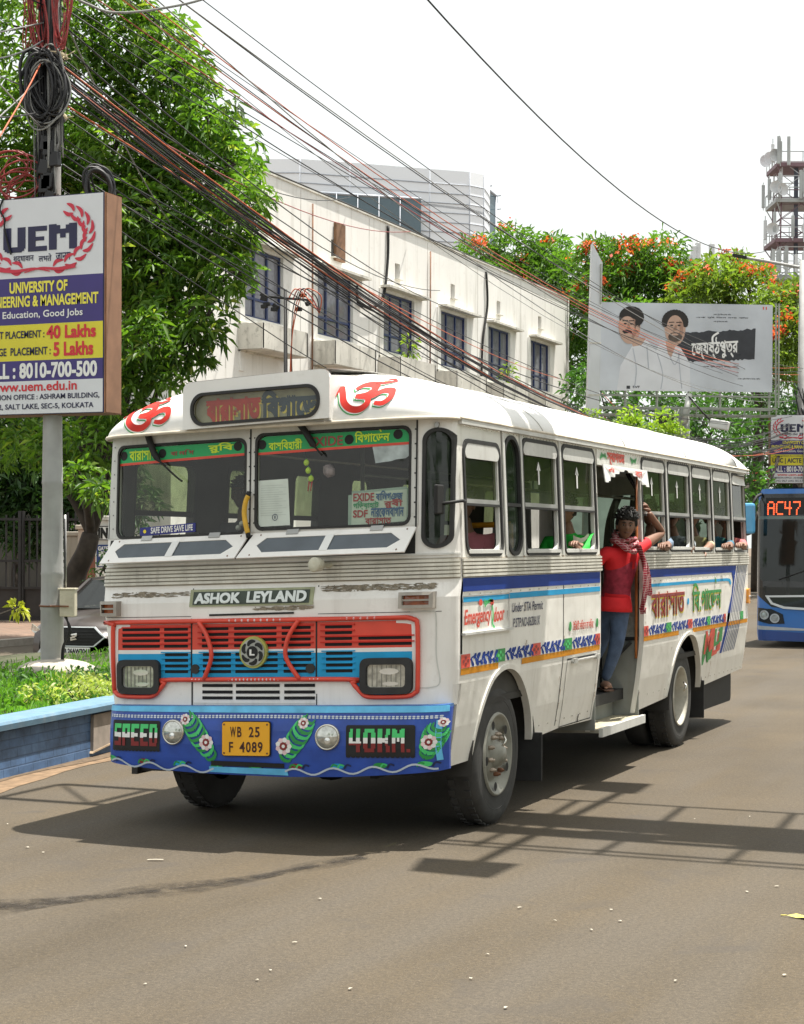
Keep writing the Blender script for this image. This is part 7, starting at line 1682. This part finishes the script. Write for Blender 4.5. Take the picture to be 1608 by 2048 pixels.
# ------------------------------------------------------------------ sign gantry over the road (above the picture; its shadow falls on the road)
ga = empty('overhead_gantry', (9.5, 3.6, 0), 'steel walkway gantry spanning over the road ahead of the bus', 'gantry')
b = MB(); ZG2 = 8.2; sx_, sy_ = SUN_DIR.x / SUN_DIR.z * ZG2, SUN_DIR.y / SUN_DIR.z * ZG2
gx = lambda x, y, z=0: (x + sx_ + SUN_DIR.x / SUN_DIR.z * z, y + sy_ + SUN_DIR.y / SUN_DIR.z * z, ZG2 + z)
x0, x1 = -4.2, 9.6
for y, r in ((2.62, .05), (1.78, .10), (.86, .10), (.36, .05), (.22, .045)): b.bar(gx(x0 if r > .05 else -.2, y), gx(x1, y), r, GS)
for k in range(17):
    x = x0 + k * (x1 - x0) / 16; b.bar(gx(x, 1.78), gx(x, .86), .07, GS)
    if x > -.5: b.bar(gx(x, 2.62), gx(x + .05, 1.78), .055, GS); b.bar(gx(x, .86), gx(x, .22), .05, GS)
    if k % 2 == 0: b.bar(gx(x, 1.78), gx(x + .86, .86), .035, GS)
b.bar(gx(.30, 3.5), gx(.36, -.4), .075, GS)
under(ga, b, 'truss')
b = MB(); b.add([gx(-.6, 1.76, .03), gx(x1, 1.76, .03), gx(x1, 1.22, .03), gx(-.6, 1.22, .03)], [(0, 1, 2, 3)], GS)
for k in range(9): xx = -.5 + k * 1.15; b.add([gx(xx, 1.2, .03), gx(xx + .55, 1.2, .03), gx(xx + .55, .88, .03), gx(xx, .88, .03)], [(0, 1, 2, 3)], GS)
b.add([gx(1.2, 1.3, .03), gx(2.4, 1.3, .03), gx(2.4, .95, .03), gx(1.2, .95, .03)], [(0, 1, 2, 3)], GS); b.add([gx(-.6, 1.14, .03), gx(1.0, 1.14, .03), gx(1.0, .92, .03), gx(-.6, .92, .03)], [(0, 1, 2, 3)], GS); under(ga, b, 'walkway')
for P in ([(-.04, -.36), (.63, -.33), (.62, -.89), (.07, -.85)], [(-.1, 3.85), (.41, 3.86), (.44, 3.18), (-.15, 3.26)]):
    b = MB(); b.add([gx(*p, .2) for p in P], [(0, 1, 2, 3)], B2K); b.add([gx(*p, .15) for p in P], [(0, 1, 2, 3)], GS); under(ga, b, 'solar_panel')
b = MB(); b.tube([(9.6 + sx_, 1.3 + sy_, 0), (9.6 + sx_, 1.3 + sy_, ZG2)], .28, GS, 14); under(ga, b, 'post')

# ------------------------------------------------------------------ trees and plants
def shell(Bl, per, seed, power=.5, flat=.9):
    q = np.random.default_rng(seed); P, O = [], []
    for x, y, z, r in Bl:
        n = int(per * r * r) + 6; d = q.normal(size=(n, 3)); d /= np.linalg.norm(d, axis=1)[:, None]
        lump = 1 + .22 * np.sin(3.1 * d[:, 0] + 5 * d[:, 2] + x) * np.cos(4 * d[:, 1] + y)
        rad = r * (.50 + .58 * q.random(n) ** power) * lump
        P.append(np.array([x, y, z]) + d * rad[:, None] * np.array([1, 1.0, flat])); O.append(d)
    return np.concatenate(P), np.concatenate(O)
def whorls(P, O, k, seed, tilt=.55):
    """k leaves in a ring at every twig end"""
    q = np.random.default_rng(seed); n = len(P)
    ax = O * .7 + np.array([0, 0, .55]) + q.normal(size=(n, 3)) * .35; ax /= np.linalg.norm(ax, axis=1)[:, None]
    t = np.cross(ax, q.normal(size=(n, 3))); t /= np.linalg.norm(t, axis=1)[:, None]; s = np.cross(ax, t)
    C, D = [], []
    for j in range(k):
        a = 2 * math.pi * j / k + q.random(n) * .5; d = t * np.cos(a)[:, None] + s * np.sin(a)[:, None] + ax * (tilt * q.uniform(-.3, 1.1, n))[:, None]
        d /= np.linalg.norm(d, axis=1)[:, None]; C.append(P + d * .015); D.append(d)
    return np.concatenate(C), np.concatenate(D)
def limb(mb, a, e, r0, r1, m, seed):
    q = random.Random(seed); a, e = Vector(a), Vector(e); L = (e - a).length
    pts = [a + (e - a) * t + Vector((q.uniform(-1, 1), q.uniform(-1, 1), q.uniform(-.4, .4))) * L * .06 * math.sin(math.pi * t) + Vector((0, 0, .12 * L * math.sin(math.pi * t))) for t in (0, .25, .5, .75, 1)]
    mb.tube(smooth([tuple(p) for p in pts], 4), [r0 + (r1 - r0) * i / 16 for i in range(17)], m, 7)
BARK = mat('bark', (.045, .035, .027), .95, .35, 5, bump=.5)
def tree(name, label, base, Bl, per, k, length, width, lm, seed, trunk_r=.2, cat='tree', group=None, fine=False, flowers=None, fork=.35):
    root = empty(name, base, label, cat, group); P, O = shell(Bl, per, seed)
    if fine:
        q = np.random.default_rng(seed + 1); D = q.normal(size=P.shape) * .8 + O * .5 + np.array([0, 0, .15]); D /= np.linalg.norm(D, axis=1)[:, None]; C = P
    else: C, D = whorls(P, O, k, seed + 1)
    leaf_mesh('crown', C, D, length, width, lm, parent=root, loc=base)
    mb = MB(); cx = sum(p[0] for p in Bl) / len(Bl); cy = sum(p[1] for p in Bl) / len(Bl); zm = min(p[2] for p in Bl)
    fk = (base[0] * (1 - fork) + cx * fork, base[1] * (1 - fork) + cy * fork, max(1.6, zm * .75))
    limb(mb, base, fk, trunk_r, trunk_r * .7, BARK, seed)
    for i, (x, y, z, r) in enumerate(Bl):
        if i % 2 == 0 or len(Bl) < 10: limb(mb, fk, (x, y, z), trunk_r * .42, trunk_r * .08, BARK, seed + i)
        qq = random.Random(seed * 31 + i)
        for _ in range(3):
            d = Vector((qq.gauss(0, 1), qq.gauss(0, 1), qq.gauss(0, 1))).normalized() * r * .9; mb.tube([(x, y, z), tuple(Vector((x, y, z)) + d * .6 + Vector((0, 0, .05))), tuple(Vector((x, y, z)) + d)], [trunk_r * .10, trunk_r * .07, trunk_r * .03], BARK, 5)
    under(root, mb, 'trunk')
    if flowers:
        Pf, Of = [], []
        q = np.random.default_rng(seed + 9)
        for x, y, z, r in Bl:
            nc = int(flowers * r * r) + 1
            for _ in range(nc):
                d = q.normal(size=3); d[2] = abs(d[2]) + .35; d[1] -= .5; d /= np.linalg.norm(d); c = np.array([x, y, z]) + d * r * q.uniform(.88, 1.08)
                m_ = q.integers(12, 44); Pf.append(c + q.normal(size=(m_, 3)) * np.array([.20, .20, .12])); Of.append(q.normal(size=(m_, 3)))
        Pf = np.concatenate(Pf); Of = np.concatenate(Of); Of /= np.linalg.norm(Of, axis=1)[:, None]
        leaf_mesh('blossom', Pf, Of, .17, .13, leafmat('flame blossom', (.58, .050, .018), (.74, .19, .06), .3, .6), parent=root, loc=base)
    return root
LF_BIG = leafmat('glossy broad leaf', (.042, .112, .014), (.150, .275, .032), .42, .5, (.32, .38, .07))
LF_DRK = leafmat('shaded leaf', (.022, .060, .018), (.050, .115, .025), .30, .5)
LF_GUL = leafmat('feathery leaf', (.050, .125, .018), (.112, .225, .030), .42, .6)
LF_GU2 = leafmat('yellow green leaf', (.14, .25, .025), (.28, .38, .045), .42, .6)
LF_FAR = leafmat('far dark leaf', (.028, .085, .020), (.070, .165, .030), .35, .6)

BIG = [(-16.09, 19.00, 12.10, 1.28), (-15.36, 20.40, 12.49, 1.21), (-14.52, 20.74, 11.89, 1.01), (-13.32, 20.15, 11.23, 0.54), (-14.14, 20.89, 10.68, 1.06), (-12.87, 20.34, 10.40, 0.61), (-14.88, 20.58, 9.97, 1.31), (-13.48, 21.16, 9.67, 1.06), (-12.36, 20.54, 9.47, 0.54), (-11.72, 19.72, 8.64, 0.48), (-13.94, 20.96, 8.66, 1.21), (-12.63, 20.42, 8.29, 0.83), (-13.89, 19.89, 7.60, 1.08), (-12.80, 20.34, 7.41, 0.74), (-11.93, 19.62, 7.21, 0.40), (-13.53, 20.04, 6.72, 0.83), (-12.41, 19.42, 6.30, 0.48), (-13.38, 19.01, 5.82, 0.72), (-12.63, 19.32, 5.73, 0.40), (-13.11, 19.12, 5.25, 0.48), (-15.05, 20.49, 6.74, 0.91), (-14.35, 19.70, 8.38, 0.98), (-16.06, 21.16, 8.94, 1.04), (-17.22, 20.69, 10.59, 1.24), (-16.64, 20.93, 9.87, 1.04), (-17.50, 20.56, 9.14, 1.04), (-14.21, 19.76, 7.20, 0.39), (-13.64, 18.90, 5.25, 0.38), (-14.01, 17.64, 3.21, 0.37), (-13.13, 16.92, 2.95, 0.32), (-15.50, 19.19, 3.86, 0.59), (-14.29, 18.62, 3.91, 0.48), (-16.89, 19.70, 4.11, 0.61), (-13.99, 18.75, 4.77, 0.57)]
DARK = [(-23.24, 27.89, 4.41, 1.03), (-21.94, 28.43, 4.67, 1.03), (-25.65, 32.30, 4.09, 1.28), (-24.90, 33.70, 4.28, 1.30), (-26.70, 31.86, 4.66, 1.28), (-22.23, 31.55, 3.75, 1.09), (-23.44, 33.23, 5.38, 1.28), (-25.70, 33.37, 5.29, 1.16), (-23.01, 35.57, 4.77, 1.77), (-21.38, 36.25, 5.07, 1.77), (-22.08, 27.30, 5.36, 1.13), (-23.47, 26.72, 5.36, 1.13), (-20.81, 27.83, 5.37, 1.00), (-22.18, 27.24, 3.61, 1.00), (-21.26, 27.63, 3.61, 1.00), (-20.33, 28.01, 3.61, 0.94), (-22.99, 26.90, 3.10, 1.00), (-21.72, 27.43, 2.61, 1.00), (-20.79, 27.81, 2.61, 0.94), (-19.87, 28.21, 4.12, 0.88), (-19.63, 28.30, 2.99, 0.88)]
T1 = [(-25.82, 71.31, 15.65, 1.08), (-24.16, 72.01, 16.02, 1.32), (-22.52, 71.60, 14.92, 1.30), (-24.49, 70.78, 14.55, 1.19), (-22.50, 72.70, 16.02, 0.96), (-20.91, 71.19, 14.42, 1.17), (-21.55, 70.91, 12.54, 1.64), (-20.49, 70.25, 10.57, 1.39), (-23.17, 71.32, 13.61, 1.42)]
T2 = [(-19.27, 69.71, 15.28, 0.92), (-17.94, 69.17, 14.56, 1.31), (-16.48, 69.79, 14.80, 1.24), (-17.10, 69.52, 13.55, 1.36), (-18.77, 68.82, 13.32, 1.36), (-15.19, 69.23, 13.64, 1.12), (-17.66, 68.19, 11.84, 1.56)]
T3 = [(-13.51, 67.77, 13.58, 1.13), (-12.10, 68.35, 13.15, 1.20), (-10.50, 66.84, 12.24, 1.06), (-9.53, 66.16, 10.85, 1.26), (-10.00, 68.14, 12.80, 0.75), (-12.82, 69.14, 14.39, 0.66), (-14.11, 67.51, 12.71, 1.31), (-10.30, 65.83, 10.22, 1.26), (-8.93, 67.50, 12.03, 1.28)]
T4 = [(-15.86, 58.08, 8.10, 1.37), (-13.53, 56.88, 6.60, 1.53), (-11.41, 57.76, 6.22, 1.72), (-12.88, 72.31, 6.15, 1.83), (-11.63, 72.85, 9.13, 1.83), (-10.56, 73.29, 7.30, 1.83), (-9.50, 54.20, 4.19, 1.08), (-12.23, 72.57, 4.09, 1.37), (-13.87, 54.56, 5.72, 1.11), (-8.69, 48.04, 3.34, 0.82), (-9.91, 73.54, 5.01, 1.60), (-13.07, 61.41, 7.87, 1.41), (-11.21, 62.19, 7.88, 1.41)]
T5 = [(-11.92, 43.46, 6.53, 0.37), (-10.86, 42.82, 5.99, 0.52), (-9.94, 43.20, 5.92, 0.46), (-12.94, 46.29, 7.91, 0.39), (-10.02, 45.34, 6.45, 0.51), (-10.77, 43.94, 6.53, 0.39)]

tree('broadleaf_tree', 'tall dense tree with whorled glossy leaves behind the cable-hung pole', (-15.6, 19.6, 0), BIG, 185, 7, .24, .060, LF_BIG, 11, .26)
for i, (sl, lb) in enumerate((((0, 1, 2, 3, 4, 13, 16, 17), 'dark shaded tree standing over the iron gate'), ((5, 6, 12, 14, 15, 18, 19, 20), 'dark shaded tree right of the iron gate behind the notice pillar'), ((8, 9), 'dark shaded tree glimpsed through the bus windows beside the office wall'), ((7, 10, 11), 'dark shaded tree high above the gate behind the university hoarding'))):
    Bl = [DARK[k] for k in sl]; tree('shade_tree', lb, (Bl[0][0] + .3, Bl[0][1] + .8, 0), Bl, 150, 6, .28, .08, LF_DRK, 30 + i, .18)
tree('flame_tree', 'green feathery tree with few red blossoms behind the right end of the white office', (-22.6, 71.6, 0), T1, 620, 1, .42, .085, LF_GUL, 41, .3, fine=True, flowers=.9)
tree('flame_tree', 'flame tree with many red blossoms rising above the middle of the film hoarding', (-17.4, 69.6, 0), T2, 620, 1, .42, .085, LF_GUL, 42, .3, fine=True, flowers=2.6)
tree('flame_tree', 'flame tree with orange blossoms at the right edge below the telecom tower', (-11.6, 67.8, 0), T3, 620, 1, .42, .085, leafmat('olive feathery leaf', (.10, .17, .025), (.19, .27, .045), .42, .6), 43, .3, fine=True, flowers=2.2)
for i, (sl, lb) in enumerate(((slice(0, 4), 'dark green tree under the film hoarding behind the bus roof'), (slice(4, 6), 'dark green tree right of the film hoarding beside the street lamp'), (slice(6, 9), 'dark bushy tree low behind the rear end of the white bus'), (slice(9, 11), 'dark leafy tree above the blue bus behind the far university board'), (slice(11, 13), 'dark tree hidden directly behind the film hoarding panel'))):
    Bl = T4[sl]; tree('roadside_tree', lb, (Bl[0][0], Bl[0][1] + .5, 0), Bl, 420, 1, .30, .10, LF_FAR, 50 + i, .2, fine=True)
for i, lb in enumerate(('small bright yellow green bush at the foot of the white mast', 'bright yellow green bush left under the film hoarding', 'yellow green bush in the middle under the film hoarding', 'leafy shrub between the office corner and the white mast', 'pale green bush under the hoarding frame near the floodlight', 'yellow green bush just below the hoarding walkway')):
    if i == 3: continue
    x, y, z, r = T5[i]; z -= .55; r *= .85; tree('bush', lb, (x, y + .1, 0), [(x, y, z, r), (x + r * .6, y, z - r * .7, r * .9), (x - r * .5, y + .2, z - r, r)], 900, 1, .17, .085, LF_GU2, 70 + i, .08, fine=True, cat='bush')
tree('bush', 'dark green overhanging bush above the parked car beside the notice pillar', (-13.2, 17.1, .1), [(-13.22, 16.88, 1.28, .26), (-13.10, 16.92, 1.55, .22), (-12.95, 16.9, 1.75, .20), (-13.2, 16.9, .95, .16)], 1500, 1, .09, .035, LF_FAR, 80, .05, fine=True, cat='bush')
# unseen trees added across the road for the bus windows to mirror
for i, (x, y) in enumerate(((13.5, -3.0), (14.5, 6.5), (14.0, 16.0), (15.0, 26.0), (9.5, -17.5), (0.5, -21.0), (13.0, 38.0), (13.5, 50.0), (15.0, 64.0))):
    qv = random.Random(200 + i); Bl = [(x + qv.uniform(-2.6, 2.6), y + qv.uniform(-3.2, 3.2), qv.uniform(3.6, 8.2), qv.uniform(1.3, 2.0)) for _ in range(11)]
    tree('reflection_tree', 'broad green avenue tree standing across the road from the bus', (x, y, 0), Bl, 60, 1, .50, .20, LF_FAR, 210 + i, .25, group='avenue trees across the road', fine=True)
# planting in the raised bed
LF_HDG = leafmat('variegated hedge leaf', (.20, .30, .05), (.46, .50, .17), .4, .5); LF_GRS = leafmat('bed grass', (.07, .20, .02), (.16, .34, .04), .35, .6)
SHR = [(-5.79, 3.35), (-5.66, 3.95), (-5.74, 4.5), (-5.70, 5.05), (-6.5, 4.3), (-6.48, 4.95), (-6.47, 5.5), (-6.32, 6.1), (-7.4, 5.5), (-7.2, 6.1), (-7.1, 6.8), (-6.8, 7.2)]
kinds = [(0, 'low bright green clump at the front of the bed, left end'), (1, 'pale variegated hedge clump on the coping below the pole'), (1, 'pale variegated hedge clump on the coping left of the bus'), (1, 'pale variegated hedge clump half hidden by the bus headlight'), (0, 'bright green grassy clump behind the coping, far left'), (0, 'bright green clump in front of the pole base'), (1, 'variegated hedge clump right of the pole base'), (1, 'variegated hedge clump in front of the parked car'), (2, 'dark green low shrub at the left behind the bed front'), (2, 'dark green shrub just left of the pole base'), (2, 'dark leafy shrub between the pole base and the car'), (2, 'dark leafy shrub under the front of the parked car')]
for i, ((x, y), (kd, lb)) in enumerate(zip(SHR, kinds)):
    q = random.Random(i); root = empty('hedge_shrub', (x, y, .43), lb, 'shrub'); Bl = [(x + q.uniform(-.3, .3), y + q.uniform(-.3, .3), (.43 if kd != 1 else .46) + q.uniform(0, .06), q.uniform(.10, .17)) for _ in range(7)]
    P, O = shell(Bl, 3200 if kd != 2 else 2400, 90 + i); P = P[P[:, 2] > .40]; D = RNG.normal(size=P.shape) * .6 + np.array([0, 0, .5 if kd != 0 else 1.1]); D /= np.linalg.norm(D, axis=1)[:, None]
    leaf_mesh('foliage', P, D, (.11, .06, .08)[kd], (.020, .030, .035)[kd], (LF_GRS, LF_HDG, LF_FAR)[kd], parent=root, loc=(x, y, .43))
    mb = MB()
    for k in range(5): mb.tube([(x, y, .40), (x + q.uniform(-.2, .2), y + q.uniform(-.2, .2), .6)], [.008, .004], BARK, 4)
    under(root, mb, 'stem')
n = 9000; yy = RNG.uniform(-4, 14, n); xx = np.array([WL(y) for y in yy]) - .30 - RNG.random(n) ** 1.3 * 3.6; P = np.stack([xx, yy, np.full(n, .43)], 1); D = RNG.normal(size=P.shape) * .4 + np.array([0, 0, 1]); D /= np.linalg.norm(D, axis=1)[:, None]
tag(leaf_mesh('grass', P, D, .13, .016, LF_GRS), 'green grass and ground cover in the raised bed', 'grass', None, 'stuff')
# sprigs growing on the flower boxes
for i, (y, z) in enumerate(((47.2, 8.35), (57.6, 8.35))):
    root = empty('wall_plant', (-19.6, y, z), ('small yellow sprig on the third flower box of the office', 'small yellow sprig on the fifth flower box of the office')[i], 'plant'); P, O = shell([(-19.5, y, z + .35, .28), (-19.5, y + .1, z + .7, .2)], 500, 120 + i); leaf_mesh('foliage', P, O, .2, .07, LF_GU2, parent=root, loc=(-19.6, y, z))
    mb = MB(); mb.tube([(-19.6, y, z), (-19.5, y, z + .7)], .02, BARK, 5); under(root, mb, 'stem')
# yellow twig reaching in at the left edge
root = empty('flowering_twig', (-8.9, 6.6, .45), 'yellow leaved twig poking in at the left edge above the bed', 'plant'); P, O = shell([(-9.30, 8.6, 1.20, .06), (-9.2, 8.62, 1.17, .04)], 9000, 131); leaf_mesh('foliage', P, O, .10, .04, leafmat('yellow leaf', (.24, .27, .03), (.40, .40, .05), .4, .5), parent=root, loc=(-8.9, 6.6, .45)); mb = MB(); mb.tube([(-8.9, 6.6, .45), (-9.35, 7.6, 1.0), (-9.3, 8.6, 1.2)], .01, BARK, 5); under(root, mb, 'stem')

# ------------------------------------------------------------------ overhead cables
q = random.Random(21)
def cable(a, e, sag, r, m, label, group, n=16):
    a, e = Vector(a), Vector(e); P = [a + (e - a) * t - Vector((0, 0, 4 * sag * t * (1 - t))) for t in [k / n for k in range(n + 1)]]
    b = MB(); b.tube(P, r, m, 5); o = b.build('overhead_cable', None, None, tuple(a)); tag(o, label, 'cable', group); return o
PX, PY, LX, LY = -8.44, 8.0, -8.97, 63.1
LBK, LOR, LTH = 'black cable in the sagging bundle running from the pole to the far lamp', 'orange cable in the sagging bundle running from the pole to the far lamp', 'thin dark wire strung straight from the pole top along the road'
for k in range(15): cable((PX + q.uniform(-.1, .15), PY + q.uniform(-.1, .1), q.uniform(7.85, 8.15)), (LX + q.uniform(-.2, .2), LY, q.uniform(6.3, 7.1)), q.uniform(2.1, 2.7), q.choice((.008, .010, .013)), COILB, LBK, 'sagging black cables')
for k in range(2): cable((PX + q.uniform(-.1, .3), PY, q.uniform(7.8, 8.2)), (LX + q.uniform(-.4, .3), LY, q.uniform(6.0, 7.2)), q.uniform(1.9, 2.5), .010, COILO, LOR, 'sagging orange cables')
for k in range(11): cable((PX + q.uniform(-.2, .3), PY + q.uniform(-.2, .2), q.uniform(8.6, 10.2)), (LX + q.uniform(-.6, .3), LY, q.uniform(7.3, 9.6)), q.uniform(.6, 1.9), q.choice((.006, .008, .010)), COILB if k % 4 else COILG, LTH, 'straight thin wires')
for k in range(3): cable((PX + .1, PY, 9.2 + .25 * k), (LX, LY, 8.6 + .3 * k), 1.2 + .2 * k, .009, COILO if k else COILR, ('red wire from the pole top crossing before the pale tower', 'lower orange wire from the pole top crossing the tree', 'upper orange wire from the pole top crossing the tree')[k], None)
for k in range(8): cable((PX + q.uniform(-.2, .4), PY + q.uniform(-.2, .2), q.uniform(6.4, 7.9)), (LX + q.uniform(-.6, .3), LY, q.uniform(5.2, 7.4)), q.uniform(.9, 3.0), q.choice((.006, .008, .011)), COILB, 'thin dark wire strung low from the coils across the tree and office front', 'low thin wires')
for k, (e, m, lb) in enumerate((((-19.9, 66.4, 9.3), COILO, 'orange wire ending at the right corner of the office'), ((-19.9, 48.2, 13.0), COILR, 'red wire ending at the office parapet'), ((-19.9, 43.0, 13.3), COILB, 'black wire ending at the office parapet'), ((-19.9, 51.1, 11.3), COILB, 'black wire ending above the fourth office window'), ((-19.9, 57.7, 11.0), COILB, 'black wire ending between the fourth and fifth office windows'), ((-19.9, 35.3, 9.6), COILG, 'grey wire ending at the leftmost office window'))): cable((PX + .1, PY, 7.6 + .25 * k), e, .5 + .1 * k, .012, m, lb, None)
for k, (e, s_, m) in enumerate((((-7.49, 5.23, 7.58), .05, COILG), ((-7.48, 5.22, 6.93), .1, COILB), ((-10.99, 6.28, 9.31), .2, COILG), ((-8.67, 5.2, 6.0), .2, COILG), ((-6.98, 4.34, 5.96), .25, COILO), ((-6.34, 3.53, 6.69), .2, COILB), ((-9.2, 4.2, 7.4), .3, COILG), ((-8.9, 3.6, 8.6), .15, COILB))):
    d = Vector(e) - Vector((PX, PY, 7.4)); cable((PX, PY - .1, 7.2 + .22 * k), Vector((PX, PY, 7.4)) + d * 3, s_ * 3, .010, m, 'service wire leaving the pole towards the left edge of the picture', 'wires to the left')
cable((-5.43, 12.6, 10.04), (-10.27, 62.62, 13.89), 1.3, .015, COILB, 'single black cable crossing the open sky on the right', None, 24)
o = MB(); o.tube(smooth([(-8.5, 8.1, 9.7), (-8.30, 8.15, 9.02), (-7.95, 8.3, 8.77), (-7.65, 8.42, 8.70), (-7.13, 8.63, 8.76), (-6.55, 8.87, 8.92), (-5.4, 9.3, 9.4)], 6), .017, COILG, 6); tag(o.build('overhead_cable', None, None, (-8.5, 8.1, 9.7)), 'thick grey cable looping off the pole top against the sky', 'cable')
for k in range(7): cable((LX + q.uniform(-.3, .1), LY, q.uniform(4.6, 6.6)), (-13.4 + q.uniform(-.3, .6), 50 + q.uniform(-2, 2), q.uniform(6.2, 8.8)), q.uniform(.5, 1.4), .016, (COILB, COILO, COILB, COILG)[k % 4], 'loose wire drooping between the hoarding and the street lamp', 'drooping wires by the hoarding')
ip = empty('iron_post', (-10.56, 19.11, 0), 'thin black iron post rising behind the bus roof to carry the cable bundle', 'post')
b = MB(); b.tube([(-10.50, 19.11, 0), (-10.56, 19.11, 6.75)], [.05, .035], BLACK, 8); under(ip, b, 'shaft')
b = MB(); b.tube([(-10.9, 18.95, 6.62), (-10.1, 19.25, 6.55)], .025, BLACK, 6)
for k in range(9): a = q.uniform(-.4, .5); b.box((-10.56 + a, 19.1 + a * .4, 6.5 + q.uniform(-.12, .2)), (.12, .08, .07), BLACK, Matrix.Rotation(q.uniform(-.6, .6), 3, 'Y'), .01)
for k in range(4): b.tube(smooth([(-10.5 + .1 * k, 19.1, 6.55), (-10.35 + .08 * k, 19.1, 6.75), (-10.15 + .1 * k, 19.15, 6.60), (-9.9, 19.2, 6.3)], 5), .012, (COILO, COILR, COILB, COILO)[k], 5)
for k in range(3): b.tube(smooth([(-10.2 - .04 * k, 19.1, 6.70), (-10.32 - .04 * k, 19.1, 6.35), (-10.42, 19.1, 5.8 - .1 * k), (-10.46 + .03 * k, 19.1, 5.0)], 5), .010, COILO if k < 2 else COILB, 5)
under(ip, b, 'cable_clamp')
# ------------------------------------------------------------------ litter on the road
LIT = [(-1.57, -1.18), (1.09, -1.71), (1.38, -1.97), (1.58, -1.56), (1.63, -2.12), (2.3, -.48), (2.17, -.72), (2.32, -3.06), (2.77, -2.74), (.07, -4.11), (.48, -3.63), (.51, -3.83), (-.15, -3.33), (.32, -3.03), (1.75, -3.85), (1.42, -3.4), (1.22, 1.98), (1.57, 2.27), (-3.31, -.3), (-2.6, -1.1), (-2.39, -1.23), (-.05, -1.93), (1.71, -1.84), (1.32, -2.89), (.98, -3.81)]
PAP = mat('paper scrap', (.40, .37, .30), .8, .1, 20)
for i, (x, y) in enumerate(LIT):
    b = MB(); a = q.uniform(0, 3.1); l = .055 if i in (0,) else q.uniform(.007, .014); w = .010 if i == 0 else q.uniform(.004, .008); c, s_ = math.cos(a if i else .35), math.sin(a if i else .35)
    P = [(x + u * c - v * s_, y + u * s_ + v * c, .009 + h) for u, v, h in ((-l, -w, 0), (0, -w * 1.2, .003), (l, -w * .6, .001), (l * .9, w, .002), (0, w * 1.1, .003), (-l * .9, w * .8, .001))]
    b.add(P, [(0, 1, 4, 5), (1, 2, 3, 4)], PAP); tag(b.build('litter_scrap', None, None, (x, y, 0)), 'long pale stick of litter on the road left of the bus shadow' if i == 0 else 'tiny pale scrap of litter on the road', 'litter', 'litter scraps on the road')
b = MB(); x, y = 2.57, -1.34
V = [(x - .05, y + .0, .012), (x + .01, y - .02, .006), (x + .06, y - .035, .016), (x + .09, y + .0, .02), (x + .05, y + .03, .01), (x + .0, y + .02, .022)]; b.add(V, [(0, 1, 5), (1, 2, 3, 4, 5)], mat('dry yellow leaf', (.62, .55, .12), .7, .15, 30)); b.tube([(x - .05, y, .012), (x - .085, y + .01, .008)], .003, MATS['dry yellow leaf'], 4); tag(b.build('fallen_leaf', None, None, (x, y, 0)), 'yellow fallen leaf lying on the road at the right edge', 'leaf')
